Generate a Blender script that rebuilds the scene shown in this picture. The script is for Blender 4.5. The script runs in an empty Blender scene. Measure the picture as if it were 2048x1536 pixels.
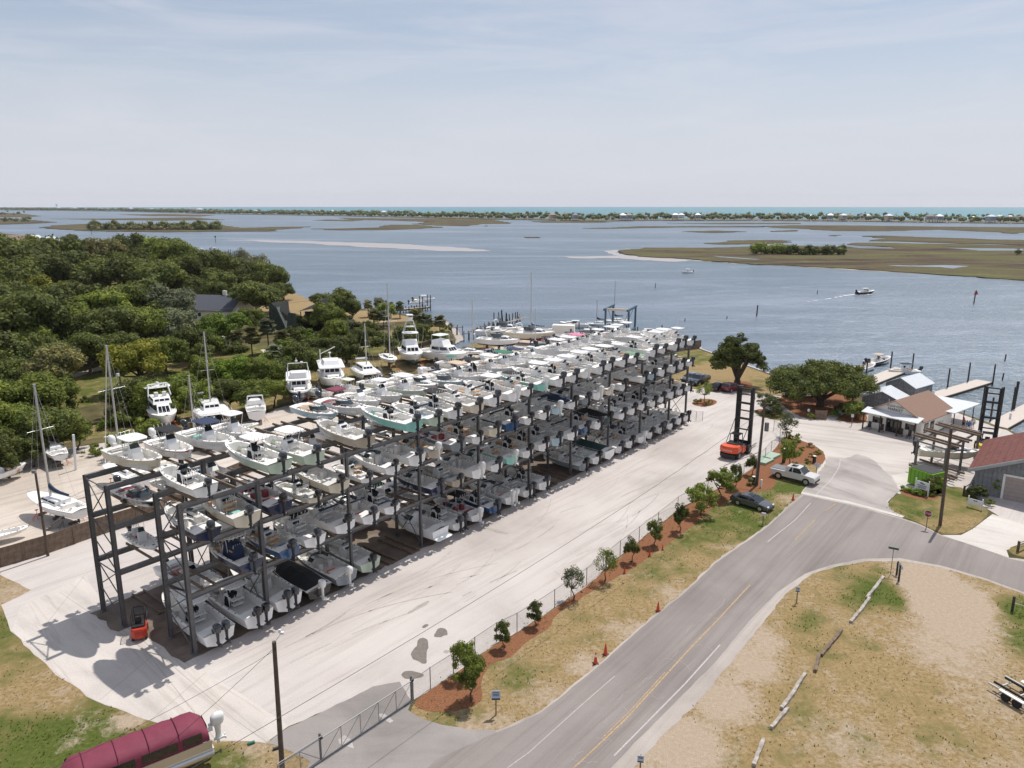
import bpy, bmesh, math, random
import numpy as np
from mathutils import Vector, Matrix, noise
from mathutils.geometry import tessellate_polygon, delaunay_2d_cdt
random.seed(7)
PI = math.pi
sc = bpy.context.scene
COL = sc.collection
# ------------------------------------------------------------------ camera
CAM_H, FPX, YHOR = 35.0, 1510.0, 409.0          # metres, focal length in pixels of a 2048 px wide frame, eye-level row
PITCH = math.atan((768 - YHOR) / FPX)
cam_d = bpy.data.cameras.new("camera"); cam_d.sensor_width = 36; cam_d.lens = 36 * FPX / 2048
cam_d.clip_start = 0.5; cam_d.clip_end = 40000
cam = bpy.data.objects.new("camera", cam_d); COL.objects.link(cam)
cam.location = (0, 0, CAM_H); cam.rotation_euler = (PI / 2 - PITCH, 0, 0); sc.camera = cam
# ------------------------------------------------------------------ sky and sun
SUN_EL, SUN_AZ = math.radians(64), math.radians(37)   # azimuth clockwise from +Y
w = bpy.data.worlds.new("World"); sc.world = w; w.use_nodes = True
nt = w.node_tree; N_, L_ = nt.nodes, nt.links
bg = N_["Background"]
sky = N_.new("ShaderNodeTexSky"); sky.sky_type = 'NISHITA'; sky.sun_disc = False
sky.sun_elevation = SUN_EL; sky.sun_rotation = SUN_AZ; sky.altitude = 30
sky.air_density = 1.0; sky.dust_density = 0.7; sky.ozone_density = 1.2
# thin cirrus: streaky noise over the direction vector
tc = N_.new("ShaderNodeTexCoord"); mp = N_.new("ShaderNodeMapping"); mp.inputs["Scale"].default_value = (1.1, 2.2, 9.0)
mp.inputs["Rotation"].default_value = (0.06, 0.05, 0.3)
ns = N_.new("ShaderNodeTexNoise"); ns.inputs["Scale"].default_value = 1.5; ns.inputs["Detail"].default_value = 7; ns.inputs["Roughness"].default_value = .55
ns.inputs["Distortion"].default_value = .7
rp = N_.new("ShaderNodeValToRGB"); rp.color_ramp.elements[0].position = .36; rp.color_ramp.elements[0].color = (.34, .34, .34, 1)
rp.color_ramp.elements[1].position = .72; rp.color_ramp.elements[1].color = (.74, .74, .74, 1)
mx = N_.new("ShaderNodeMixRGB"); mx.inputs[2].default_value = (6.75, 6.95, 7.75, 1)
L_.new(tc.outputs["Generated"], mp.inputs["Vector"]); L_.new(mp.outputs[0], ns.inputs["Vector"]); L_.new(ns.outputs["Fac"], rp.inputs[0])
sz = N_.new("ShaderNodeSeparateXYZ"); L_.new(tc.outputs["Generated"], sz.inputs[0]); hz = N_.new("ShaderNodeMapRange"); hz.interpolation_type = 'SMOOTHSTEP'
hz.inputs[1].default_value = -.02; hz.inputs[2].default_value = .36; hz.inputs[3].default_value = .97; hz.inputs[4].default_value = 0.0; L_.new(sz.outputs[2], hz.inputs[0])   # low sky whitened by sea haze
mh = N_.new("ShaderNodeMath"); mh.operation = 'MAXIMUM'; L_.new(hz.outputs[0], mh.inputs[0]); L_.new(rp.outputs[0], mh.inputs[1]); L_.new(mh.outputs[0], mx.inputs[0]); L_.new(sky.outputs[0], mx.inputs[1])
mp2 = N_.new("ShaderNodeMapping"); mp2.inputs["Scale"].default_value = (1.6, 1.2, 11.0); mp2.inputs["Rotation"].default_value = (0.1, -0.08, 1.1); L_.new(tc.outputs["Generated"], mp2.inputs["Vector"])
ns2 = N_.new("ShaderNodeTexNoise"); ns2.inputs["Scale"].default_value = 2.2; ns2.inputs["Detail"].default_value = 9; ns2.inputs["Roughness"].default_value = .62; ns2.inputs["Distortion"].default_value = 1.1; L_.new(mp2.outputs[0], ns2.inputs["Vector"])
cr = N_.new("ShaderNodeMapRange"); cr.inputs[1].default_value = .42; cr.inputs[2].default_value = .72; cr.inputs[3].default_value = 0; cr.inputs[4].default_value = .45; L_.new(ns2.outputs["Fac"], cr.inputs[0])
mc = N_.new("ShaderNodeMixRGB"); mc.inputs[2].default_value = (7.3, 7.4, 8.0, 1); L_.new(cr.outputs[0], mc.inputs[0]); L_.new(mx.outputs[0], mc.inputs[1]); L_.new(mc.outputs[0], bg.inputs[0])
bg.inputs[1].default_value = 0.10
sd = bpy.data.lights.new("sun", 'SUN'); sd.energy = 4.1; sd.angle = math.radians(.53); sd.color = (1, .955, .89)
sun = bpy.data.objects.new("sun", sd); COL.objects.link(sun)
dv = Vector((math.sin(SUN_AZ) * math.cos(SUN_EL), math.cos(SUN_AZ) * math.cos(SUN_EL), math.sin(SUN_EL)))
sun.rotation_euler = dv.to_track_quat('Z', 'Y').to_euler(); sun.location = (0, 0, 120)
sc.view_settings.view_transform = 'Standard'; sc.view_settings.look = 'None'
sc.view_settings.exposure = 0.0; sc.view_settings.gamma = 1
sc.cycles.max_bounces = 8; sc.cycles.diffuse_bounces = 6; sc.cycles.transparent_max_bounces = 12; sc.cycles.volume_bounces = 0
# ------------------------------------------------------------------ survey helpers: photo pixel -> point on a level plane
SP, CP = math.sin(PITCH), math.cos(PITCH)
def G(px, py, z=0.0):
    u, v = (px - 1024) / FPX, (py - 768) / FPX
    d = (u, CP - v * SP, -SP - v * CP); t = (CAM_H - z) / -d[2]
    return (d[0] * t, d[1] * t)
def G3(px, py, z=0.0):
    g = G(px, py, z); return (g[0], g[1], z)
def Zat(bx, by, tx, ty):                               # height of something standing at base pixel b whose top is at pixel t
    g = G(bx, by); u, v = (tx - 1024) / FPX, (ty - 768) / FPX
    return CAM_H + (-SP - v * CP) * g[1] / (CP - v * SP)
A0 = G(390, 1307); A1 = G(1370, 841); _L = math.dist(A0, A1)
U = ((A1[0] - A0[0]) / _L, (A1[1] - A0[1]) / _L); N = (-U[1], U[0])
ROW = math.atan2(U[1], U[0])
def R(a, c): return (A0[0] + U[0] * a + N[0] * c, A0[1] + U[1] * a + N[1] * c)   # along / across the boat rack
WATER_Z = -1.3
# ------------------------------------------------------------------ materials
MATS = {}
def pm(name, col, rough=.5, metal=0, var=.0, scale=4, bump=0, spec=.5, col2=None, detail=5, rnd=0, coat=0):
    if name in MATS: return MATS[name]
    m = bpy.data.materials.new(name); m.use_nodes = True; nt = m.node_tree; n, l = nt.nodes, nt.links
    b = n["Principled BSDF"]; b.inputs["Roughness"].default_value = rough; b.inputs["Metallic"].default_value = metal
    b.inputs["Specular IOR Level"].default_value = spec
    if coat: b.inputs["Coat Weight"].default_value = coat; b.inputs["Coat Roughness"].default_value = .08
    c = tuple(col) + (1,)
    b.inputs["Base Color"].default_value = c
    if var or col2 or bump:
        t = n.new("ShaderNodeTexCoord"); x = n.new("ShaderNodeTexNoise"); x.inputs["Scale"].default_value = scale; x.inputs["Detail"].default_value = detail
        x.inputs["Roughness"].default_value = .6
        l.new(t.outputs["Object"], x.inputs["Vector"])
        r = n.new("ShaderNodeValToRGB"); r.color_ramp.elements[0].position = .3; r.color_ramp.elements[1].position = .72
        lo = tuple(max(0, v * (1 - var)) for v in col); hi = tuple(col2) if col2 else tuple(min(1, v * (1 + var)) for v in col)
        r.color_ramp.elements[0].color = lo + (1,); r.color_ramp.elements[1].color = hi + (1,)
        l.new(x.outputs["Fac"], r.inputs[0]); src = r.outputs[0]
        if rnd:
            oi = n.new("ShaderNodeObjectInfo"); mr = n.new("ShaderNodeMapRange"); mr.inputs[3].default_value = 1 - rnd; mr.inputs[4].default_value = 1 + rnd
            mm = n.new("ShaderNodeVectorMath"); mm.operation = 'SCALE'
            l.new(oi.outputs["Random"], mr.inputs[0]); l.new(src, mm.inputs[0]); l.new(mr.outputs[0], mm.inputs["Scale"]); src = mm.outputs[0]
        l.new(src, b.inputs["Base Color"])
        if bump:
            bp = n.new("ShaderNodeBump"); bp.inputs["Strength"].default_value = bump; bp.inputs["Distance"].default_value = .05
            l.new(x.outputs["Fac"], bp.inputs["Height"]); l.new(bp.outputs[0], b.inputs["Normal"])
    MATS[name] = m; return m
def nodes(m):
    return m.node_tree.nodes, m.node_tree.links, m.node_tree.nodes["Principled BSDF"]
def ramp(n, l, src, stops):
    r = n.new("ShaderNodeValToRGB"); e = r.color_ramp.elements
    e[0].position, e[0].color = stops[0][0], tuple(stops[0][1]) + (1,)
    e[1].position, e[1].color = stops[-1][0], tuple(stops[-1][1]) + (1,)
    for p, c in stops[1:-1]:
        q = e.new(p); q.color = tuple(c) + (1,)
    l.new(src, r.inputs[0]); return r.outputs[0]
def noise_n(n, l, vec, scale, detail=5, rough=.55, dist=0):
    x = n.new("ShaderNodeTexNoise"); x.inputs["Scale"].default_value = scale; x.inputs["Detail"].default_value = detail
    x.inputs["Roughness"].default_value = rough; x.inputs["Distortion"].default_value = dist; l.new(vec, x.inputs["Vector"]); return x.outputs["Fac"]
def mapping(n, l, vec, scale=(1, 1, 1), rot=0):
    m0 = n.new("ShaderNodeMapping"); m0.inputs["Rotation"].default_value = (0, 0, rot)
    m1 = n.new("ShaderNodeMapping"); m1.inputs["Scale"].default_value = scale
    l.new(vec, m0.inputs["Vector"]); l.new(m0.outputs[0], m1.inputs["Vector"]); return m1.outputs[0]
def mixc(n, l, fac, a, b, mode='MIX'):
    x = n.new("ShaderNodeMixRGB"); x.blend_type = mode
    for i, v in ((0, fac), (1, a), (2, b)):
        if isinstance(v, (int, float)): x.inputs[i].default_value = v if i == 0 else (v, v, v, 1)
        elif isinstance(v, tuple): x.inputs[i].default_value = v + (1,)
        else: l.new(v, x.inputs[i])
    return x.outputs[0]
def mathn(n, l, op, a, b=0):
    x = n.new("ShaderNodeMath"); x.operation = op
    for i, v in ((0, a), (1, b)):
        if isinstance(v, (int, float)): x.inputs[i].default_value = v
        else: l.new(v, x.inputs[i])
    return x.outputs[0]
def bumpn(n, l, b, h, s, d=.05):
    q = n.new("ShaderNodeBump"); q.inputs["Strength"].default_value = s; q.inputs["Distance"].default_value = d
    l.new(h, q.inputs["Height"]); l.new(q.outputs[0], b.inputs["Normal"])

def paving(name, base, dark, light, rot, streak=(.12, 2.2, 1), rough=.85, fine=14, patch=.09, streaks=.5, track=None):
    m = pm(name, base, rough); n, l, b = nodes(m); t = n.new("ShaderNodeTexCoord").outputs["Object"]
    p = noise_n(n, l, t, patch, 6, .6, .4); c = ramp(n, l, p, [(.3, dark), (.5, base), (.72, light)])
    v = mapping(n, l, t, streak, rot); s = noise_n(n, l, v, 1.0, 6, .65, .3)
    sc_ = ramp(n, l, s, [(.32, (.80, .79, .78)), (.5, (1, 1, 1)), (.7, (1.07, 1.06, 1.05))])
    c = mixc(n, l, streaks, c, mixc(n, l, 1.0, c, sc_, 'MULTIPLY'))
    f = noise_n(n, l, t, fine, 4, .7); fc = ramp(n, l, f, [(.3, (.86, .86, .86)), (.7, (1.1, 1.1, 1.1))])
    c = mixc(n, l, .8, c, mixc(n, l, 1.0, c, fc, 'MULTIPLY'))
    if track:                                            # tyre tracks and drag marks: thin long dark lines
        v2 = mapping(n, l, t, track, rot + .05); s2 = noise_n(n, l, v2, 1.0, 3, .5, .8)
        tcol = ramp(n, l, s2, [(.56, (1, 1, 1)), (.6, (.84, .82, .8)), (.64, (1, 1, 1))])
        c = mixc(n, l, .7, c, mixc(n, l, 1.0, c, tcol, 'MULTIPLY'))
    l.new(c, b.inputs["Base Color"]); bumpn(n, l, b, f, .25); return m
M_YARD = paving("crushed_shell_yard", (.515, .468, .44), (.415, .372, .345), (.585, .54, .51), -ROW, (.07, 1.0, 1), .9, 9, .07, .55, (.03, .8, 1))
M_SLAB = paving("pale_slab_concrete", (.555, .51, .47), (.48, .44, .405), (.61, .565, .525), -ROW + PI / 2, (.1, .7, 1), .85, 8, .12, .8, (.05, .8, 1))
M_CONC = paving("concrete_apron", (.55, .51, .47), (.46, .42, .38), (.62, .58, .54), .6, (.15, 1.0, 1), .85, 8, .12, .8)
ROADROT = -math.atan2(G(1480, 1150)[1] - G(1180, 1450)[1], G(1480, 1150)[0] - G(1180, 1450)[0])
M_ROAD = paving("worn_asphalt_road", (.245, .215, .20), (.195, .17, .16), (.295, .262, .245), ROADROT, (.02, .8, 1), .88, 14, .06, .9, (.02, 1.1, 1))
M_DRIVE = paving("worn_asphalt_drive", (.27, .245, .23), (.21, .19, .178), (.32, .29, .272), ROADROT + .9, (.1, .6, 1), .88, 11, .15, .7)
M_SHOULDER = paving("road_shoulder", (.40, .355, .32), (.33, .29, .26), (.47, .42, .38), ROADROT, (.05, 1.6, 1), .9, 11, .12, .9)
M_MARKET = paving("weathered_lot", (.50, .455, .42), (.40, .36, .335), (.58, .535, .49), .45, (.06, .8, 1), .88, 9, .06, .9, (.025, .5, 1))
M_SOIL = paving("shade_darkened_rack_soil", (.16, .122, .095), (.11, .082, .062), (.25, .20, .155), -ROW, (.2, 1, 1), .95, 5, .3, .6)  # brown soil, its colour deepened to strengthen the shade under the racks
M_GRAVEL = paving("loose_gravel_yard", (.53, .465, .40), (.42, .36, .30), (.62, .56, .49), -ROW, (.09, .9, 1), .95, 6, .06, .9, (.03, .7, 1))
def grassmat():
    m = pm("worn_grass", (.1, .1, .04), .95, spec=.1); n, l, b = nodes(m); t = n.new("ShaderNodeTexCoord").outputs["Object"]
    a = n.new("ShaderNodeAttribute"); a.attribute_name = "wear"; sp = n.new("ShaderNodeSeparateColor"); l.new(a.outputs["Color"], sp.inputs[0])
    n1 = noise_n(n, l, t, .35, 7, .65, .3); n2 = noise_n(n, l, t, 3.2, 6, .75); n3 = noise_n(n, l, t, 16, 3, .7)
    dry = ramp(n, l, n2, [(.3, (.17, .115, .05)), (.5, (.30, .215, .105)), (.7, (.40, .30, .165))])
    grn = ramp(n, l, n2, [(.3, (.05, .068, .014)), (.55, (.10, .125, .028)), (.75, (.16, .175, .05))])
    snd = ramp(n, l, n2, [(.3, (.36, .28, .20)), (.55, (.42, .335, .25)), (.75, (.49, .41, .32))])
    fg = mathn(n, l, 'ADD', sp.outputs[0], mathn(n, l, 'MULTIPLY', mathn(n, l, 'SUBTRACT', mathn(n, l, 'ADD', n1, mathn(n, l, 'MULTIPLY', n2, .6)), .8), 2.2))
    fg = ramp(n, l, fg, [(.25, (0, 0, 0)), (.9, (1, 1, 1))])
    n1b = noise_n(n, l, t, .8, 8, .7, .5)
    fs = mathn(n, l, 'ADD', sp.outputs[1], mathn(n, l, 'MULTIPLY', mathn(n, l, 'SUBTRACT', mathn(n, l, 'ADD', n1b, mathn(n, l, 'MULTIPLY', n2, .5)), .75), 1.9))
    fs = ramp(n, l, fs, [(.25, (0, 0, 0)), (.85, (1, 1, 1))])
    c = mixc(n, l, fs, mixc(n, l, fg, dry, grn), snd)
    f3 = ramp(n, l, n3, [(.3, (.72, .72, .72)), (.7, (1.2, 1.2, 1.2))]); c = mixc(n, l, 1, c, f3, 'MULTIPLY')
    l.new(c, b.inputs["Base Color"]); bumpn(n, l, b, n3, .6, .08); return m
M_GRASS = grassmat()
M_MULCH = pm("bark_mulch", (.23, .105, .055), .95, var=.45, scale=9, bump=.5, detail=8, spec=.1)
M_WHITE = pm("white_gelcoat", (.88, .875, .86), .28, var=.05, scale=1.5, rnd=.06, coat=.3)
M_DECK = pm("white_nonskid_deck", (.84, .82, .785), .55, var=.06, scale=3, rnd=.08)
M_CREAM = pm("cream_gelcoat", (.74, .67, .52), .3, var=.05, scale=1.5)
M_TAN = pm("tan_gelcoat", (.47, .40, .31), .3, var=.07, scale=1.5)
M_PALEGRN = pm("pale_green_gelcoat", (.56, .66, .52), .3, var=.04, scale=1.5)
M_TEAL = pm("teal_gelcoat", (.28, .60, .52), .3, var=.05, scale=1.5)
M_PALEBLUE = pm("pale_blue_gelcoat", (.42, .56, .62), .3, var=.05, scale=1.5)
M_NAVY = pm("navy_gelcoat", (.018, .03, .075), .2, var=.1, scale=1.5, coat=.4)
M_BLUE = pm("blue_gelcoat", (.035, .10, .22), .22, var=.1, scale=1.5, coat=.4)
M_GREYHULL = pm("grey_gelcoat", (.26, .29, .31), .3, var=.08, scale=1.5)
M_SLATE = pm("slate_green_gelcoat", (.05, .085, .09), .3, var=.1, scale=1.5)
M_RED = pm("red_gelcoat", (.42, .02, .03), .3, var=.1, scale=1.5)
M_BLACKP = pm("black_gelcoat", (.012, .012, .014), .2, coat=.4)
M_BOTTOM = pm("dull_bottom_paint", (.45, .42, .36), .7, var=.2, scale=2)
M_BOTBLK = pm("black_bottom_paint", (.03, .035, .045), .75, var=.3, scale=2)
M_BOTRED = pm("red_bottom_paint", (.35, .03, .03), .75, var=.3, scale=2)
M_BOTBRN = pm("brown_bottom_paint", (.16, .07, .05), .75, var=.3, scale=2)
M_BOTGRN = pm("green_bottom_paint", (.10, .2, .18), .75, var=.3, scale=2)
M_ENGG = pm("charcoal_cowling", (.045, .05, .062), .22, metal=.3, var=.1, coat=.5)
M_ENGB = pm("black_cowling", (.012, .012, .013), .2, coat=.5)
M_ENGW = pm("white_cowling", (.75, .75, .73), .25, coat=.4)
M_LEG = pm("engine_leg_paint", (.03, .032, .038), .4, var=.1)
M_GLASS = pm("tinted_glass", (.015, .02, .025), .05, spec=.8)
M_SCREEN = pm("smoked_acrylic", (.04, .06, .07), .08, spec=.7)
M_PIPE = pm("bright_tube", (.7, .7, .7), .3, metal=.6)
M_PIPEW = pm("white_powdercoat_tube", (.75, .75, .75), .35)
M_FLOOR = pm("grey_nonskid_floor", (.72, .70, .67), .7, var=.1, scale=3, rnd=.12)
M_FIT = pm("dark_deck_fitting", (.03, .03, .035), .4)
M_VINYL = pm("white_vinyl", (.66, .64, .6), .55, var=.08)
M_TANV = pm("tan_vinyl", (.55, .36, .2), .55, var=.1)
M_REDV = pm("maroon_vinyl", (.25, .04, .05), .55, var=.1)
M_CANB = pm("black_canvas", (.012, .012, .014), .8, var=.3, scale=6, bump=.3)
M_CANN = pm("navy_canvas", (.02, .035, .08), .8, var=.2, scale=6, bump=.3)
M_CANG = pm("green_canvas", (.02, .16, .10), .8, var=.2, scale=6, bump=.3)
M_CANSG = pm("sage_canvas", (.22, .36, .23), .8, var=.1, scale=3, bump=.4)
M_CANDG = pm("dark_green_canvas", (.015, .05, .05), .8, var=.2, scale=6, bump=.3)
M_CANM = pm("maroon_canvas", (.185, .028, .055), .75, var=.12, scale=2.5, bump=.3)
M_CANT = pm("tan_canvas", (.55, .42, .30), .8, var=.1, scale=3)
M_CANP = pm("pink_canvas", (.7, .18, .3), .8, var=.1, scale=3)
M_CANLB = pm("light_blue_canvas", (.08, .42, .68), .7, var=.15, scale=5)
M_STEEL = pm("galvanised_rack_steel", (.135, .13, .13), .55, metal=.25, var=.22, scale=1.2, rnd=.1)
M_BEAM = pm("weathered_rack_beam", (.20, .195, .195), .6, metal=.2, var=.25, scale=.8, rnd=.1)
M_BUNK = pm("weathered_bunk_timber", (.17, .12, .085), .85, var=.35, scale=2.5)
M_POLE = pm("creosoted_pole", (.11, .08, .058), .9, var=.35, scale=3)
M_WOODF = pm("weathered_fence_boards", (.20, .145, .105), .9, var=.4, scale=2.2)
M_TIMBER = pm("bleached_timber", (.36, .32, .28), .9, var=.45, scale=2.5)
M_DOCK = pm("pale_dock_boards", (.60, .50, .42), .8, var=.1, scale=1.2)
M_PILE = pm("dark_piling", (.05, .045, .04), .8, var=.4, scale=2)
M_RUBBER = pm("tyre_rubber", (.02, .02, .02), .8)
M_ALU = pm("brushed_aluminium", (.6, .61, .62), .35, metal=.8)
M_BLACKM = pm("black_machine_paint", (.02, .02, .021), .45, var=.2)
M_ORANGE = pm("orange_machine_paint", (.72, .10, .035), .35, var=.06)
M_YELLOW = pm("yellow_machine_paint", (.72, .50, .05), .35, var=.06)
M_GREYM = pm("grey_machine_paint", (.17, .17, .175), .5, var=.15)
M_CONE = pm("cone_orange", (.62, .055, .02), .5)
M_LIFTB = pm("blue_gantry_paint", (.03, .09, .15), .45, var=.2)
M_BARK = pm("bark", (.10, .075, .055), .95, var=.4, scale=3, bump=.5)
M_SIDING = pm("white_board_siding", (.80, .78, .72), .7, var=.04)
M_METALR = pm("white_metal_roof", (.62, .64, .66), .4, var=.05, scale=.6)
M_SHING = pm("brown_shingles", (.25, .155, .115), .9, var=.2, scale=7)
M_SHINGD = pm("charcoal_shingles", (.075, .08, .10), .9, var=.2, scale=5)
M_REDROOF = pm("rusty_red_roof", (.22, .055, .04), .8, var=.3, scale=1.8)
M_BARNW = pm("weathered_grey_planks", (.20, .20, .205), .85, var=.3, scale=1.6)
M_DKWOOD = pm("dark_stained_wood", (.045, .025, .018), .7, var=.3)
M_LETTER = pm("black_lettering", (.03, .03, .03), .7)
M_SIGNW = pm("white_sign_face", (.72, .73, .74), .5)
M_SIGNB = pm("blue_sign_face", (.06, .10, .28), .5)
M_SKIN = pm("skin", (.45, .27, .19), .6)
M_CHAR = pm("charred_wood", (.02, .019, .02), .9, var=.5, scale=2)
M_ASH = pm("scorched_green_siding", (.10, .125, .115), .9, var=.3, scale=1.5)
M_SAND = pm("wet_sand", (.42, .36, .30), .6, var=.15, scale=.05, detail=8)
def striped(name, col, axis, freq, depth=.25, rough=.7, dark=.8, var=.08):
    m = pm(name, col, rough, var=var, scale=2); n, l, b = nodes(m); t = n.new("ShaderNodeTexCoord").outputs["Object"]
    sx = n.new("ShaderNodeSeparateXYZ"); l.new(t, sx.inputs[0]); s = mathn(n, l, 'FRACT', mathn(n, l, 'MULTIPLY', sx.outputs[axis], freq))
    c0 = ramp(n, l, s, [(.0, (dark,) * 3), (.06, (dark,) * 3), (.1, (1, 1, 1)), (1.0, (1, 1, 1))])
    old = b.inputs["Base Color"].links[0].from_socket if b.inputs["Base Color"].links else tuple(col)
    l.new(mixc(n, l, 1, old, c0, 'MULTIPLY'), b.inputs["Base Color"]); return m
M_FENCEB = striped("fence_board_rows", (.20, .145, .105), 0, 6.5, dark=.35, rough=.9, var=.4)
M_BARNP = striped("grey_plank_wall", (.23, .235, .245), 0, 2.2, dark=.45, rough=.9, var=.3)
M_BARNPY = striped("grey_plank_wall_side", (.23, .235, .245), 1, 2.2, dark=.45, rough=.9, var=.3)
M_SEAM = striped("standing_seam_roof", (.62, .64, .66), 0, 2.0, dark=.72, rough=.4)
M_SEAMY = striped("standing_seam_roof_across", (.62, .64, .66), 1, 2.0, dark=.72, rough=.4)
M_DOOR = striped("sectional_garage_door", (.36, .30, .27), 2, 2.0, dark=.7, rough=.6)
M_REDRIB = striped("ribbed_red_roof", (.14, .042, .032), 2, 3.0, dark=.5, rough=.85, var=.35)
M_DOCKP = striped("dock_planking", (.54, .475, .42), 0, 1.2, dark=.75, rough=.8)
def leafmat(name, a, b_, c_):
    m = pm(name, a, .7, spec=.25); n, l, b = nodes(m); g = n.new("ShaderNodeNewGeometry"); oi = n.new("ShaderNodeObjectInfo")
    c = ramp(n, l, g.outputs["Random Per Island"], [(0, a), (.5, b_), (1, c_)])
    mr = n.new("ShaderNodeMapRange"); mr.inputs[3].default_value = 1.0; mr.inputs[4].default_value = 1.85; l.new(oi.outputs["Random"], mr.inputs[0])
    t = n.new("ShaderNodeTexCoord").outputs["Object"]; q = noise_n(n, l, t, .45, 3, .6); c = mixc(n, l, 1, c, ramp(n, l, q, [(.3, (.62, .68, .7)), (.5, (1, 1, 1)), (.72, (1.45, 1.3, 1.0))]), 'MULTIPLY')
    v = n.new("ShaderNodeVectorMath"); v.operation = 'SCALE'; l.new(c, v.inputs[0]); l.new(mr.outputs[0], v.inputs["Scale"])
    l.new(v.outputs[0], b.inputs["Base Color"])
    tr = n.new("ShaderNodeBsdfTranslucent"); l.new(v.outputs[0], tr.inputs[0]); ms = n.new("ShaderNodeMixShader"); ms.inputs[0].default_value = .33
    l.new(b.outputs[0], ms.inputs[1]); l.new(tr.outputs[0], ms.inputs[2]); l.new(ms.outputs[0], n["Material Output"].inputs[0]); return m
LEAF = {'d': leafmat("dark_oak_leaves", (.045, .058, .014), (.075, .092, .022), (.12, .135, .035)),
        'g': leafmat("mid_green_leaves", (.07, .095, .016), (.115, .145, .026), (.17, .195, .04)),
        'b': leafmat("bright_green_leaves", (.07, .115, .014), (.12, .18, .022), (.18, .24, .04)),
        'y': leafmat("yellow_green_leaves", (.11, .12, .014), (.17, .175, .025), (.24, .23, .04)),
        'o': leafmat("olive_leaves", (.085, .085, .03), (.135, .13, .05), (.19, .175, .075)),
        's': leafmat("sage_leaves", (.07, .085, .045), (.11, .125, .07), (.16, .175, .10))}
TONE = {'d': 'dark green', 'g': 'mid green', 'b': 'bright green', 'y': 'yellow-green', 'o': 'olive', 's': 'grey-green'}
def watermat(name, c0, c1, c2, rough, sc1=.9, bstr=.8):
    m = pm(name, c0, rough, spec=.5); n, l, b = nodes(m); t = n.new("ShaderNodeTexCoord").outputs["Object"]
    v = mapping(n, l, t, (.0035, .013, 1), .12); p = noise_n(n, l, v, 1.0, 7, .6, .9)
    c = ramp(n, l, p, [(.35, c0), (.52, c1), (.64, c2)])
    v3 = mapping(n, l, t, (.004, .03, 1), -.15); wk = noise_n(n, l, v3, 1.0, 6, .55, 1.5)
    wc = ramp(n, l, wk, [(.5, (0, 0, 0)), (.53, (.6, .6, .6)), (.56, (0, 0, 0))]); c = mixc(n, l, mathn(n, l, 'MULTIPLY', wc, .55), c, tuple(x * 1.7 for x in c2))
    v2 = mapping(n, l, t, (.35, .9, 1), .5); h1 = noise_n(n, l, v2, sc1, 4, .7, .3); h2 = noise_n(n, l, t, .11, 4, .6)
    wcap = ramp(n, l, noise_n(n, l, mapping(n, l, t, (.12, .5, 1), .3), 1.0, 2, .5, .2), [(.735, (0, 0, 0)), (.76, (1, 1, 1))])
    c = mixc(n, l, mathn(n, l, 'MULTIPLY', wcap, .5), c, (.6, .6, .6))
    rp_ = noise_n(n, l, mapping(n, l, t, (.10, .55, 1), .25), 1.0, 5, .75, .4); c = mixc(n, l, .8, c, mixc(n, l, 1, c, ramp(n, l, rp_, [(.3, (.80, .82, .84)), (.7, (1.2, 1.18, 1.16))]), 'MULTIPLY'))
    l.new(c, b.inputs["Base Color"])
    h = mathn(n, l, 'ADD', h1, mathn(n, l, 'MULTIPLY', h2, .8)); bumpn(n, l, b, h, bstr, .6); return m
M_WATER = watermat("sound_water", (.064, .104, .135), (.088, .130, .172), (.16, .198, .255), .30)
M_OCEAN = watermat("ocean_water", (.045, .17, .22), (.05, .19, .24), (.06, .21, .26), .55, bstr=.2)
def marshmat():
    m = pm("marsh_grass", (.1, .08, .04), .95, spec=.1); n, l, b = nodes(m); t = n.new("ShaderNodeTexCoord").outputs["Object"]
    v = mapping(n, l, t, (.012, .035, 1), .1); p = noise_n(n, l, v, 1, 9, .7, 1.0)
    c = ramp(n, l, p, [(.36, (.05, .034, .026)), (.45, (.085, .062, .042)), (.52, (.115, .095, .05)), (.58, (.10, .105, .038)), (.68, (.17, .145, .08))])
    f = noise_n(n, l, t, .6, 6, .7); c = mixc(n, l, 1, c, ramp(n, l, f, [(.3, (.7, .7, .7)), (.7, (1.2, 1.2, 1.2))]), 'MULTIPLY')
    l.new(c, b.inputs["Base Color"]); return m
M_MARSH = marshmat()
def wiremat():
    m = pm("chain_link_wire", (.38, .38, .37), .5, metal=.4); n, l, b = nodes(m); t = n.new("ShaderNodeTexCoord").outputs["Object"]
    sx = n.new("ShaderNodeSeparateXYZ"); l.new(t, sx.inputs[0])
    hyp = mathn(n, l, 'MULTIPLY', sx.outputs[0], 14); z = mathn(n, l, 'MULTIPLY', sx.outputs[2], 14)
    f1 = mathn(n, l, 'FRACT', mathn(n, l, 'ADD', hyp, z)); f2 = mathn(n, l, 'FRACT', mathn(n, l, 'SUBTRACT', hyp, z))
    a = mathn(n, l, 'MAXIMUM', mathn(n, l, 'LESS_THAN', f1, .09), mathn(n, l, 'LESS_THAN', f2, .09)); l.new(a, b.inputs["Alpha"]); return m
M_WIRE = wiremat()
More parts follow.
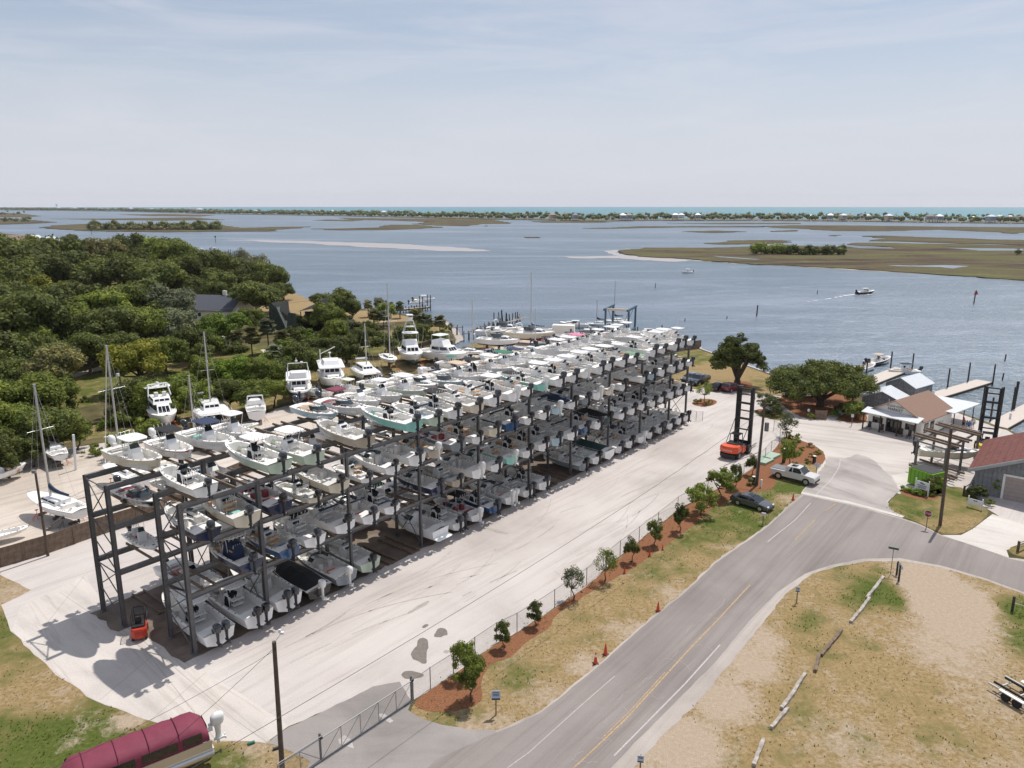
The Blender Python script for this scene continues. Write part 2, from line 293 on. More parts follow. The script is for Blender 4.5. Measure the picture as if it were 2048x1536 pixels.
# ------------------------------------------------------------------ mesh building
class MB:
    def __init__(s): s.v = []; s.f = []; s.m = []; s.sm = []
    def add(s, vs, fs, m=0, sm=False):
        o = len(s.v); s.v += [tuple(v) for v in vs]
        for f in fs: s.f.append([i + o for i in f]); s.m.append(m); s.sm.append(sm)
        return s
    def box(s, c, d, rz=0, m=0, top=1.0, ry=0):
        x, y, z = d[0] / 2, d[1] / 2, d[2] / 2; vs = []
        for k, (a, b, e) in enumerate([(-x, -y, -z), (x, -y, -z), (x, y, -z), (-x, y, -z), (-x * top, -y * top, z), (x * top, -y * top, z), (x * top, y * top, z), (-x * top, y * top, z)]):
            if ry: a, e = a * math.cos(ry) + e * math.sin(ry), -a * math.sin(ry) + e * math.cos(ry)
            vs.append((c[0] + a * math.cos(rz) - b * math.sin(rz), c[1] + a * math.sin(rz) + b * math.cos(rz), c[2] + e))
        return s.add(vs, [(3, 2, 1, 0), (4, 5, 6, 7), (0, 1, 5, 4), (1, 2, 6, 5), (2, 3, 7, 6), (3, 0, 4, 7)], m)
    def rbox(s, c, d, r=.08, rz=0, m=0, n=3, top=1.0, crown=0):   # box with rounded vertical corners and softened top edge
        rings = []; hx, hy = d[0] / 2, d[1] / 2
        for (zz, k, ins) in ((-d[2] / 2, 1, 0), (d[2] / 2 - r * .6, (1 + top) / 2 if top != 1 else 1, 0), (d[2] / 2 - r * .15, top, r * .35), (d[2] / 2, top, r)):
            ring = []
            for q in range(4):
                sx, sy = ((1, 1), (-1, 1), (-1, -1), (1, -1))[q]
                for j in range(n + 1):
                    a = q * PI / 2 + j * PI / 2 / n; rr = min(r, hx * .9, hy * .9)
                    x = sx * (hx * k - rr) + math.cos(a) * max(rr - ins, .001) * 1.0; y = sy * (hy * k - rr) + math.sin(a) * max(rr - ins, .001)
                    ring.append((c[0] + x * math.cos(rz) - y * math.sin(rz), c[1] + x * math.sin(rz) + y * math.cos(rz), c[2] + zz))
            rings.append(ring)
        return s.loft(rings, m=m, sm=False)
    def loft(s, rings, m=0, sm=True, cap=True, closed=True):
        n = len(rings[0]); vs = [p for r in rings for p in r]; fs = []
        for i in range(len(rings) - 1):
            for j in range(n if closed else n - 1):
                k = (j + 1) % n; fs.append((i * n + j, i * n + k, (i + 1) * n + k, (i + 1) * n + j))
        s.add(vs, fs, m, sm)
        if cap:
            s.add(rings[0], [tuple(range(n))[::-1]], m); s.add(rings[-1], [tuple(range(n))], m)
        return s
    def cyl(s, a, b, r, r2=None, n=8, m=0, cap=True, sm=True):
        a, b = Vector(a), Vector(b); d = (b - a)
        if d.length < 1e-6: return s
        q = d.to_track_quat('Z', 'Y'); r2 = r if r2 is None else r2
        rg = [[tuple(p + q @ Vector((math.cos(t * 2 * PI / n) * rr, math.sin(t * 2 * PI / n) * rr, 0))) for t in range(n)] for p, rr in ((a, r), (b, r2))]
        return s.loft(rg, m, sm, cap)
    def tube(s, pts, r, n=5, m=0):
        for a, b in zip(pts, pts[1:]): s.cyl(a, b, r, n=n, m=m)
        return s
    def poly(s, pts, m=0, sm=False): return s.add(pts, [tuple(range(len(pts)))], m, sm)
    def prism(s, prof, y0, y1, m=0, ty=1.0):                        # profile in x-z extruded across y
        n = len(prof); A = [(p[0], y0, p[1]) for p in prof]; B = [(p[0], y1, p[1]) for p in prof]
        return s.loft([A, B], m, False)
    def mesh(s, name, mats):
        me = bpy.data.meshes.new(name); me.from_pydata(s.v, [], s.f)
        for mm in (mats if isinstance(mats, (list, tuple)) else [mats]): me.materials.append(mm)
        me.polygons.foreach_set("material_index", s.m); me.polygons.foreach_set("use_smooth", s.sm); me.update(); return me
    def build(s, name, mats, parent=None, loc=None, rz=None):
        return put(name, s.mesh(name, mats), parent, loc, rz)
def put(name, me, parent=None, loc=None, rz=None, scale=None):
    o = bpy.data.objects.new(name, me); COL.objects.link(o)
    if parent: o.parent = parent
    if loc is not None: o.location = loc
    if rz is not None: o.rotation_euler = (0, 0, rz)
    if scale: o.scale = (scale,) * 3 if isinstance(scale, (int, float)) else scale
    return o
def tag(o, label, cat, group=None, kind=None):
    o["label"] = label; o["category"] = cat
    if group: o["group"] = group
    if kind: o["kind"] = kind
    return o
def thing(name, label, cat, loc, rz=0, group=None, scale=None):
    return tag(put(name, None, None, loc, rz, scale), label, cat, group)
def struct(o): o["kind"] = "structure"; return o
def ordn(k):
    return str(k) + ("th" if 10 <= k % 100 <= 20 else {1: "st", 2: "nd", 3: "rd"}.get(k % 10, "th"))
CACHE = {}
def cached(key, fn):
    if key not in CACHE: CACHE[key] = fn()
    return CACHE[key]
def near(a, b): return math.dist(a[:2], b[:2])
# ------------------------------------------------------------------ ground sheets
def chaikin(p, k=2):
    for _ in range(k):
        q = []
        for a, b in zip(p, p[1:] + p[:1]):
            q += [(a[0] * .75 + b[0] * .25, a[1] * .75 + b[1] * .25), (a[0] * .25 + b[0] * .75, a[1] * .25 + b[1] * .75)]
        p = q
    return p
def refine(p, step, jit, seed=0, fr=.9):
    q = []
    for a, b in zip(p, p[1:] + p[:1]):
        L = math.dist(a, b); k = max(1, min(400, int(L / step))); nx, ny = (b[1] - a[1]) / (L or 1), -(b[0] - a[0]) / (L or 1)
        for i in range(k):
            t = i / k; x, y = a[0] + (b[0] - a[0]) * t, a[1] + (b[1] - a[1]) * t
            j = jit * (noise.noise(Vector((x * fr + seed, y * fr, 0))) + .6 * noise.noise(Vector((x * fr * 3.3 + seed, y * fr * 3.3, 5)))) if jit else 0
            q.append((x + nx * j, y + ny * j))
    return q
def sheet(name, px, z, mat, jit=0, smooth=0, step=.8, world=False, zz=None, skirt=0, fr=.9):
    p = list(px) if world else [G(x, y, z if zz is None else zz) for x, y in px]
    if smooth: p = chaikin(p, smooth)
    if jit: p = refine(p, step, jit, 0, fr)
    tri = tessellate_polygon([[Vector((a, b, 0)) for a, b in p]])
    m = MB(); vs = [(a, b, z) for a, b in p]
    fs = []
    for t in tri:
        a, b, c = (p[i] for i in t)
        fs.append(t if (b[0] - a[0]) * (c[1] - a[1]) - (b[1] - a[1]) * (c[0] - a[0]) > 0 else t[::-1])
    m.add(vs, fs)
    if skirt:
        n = len(p); m.add(vs + [(a, b, z - skirt) for a, b in p], [(i, (i + 1) % n, n + (i + 1) % n, n + i) for i in range(n)], 1 if isinstance(mat, list) else 0)
    return struct(m.build(name, mat))
def inside(p, poly):
    x, y = p; r = False
    for (x1, y1), (x2, y2) in zip(poly, poly[1:] + poly[:1]):
        if (y1 > y) != (y2 > y) and x < (x2 - x1) * (y - y1) / (y2 - y1) + x1: r = not r
    return r
def gsheet(name, px, z, g0, s0, blobs=(), step=1.2, jit=.25, smooth=1, world=False):
    """grass sheet whose vertices carry how green / how sandy the ground is; blobs = (px, py, radius m, dgreen, dsand)"""
    p = list(px) if world else [G(x, y) for x, y in px]
    if smooth: p = chaikin(p, smooth)
    p = refine(p, step, jit)
    xs, ys = [a[0] for a in p], [a[1] for a in p]
    pts = [Vector(a) for a in p]; ed = [(i, (i + 1) % len(p)) for i in range(len(p))]
    y = min(ys); pr = p
    while y < max(ys):
        x = min(xs)
        while x < max(xs):
            q = (x + random.uniform(-.3, .3) * step, y + random.uniform(-.3, .3) * step)
            if inside(q, pr): pts.append(Vector(q))
            x += step
        y += step
    vo, eo, fo, *_ = delaunay_2d_cdt(pts, ed, [list(range(len(p)))], 1, 1e-4)
    fs = []
    for f in fo:
        a, b, c = (vo[i] for i in f[:3])
        fs.append(tuple(f) if (b - a).cross(c - a) > 0 else tuple(f)[::-1])
    m = MB(); m.add([(v[0], v[1], z) for v in vo], fs); me = m.mesh(name, M_GRASS)
    bl = [(G(b[0], b[1]), b[2], b[3], b[4]) for b in blobs]
    at = me.color_attributes.new("wear", 'FLOAT_COLOR', 'POINT'); buf = np.zeros(len(vo) * 4, 'f')
    for i, v in enumerate(vo):
        gg, ss = g0, s0
        for (c, r, dg, ds) in bl:
            d = math.dist(c, v) / r
            if d < 1: k = (1 - d * d) ** 1.2; gg += dg * k; ss += ds * k
        buf[i * 4:i * 4 + 4] = (max(0, gg), max(0, ss), 0, 1)
    at.data.foreach_set("color", buf); GS.append((name, vo, buf, step, z)); return struct(put(name, me))
GS = []
# ================================================================== SETTING
def PX(x, y, z=0):
    dz = z - CAM_H; dep = y * CP - dz * SP
    return (1024 + FPX * x / dep, 768 - FPX * (y * SP + dz * CP) / dep)
FAR = 12500.0
BAR_FRONT = [(-500, 417), (-200, 418.5), (0, 420.5), (240, 423), (430, 428), (520, 429.5), (650, 431.5), (760, 434), (900, 437), (1000, 439), (1060, 440), (1200, 443), (1300, 441.5), (1500, 441.5), (1700, 443), (1900, 446), (2048, 447.5), (2500, 453)]
bf = [G(x, y, WATER_Z) for x, y in BAR_FRONT]
def pushed(p, d):
    L = math.hypot(*p); return (p[0] * (L + d) / L, p[1] * (L + d) / L)
bb = [pushed(p, 260) for p in bf]
ang = lambda p: math.atan2(p[0], p[1])
arc = lambda r: [(r * math.sin(t), r * math.cos(t)) for t in np.linspace(ang(bf[0]), ang(bf[-1]), 16)]
near_edge = [(-250, -30), (250, -30)]
sheet("water", [pushed(p, 20) for p in bf] + [(600, 150), (250, -30), (-250, -30), (-900, 100)], WATER_Z, M_WATER, world=True)
sheet("ocean", [pushed(p, 240) for p in bf] + arc(FAR)[::-1], WATER_Z, M_OCEAN, world=True)
M_ISLE = pm("island_ground", (.13, .12, .07), .9, var=.3, scale=.02)
sheet("barrier_island", bf + bb[::-1], WATER_Z + 1.2, M_ISLE, world=True, skirt=1.5)
# mainland
LAND_PX = [(-700, 450), (-400, 462), (0, 466), (110, 477), (230, 497), (330, 507), (420, 513), (470, 518), (530, 545), (575, 578), (610, 603), (660, 613), (740, 619), (800, 627), (870, 641), (903, 664), (912, 680), (880, 690), (800, 712), (830, 722), (900, 716), (926, 693),
    (972, 697), (950, 685), (978, 677), (990, 662), (1040, 652), (1110, 657), (1126, 665), (1194, 665), (1205, 672), (1262, 676), (1268, 664), (1300, 670), (1370, 682), (1401, 692), (1401, 699), (1437, 712), (1510, 738), (1543, 750), (1576, 761), (1640, 779), (1700, 778), (1722, 770), (1722, 786), (1760, 800), (1850, 806), (1885, 812), (1960, 838),
    (1995, 852), (2013, 856), (2048, 876), (2200, 920)]
land = [G(x, y) for x, y in LAND_PX] + [(230, 60), (200, -40), (-260, -40), (-900, 200)]
M_LAND = pm("rough_ground", (.085, .08, .035), .95, var=.45, scale=.25, col2=(.17, .14, .07), detail=8, spec=.1)
M_BULK = pm("bulkhead_boards", (.30, .25, .20), .85, var=.3, scale=2)
sheet("ground", refine(land, 4, .5), 0, [M_LAND, M_BULK], world=True, skirt=2.5)
def bank(name, px, z, off=(4, 3)):
    return sheet(name, px, z, M_SAND, jit=.6, smooth=1, step=2)
# boat yard, lot and pavements
YARD = [(-120, 1010), (0, 960), (60, 912), (160, 893), (240, 880), (330, 872), (440, 858), (500, 842), (560, 815), (640, 795), (700, 775), (760, 765), (860, 742), (925, 733), (880, 715), (930, 703), (1000, 694), (1010, 668), (1060, 660), (1110, 662), (1200, 670), (1300, 677), (1395, 694), (1330, 705), (1315, 735), (1320, 768), (1360, 776), (1395, 779), (1412, 772), (1450, 777), (1514, 787),
        (1559, 792), (1600, 800), (1690, 805), (1740, 806), (1850, 810), (1890, 816), (1958, 842), (1995, 856), (2013, 860), (2048, 880), (2200, 925), (2300, 990), (2048, 1060), (1960, 1010), (1860, 1005), (1790, 985), (1775, 1005), (1805, 1030), (1700, 1003), (1602, 980), (1560, 960), (1480, 985), (1415, 985), (1355, 1020), (1240, 1112), (1174, 1171), (1109, 1216), (1034, 1265), (993, 1285), (908, 1348), (861, 1378), (822, 1402),
        (745, 1374), (660, 1418), (578, 1453), (532, 1485), (430, 1482), (320, 1447), (190, 1403), (100, 1338), (22, 1262), (2, 1210), (62, 1180), (0, 1150), (-150, 1180)]
sheet("yard", YARD, .004, M_YARD, jit=.18, step=1)
sheet("boat_yard_gravel", [(-100, 1005), (0, 965), (60, 918), (160, 898), (330, 878), (500, 848), (640, 800), (760, 770), (860, 745), (930, 708), (1010, 690), (1060, 662), (1200, 672), (1290, 679), (1300, 690), (1100, 740), (700, 860), (310, 1030), (200, 1072), (96, 1104), (-30, 1145)], .008, M_GRAVEL, jit=.4, step=1.5)
sheet("concrete_slab", [(250, 1258), (343, 1283), (388, 1318), (412, 1345), (498, 1398), (578, 1452), (533, 1484), (430, 1480), (320, 1445), (190, 1401), (100, 1336), (24, 1261), (40, 1215), (170, 1150), (215, 1222)], .009, M_SLAB, jit=.05, step=1)
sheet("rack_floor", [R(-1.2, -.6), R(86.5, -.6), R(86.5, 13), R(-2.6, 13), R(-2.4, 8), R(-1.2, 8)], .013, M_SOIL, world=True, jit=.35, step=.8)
sheet("market_lot", [(1602, 985), (1655, 913), (1640, 893), (1600, 875), (1569, 868), (1520, 850), (1560, 845), (1590, 836), (1640, 840), (1690, 850), (1735, 856), (1840, 885), (1900, 880), (1960, 905), (1945, 960), (1880, 965), (1815, 960), (1790, 978), (1770, 1003), (1806, 1033), (1700, 1005)], .010, M_MARKET, jit=.12, step=1)
M_ENTR = paving("worn_entrance_asphalt", (.37, .335, .315), (.27, .24, .225), (.47, .43, .405), 1.0, (.06, .5, 1), .88, 10, .12, .9, (.03, .5, 1))
sheet("entrance_asphalt", [(1602, 984), (1630, 955), (1646, 935), (1656, 914), (1690, 917), (1715, 908), (1745, 918), (1768, 940), (1780, 952), (1800, 982), (1773, 1003), (1803, 1032), (1700, 1003)], .0125, M_ENTR, jit=.3, step=.6)
# roads
ROAD = [(560, 1640), (600, 1560), (622, 1521), (580, 1501), (534, 1486), (578, 1453), (660, 1417), (745, 1373), (800, 1363), (822, 1401), (816, 1420), (850, 1439), (914, 1458), (992, 1460), (1030, 1447), (1082, 1421), (1159, 1359), (1211, 1315), (1288, 1246), (1370, 1181), (1428, 1124), (1487, 1083), (1535, 1050), (1571, 1015), (1604, 988), (1700, 1008), (1804, 1036), (1841, 1049), (1883, 1070), (1955, 1091), (2018, 1115), (2080, 1122), (2400, 1190), (2400, 1330), (2048, 1188), (1976, 1162), (1884, 1135), (1800, 1122), (1727, 1123), (1665, 1135), (1625, 1147), (1570, 1188), (1534, 1235), (1479, 1304), (1410, 1388), (1300, 1498), (1160, 1660)]
sheet("road_shoulder", ROAD, .008, M_SHOULDER, jit=.16, step=.6)
sheet("driveway", [(560, 1640), (600, 1560), (622, 1521), (580, 1501), (534, 1486), (578, 1453), (660, 1417), (745, 1373), (800, 1363), (822, 1401), (816, 1420), (850, 1439), (914, 1458), (992, 1461), (1000, 1480), (760, 1700)], .012, M_DRIVE, jit=.12, step=.6)
sheet("road", [(700, 1700), (870, 1520), (1000, 1462), (1034, 1449), (1084, 1424), (1161, 1362), (1213, 1318), (1290, 1249), (1372, 1184), (1430, 1127), (1489, 1086), (1537, 1053), (1573, 1018), (1608, 990), (1700, 1010), (1804, 1038), (1841, 1051), (1883, 1072), (1955, 1093), (2018, 1117), (2400, 1195), (2400, 1290), (2048, 1184), (1976, 1158), (1884, 1131), (1800, 1116), (1727, 1117), (1660, 1130), (1610, 1147), (1555, 1184), (1500, 1240), (1430, 1325), (1370, 1385), (1255, 1500), (1090, 1680)], .016, M_ROAD, jit=.05, step=.8)
sheet("concrete_driveway", [(1883, 1070), (1922, 1070), (1945, 1058), (1985, 1028), (2100, 1066), (2048, 1090), (2013, 1100), (2018, 1115)], .020, M_CONC, jit=.03)
sheet("concrete_pad", [(1783, 951), (1800, 980), (1870, 990), (1885, 985), (1850, 955), (1815, 945)], .014, M_CONC)
M_PAINTW = pm("worn_white_paint", (.43, .40, .38), .7, var=.25, scale=6); M_PAINTY = pm("worn_yellow_paint", (.39, .265, .135), .7, var=.4, scale=6)
def strip(name, px, wd, z, mat, broken=0):
    p = [G(x, y) for x, y in px]; q = []
    for a, b in zip(p, p[1:]):
        k = max(1, int(math.dist(a, b) / 1.5)); q += [(a[0] + (b[0] - a[0]) * i / k, a[1] + (b[1] - a[1]) * i / k) for i in range(k)]
    q.append(p[-1]); m = MB(); L = []
    for i, a in enumerate(q):
        b = q[min(i + 1, len(q) - 1)]; c = q[max(i - 1, 0)]; d = math.dist(b, c) or 1; n = (-(b[1] - c[1]) / d, (b[0] - c[0]) / d)
        h = wd / 2 * (1 + .25 * noise.noise(Vector((i * .7, 3, 1)))); L.append(((a[0] + n[0] * h, a[1] + n[1] * h, z), (a[0] - n[0] * h, a[1] - n[1] * h, z)))
    for i in range(len(L) - 1):
        if broken and noise.noise(Vector((i * .35, 9, broken))) > .18: continue
        m.add([L[i][1], L[i + 1][1], L[i + 1][0], L[i][0]], [(0, 1, 2, 3)])
    return struct(m.build(name, mat))
strip("edge_line", [(1228, 1512), (1370, 1368), (1440, 1290)], .11, .020, M_PAINTW)
strip("edge_line", [(1015, 1536), (1058, 1505), (1158, 1415), (1230, 1352)], .06, .020, M_PAINTW, 2)
strip("edge_line", [(1535, 1084), (1590, 1040), (1622, 1006)], .10, .020, M_PAINTW)
strip("edge_line", [(1632, 990), (1662, 960), (1678, 935), (1681, 918)], .12, .020, M_PAINTW)
strip("centre_line", [(1110, 1570), (1148, 1536), (1250, 1440), (1370, 1308), (1440, 1235), (1500, 1170)], .12, .020, M_PAINTY)
strip("centre_line", [(1205, 1476), (1262, 1420), (1330, 1345)], .07, .020, M_PAINTY, 6)
strip("centre_line", [(1590, 1080), (1640, 1030), (1672, 1007)], .10, .020, M_PAINTY, 4)
strip("kerb_strip", [(1603, 986), (1700, 1006), (1807, 1034)], .75, .026, M_CONC)
for a, b in (((1714, 861), (1697, 869)), ((1683, 853), (1664, 861)), ((1745, 857), (1730, 868))): strip("parking_line", [a, b], .12, .018, M_PAINTW)
for a, b in (((1108, 1141), (1165, 1186)), ((1034, 1228), (1052, 1250))): strip("parking_line", [a, b], .12, .018, M_PAINTW, 6)
sheet("arrow_marking", [(676, 1479), (679, 1488), (708, 1497), (703, 1480), (690, 1470)], .020, M_PAINTW)
sheet("arrow_marking", [(757, 1428), (757, 1432), (780, 1446), (787, 1442), (779, 1434), (768, 1427)], .020, M_PAINTW)
M_CRACK = pm("crack_filler", (.34, .31, .29), .9, var=.2)
random.seed(11)
for k in range(15):
    t = k / 14; x0, y0 = 1120 + t * 330, 1540 - t * 330 + random.uniform(-14, 14); pts = [(x0, y0)]
    for j in range(random.randint(3, 6)): pts.append((pts[-1][0] + random.uniform(3, 17) * (1 if k % 2 else -.6), pts[-1][1] + random.uniform(-3, 9)))
    strip("road_crack", pts, .035, .0205, M_CRACK)
M_STAIN = pm("damp_stain", (.17, .148, .13), .8, var=.2, scale=3)
M_STAINL = pm("faint_stain", (.36, .325, .295), .9, var=.2, scale=3)
for pp, mm in (([(837, 1277), (848, 1276), (856, 1281), (857, 1296), (852, 1310), (856, 1326), (846, 1329), (835, 1320), (824, 1318), (820, 1306), (830, 1297)], M_STAIN), ([(866, 1273), (873, 1258), (884, 1255), (893, 1258), (897, 1270), (888, 1272), (880, 1275)], M_STAIN), ([(843, 1254), (849, 1248), (857, 1248), (857, 1253), (848, 1257)], M_STAIN), ([(886, 1303), (893, 1299), (902, 1301), (893, 1308)], M_STAINL),
               ([(806, 1343), (822, 1340), (835, 1344), (850, 1350), (838, 1356), (815, 1358), (803, 1352)], M_STAIN), ([(811, 1230), (822, 1219), (845, 1205), (862, 1200), (850, 1212), (832, 1222)], M_STAINL), ([(958, 1050), (985, 1057), (1022, 1067), (1010, 1069), (980, 1061)], M_STAINL)):
    sheet("stain", pp, .0095, mm, jit=.12, smooth=1, step=.25)
M_TYRE = pm("tyre_mark", (.43, .39, .355), .9, var=.3, scale=5)
random.seed(31)
for k in range(46):
    a0 = random.uniform(4, 84); c0 = random.uniform(-4, -17 if a0 > 30 else -12); L = random.uniform(3, 14); bend = random.uniform(-.35, .35); q = []
    for j in range(7):
        t = j / 6; x, y = R(a0 + L * t, c0 + bend * L * t * t - .3 * t)
        q.append(PX(x, y))
    m_ = strip("tyre_mark", q, random.uniform(.05, .16), .0090, M_TYRE if k % 3 else M_STAINL, k)
M_JOINT = pm("slab_joint", (.30, .27, .24), .9)
for q in ([(215, 1222), (343, 1330), (470, 1440), (533, 1484)], [(120, 1185), (290, 1300), (430, 1478)], [(170, 1150), (60, 1290)], [(330, 1290), (200, 1400)], [(412, 1345), (300, 1442)]): strip("slab_joint", q, .035, .0105, M_JOINT)
# grass and beds
gsheet("verge_grass", [(810, 1422), (850, 1447), (914, 1467), (992, 1469), (1036, 1455), (1090, 1427), (1167, 1364), (1219, 1320), (1296, 1251), (1378, 1186), (1436, 1129), (1495, 1088), (1543, 1055), (1579, 1020), (1606, 988), (1640, 944), (1650, 931), (1654, 913), (1600, 878), (1569, 868), (1550, 900), (1480, 955), (1415, 988), (1355, 1023), (1240, 1114), (1174, 1173), (1109, 1218), (1034, 1267), (993, 1287), (908, 1350), (861, 1380)], .006, .12, .18,
       [(1440, 1050, 9, .55, -.1), (1560, 990, 9, .6, -.1), (1350, 1110, 7, .35, 0), (1500, 1030, 6, .4, 0), (1060, 1355, 3, .4, 0), (1300, 1150, 5, .25, 0), (990, 1340, 3, .4, 0), (900, 1442, 3, .5, 0), (1600, 970, 6, .5, 0), (1140, 1250, 4, .2, 0),
        (1180, 1330, 2.6, -.1, .6), (1260, 1262, 2.6, -.1, .6), (1100, 1395, 2.6, 0, .5), (1000, 1450, 2, -.1, .5), (930, 1452, 1.6, 0, .4), (1350, 1190, 2.5, 0, .5), (1590, 1000, 3, -.4, .6), (1460, 1095, 2, 0, .4)], step=.9)
gsheet("field_grass", [(1612, 1143), (1556, 1184), (1520, 1230), (1465, 1300), (1396, 1384), (1286, 1492), (1130, 1700), (2600, 1700), (2500, 1330), (2048, 1180), (1976, 1154), (1884, 1128), (1800, 1115), (1727, 1116), (1660, 1128)], .005, .12, .34,
       [(1450, 1400, 3.2, -.5, .9), (1500, 1330, 3, -.4, .8), (1380, 1480, 3, -.4, .9), (1330, 1530, 4, -.3, .6), (1530, 1280, 2.5, -.3, .7), (1880, 1190, 5, -.6, 1.1), (1850, 1160, 4, -.5, 1.0), (1930, 1240, 5, -.4, .9), (1900, 1300, 5, -.2, .55), (1980, 1200, 3, -.1, .4), (2040, 1240, 5, .6, -.4), (2030, 1210, 3, .5, -.5), (2045, 1290, 4, .4, -.3),
        (1800, 1160, 4, .75, -.4), (1740, 1200, 4, .5, -.3), (1780, 1190, 3.5, .5, -.3), (1700, 1150, 4, .35, -.25), (1600, 1235, 2.5, .5, -.3), (1660, 1190, 4, .2, -.2), (1630, 1290, 4, .2, -.3), (1590, 1400, 4, .15, -.25), (1560, 1500, 5, .15, -.2), (1700, 1300, 5, .1, -.2), (1900, 1480, 3, .35, 0), (1720, 1490, 3, .3, .1), (1850, 1400, 6, 0, -.25), (1960, 1400, 4, -.1, .3), (1650, 1480, 4, .1, .2), (1850, 1135, 4, -.4, .5)], step=.9)
gsheet("corner_grass", [(-100, 1170), (10, 1140), (80, 1165), (30, 1205), (20, 1240), (40, 1258), (118, 1325), (200, 1392), (325, 1436), (430, 1474), (540, 1478), (590, 1496), (632, 1518), (620, 1562), (580, 1650), (-500, 1750), (-400, 1300)], .003, .28, .12,
       [(120, 1450, 7, .55, -.2), (40, 1330, 4, .3, 0), (0, 1260, 5, .5, -.2), (200, 1480, 4, .5, -.1), (60, 1520, 7, .3, 0), (230, 1450, 2.2, -.3, .5), (160, 1440, 2, 0, .4), (90, 1380, 4, -.5, .1), (130, 1395, 3, -.4, .3), (260, 1440, 2, -.3, .5), (520, 1500, 3, -.2, .4), (470, 1510, 2.5, .5, -.1), (40, 1150, 5, -.1, .3), (30, 1190, 3, -.2, .5), (140, 1485, 1.5, 0, .6)], step=.8)
gsheet("lawn", [(1310, 737), (1332, 708), (1400, 699), (1437, 713), (1510, 739), (1576, 763), (1606, 776), (1592, 793), (1559, 791), (1514, 786), (1477, 781), (1450, 776), (1412, 771), (1395, 778), (1360, 775), (1320, 770)], .012, .42, -.1, [(1440, 745, 12, -.35, 0), (1545, 785, 7, -.3, .3), (1380, 715, 12, .3, 0), (1500, 790, 4, 0, .2), (1560, 770, 6, .3, 0)], step=1.5, jit=.15, smooth=0)
gsheet("corner_lawn", [(1776, 1005), (1781, 1019), (1805, 1033), (1841, 1047), (1883, 1068), (1920, 1068), (1945, 1056), (1983, 1028), (1960, 1006), (1945, 985), (1915, 972), (1885, 975), (1850, 975), (1800, 985)], .014, .5, .0, [(1860, 1040, 4, .1, 0), (1920, 1050, 4, -.45, .1), (1820, 1010, 4, .35, 0), (1900, 990, 3, .3, 0)], step=.9, jit=.1)
gsheet("roadside_grass", [(2012, 1098), (2048, 1085), (2140, 1060), (2300, 1120), (2300, 1160), (2080, 1120), (2030, 1112)], .022, .45, 0, [], step=.9, jit=.1)
gsheet("yard_fringe_grass", [(-150, 985), (0, 948), (60, 900), (160, 880), (330, 862), (440, 848), (510, 828), (600, 795), (660, 775), (700, 762), (790, 745), (870, 738), (920, 725), (880, 700), (800, 704), (720, 720), (640, 740), (560, 770), (440, 800), (330, 815), (200, 850), (60, 870), (-150, 930)], .010, .45, .1, [(170, 900, 8, -.2, .3), (500, 840, 6, -.3, .3), (860, 735, 9, -.2, .3), (700, 760, 8, .3, -.1)], step=2.2, jit=.5)
gsheet("spit_grass", [(928, 692), (972, 697), (1010, 692), (1015, 672), (992, 664), (980, 678), (950, 686)], .010, .35, .2, [], step=2.5, jit=.3)
gsheet("meadow", [(40, 760), (140, 738), (260, 725), (420, 700), (560, 690), (640, 682), (720, 668), (900, 650), (900, 664), (800, 700), (640, 720), (420, 770), (230, 800), (0, 850)], .006, .75, -.1, [(640, 690, 12, -.6, .5), (820, 655, 20, -.5, .2), (360, 725, 14, -.3, .2)], step=3, jit=.5)
gsheet("far_meadow", [(330, 560), (420, 545), (520, 560), (600, 590), (660, 620), (760, 622), (850, 640), (700, 650), (560, 640), (440, 610)], .006, -.2, .25, [], step=5, jit=.5)
sheet("lane", [(-50, 790), (60, 768), (170, 742), (215, 728), (260, 722), (262, 727), (180, 746), (70, 776), (-50, 800)], .013, M_GRAVEL, jit=.3)
sheet("lane", [(520, 700), (560, 690), (600, 685), (608, 688), (570, 696), (530, 706)], .013, M_GRAVEL, jit=.3)
sheet("beach", [(880, 640), (903, 660), (913, 682), (888, 694), (905, 690), (928, 680), (915, 660), (893, 642)], -1.1, M_SAND, jit=.5)
sheet("mulch_bed", [(822, 1408), (861, 1380), (908, 1350), (993, 1287), (1034, 1267), (1109, 1218), (1174, 1173), (1240, 1114), (1355, 1023), (1415, 988), (1480, 956), (1545, 905), (1569, 872), (1600, 880), (1623, 888), (1643, 899), (1653, 914), (1643, 932), (1600, 925), (1560, 935), (1548, 955), (1554, 968), (1540, 980), (1518, 981), (1470, 992), (1455, 1000), (1440, 1013), (1422, 1016), (1400, 1040), (1376, 1058), (1340, 1085), (1300, 1112), (1262, 1140), (1237, 1152), (1215, 1165), (1175, 1186), (1152, 1205), (1110, 1230), (1098, 1256), (1080, 1268), (1048, 1287), (1030, 1310), (1000, 1320), (974, 1331), (962, 1365), (966, 1392), (953, 1412), (896, 1425), (850, 1422)], .018, M_MULCH, jit=.12, smooth=1, step=.5)
sheet("mulch_bed", [(1382, 806), (1395, 799), (1410, 797), (1428, 799), (1436, 804), (1425, 811), (1408, 814), (1390, 811)], .018, M_MULCH, smooth=1)
sheet("mulch_bed", [(1553, 798), (1580, 786), (1640, 780), (1700, 780), (1712, 792), (1695, 812), (1660, 830), (1630, 839), (1600, 833), (1572, 816)], .018, M_MULCH, jit=.2)
sheet("mulch_bed", [(1446, 772), (1462, 763), (1490, 762), (1507, 768), (1502, 776), (1470, 778)], .018, M_MULCH, smooth=1)
gsheet("kerb_island_grass", [(1508, 821), (1519, 818), (1569, 823), (1585, 832), (1563, 843), (1532, 836), (1512, 829)], .014, .7, -.2, [], step=1.2, jit=.05)
sheet("mulch_bed", [(1511, 821), (1520, 818), (1530, 820), (1530, 824), (1516, 825)], .018, M_MULCH)
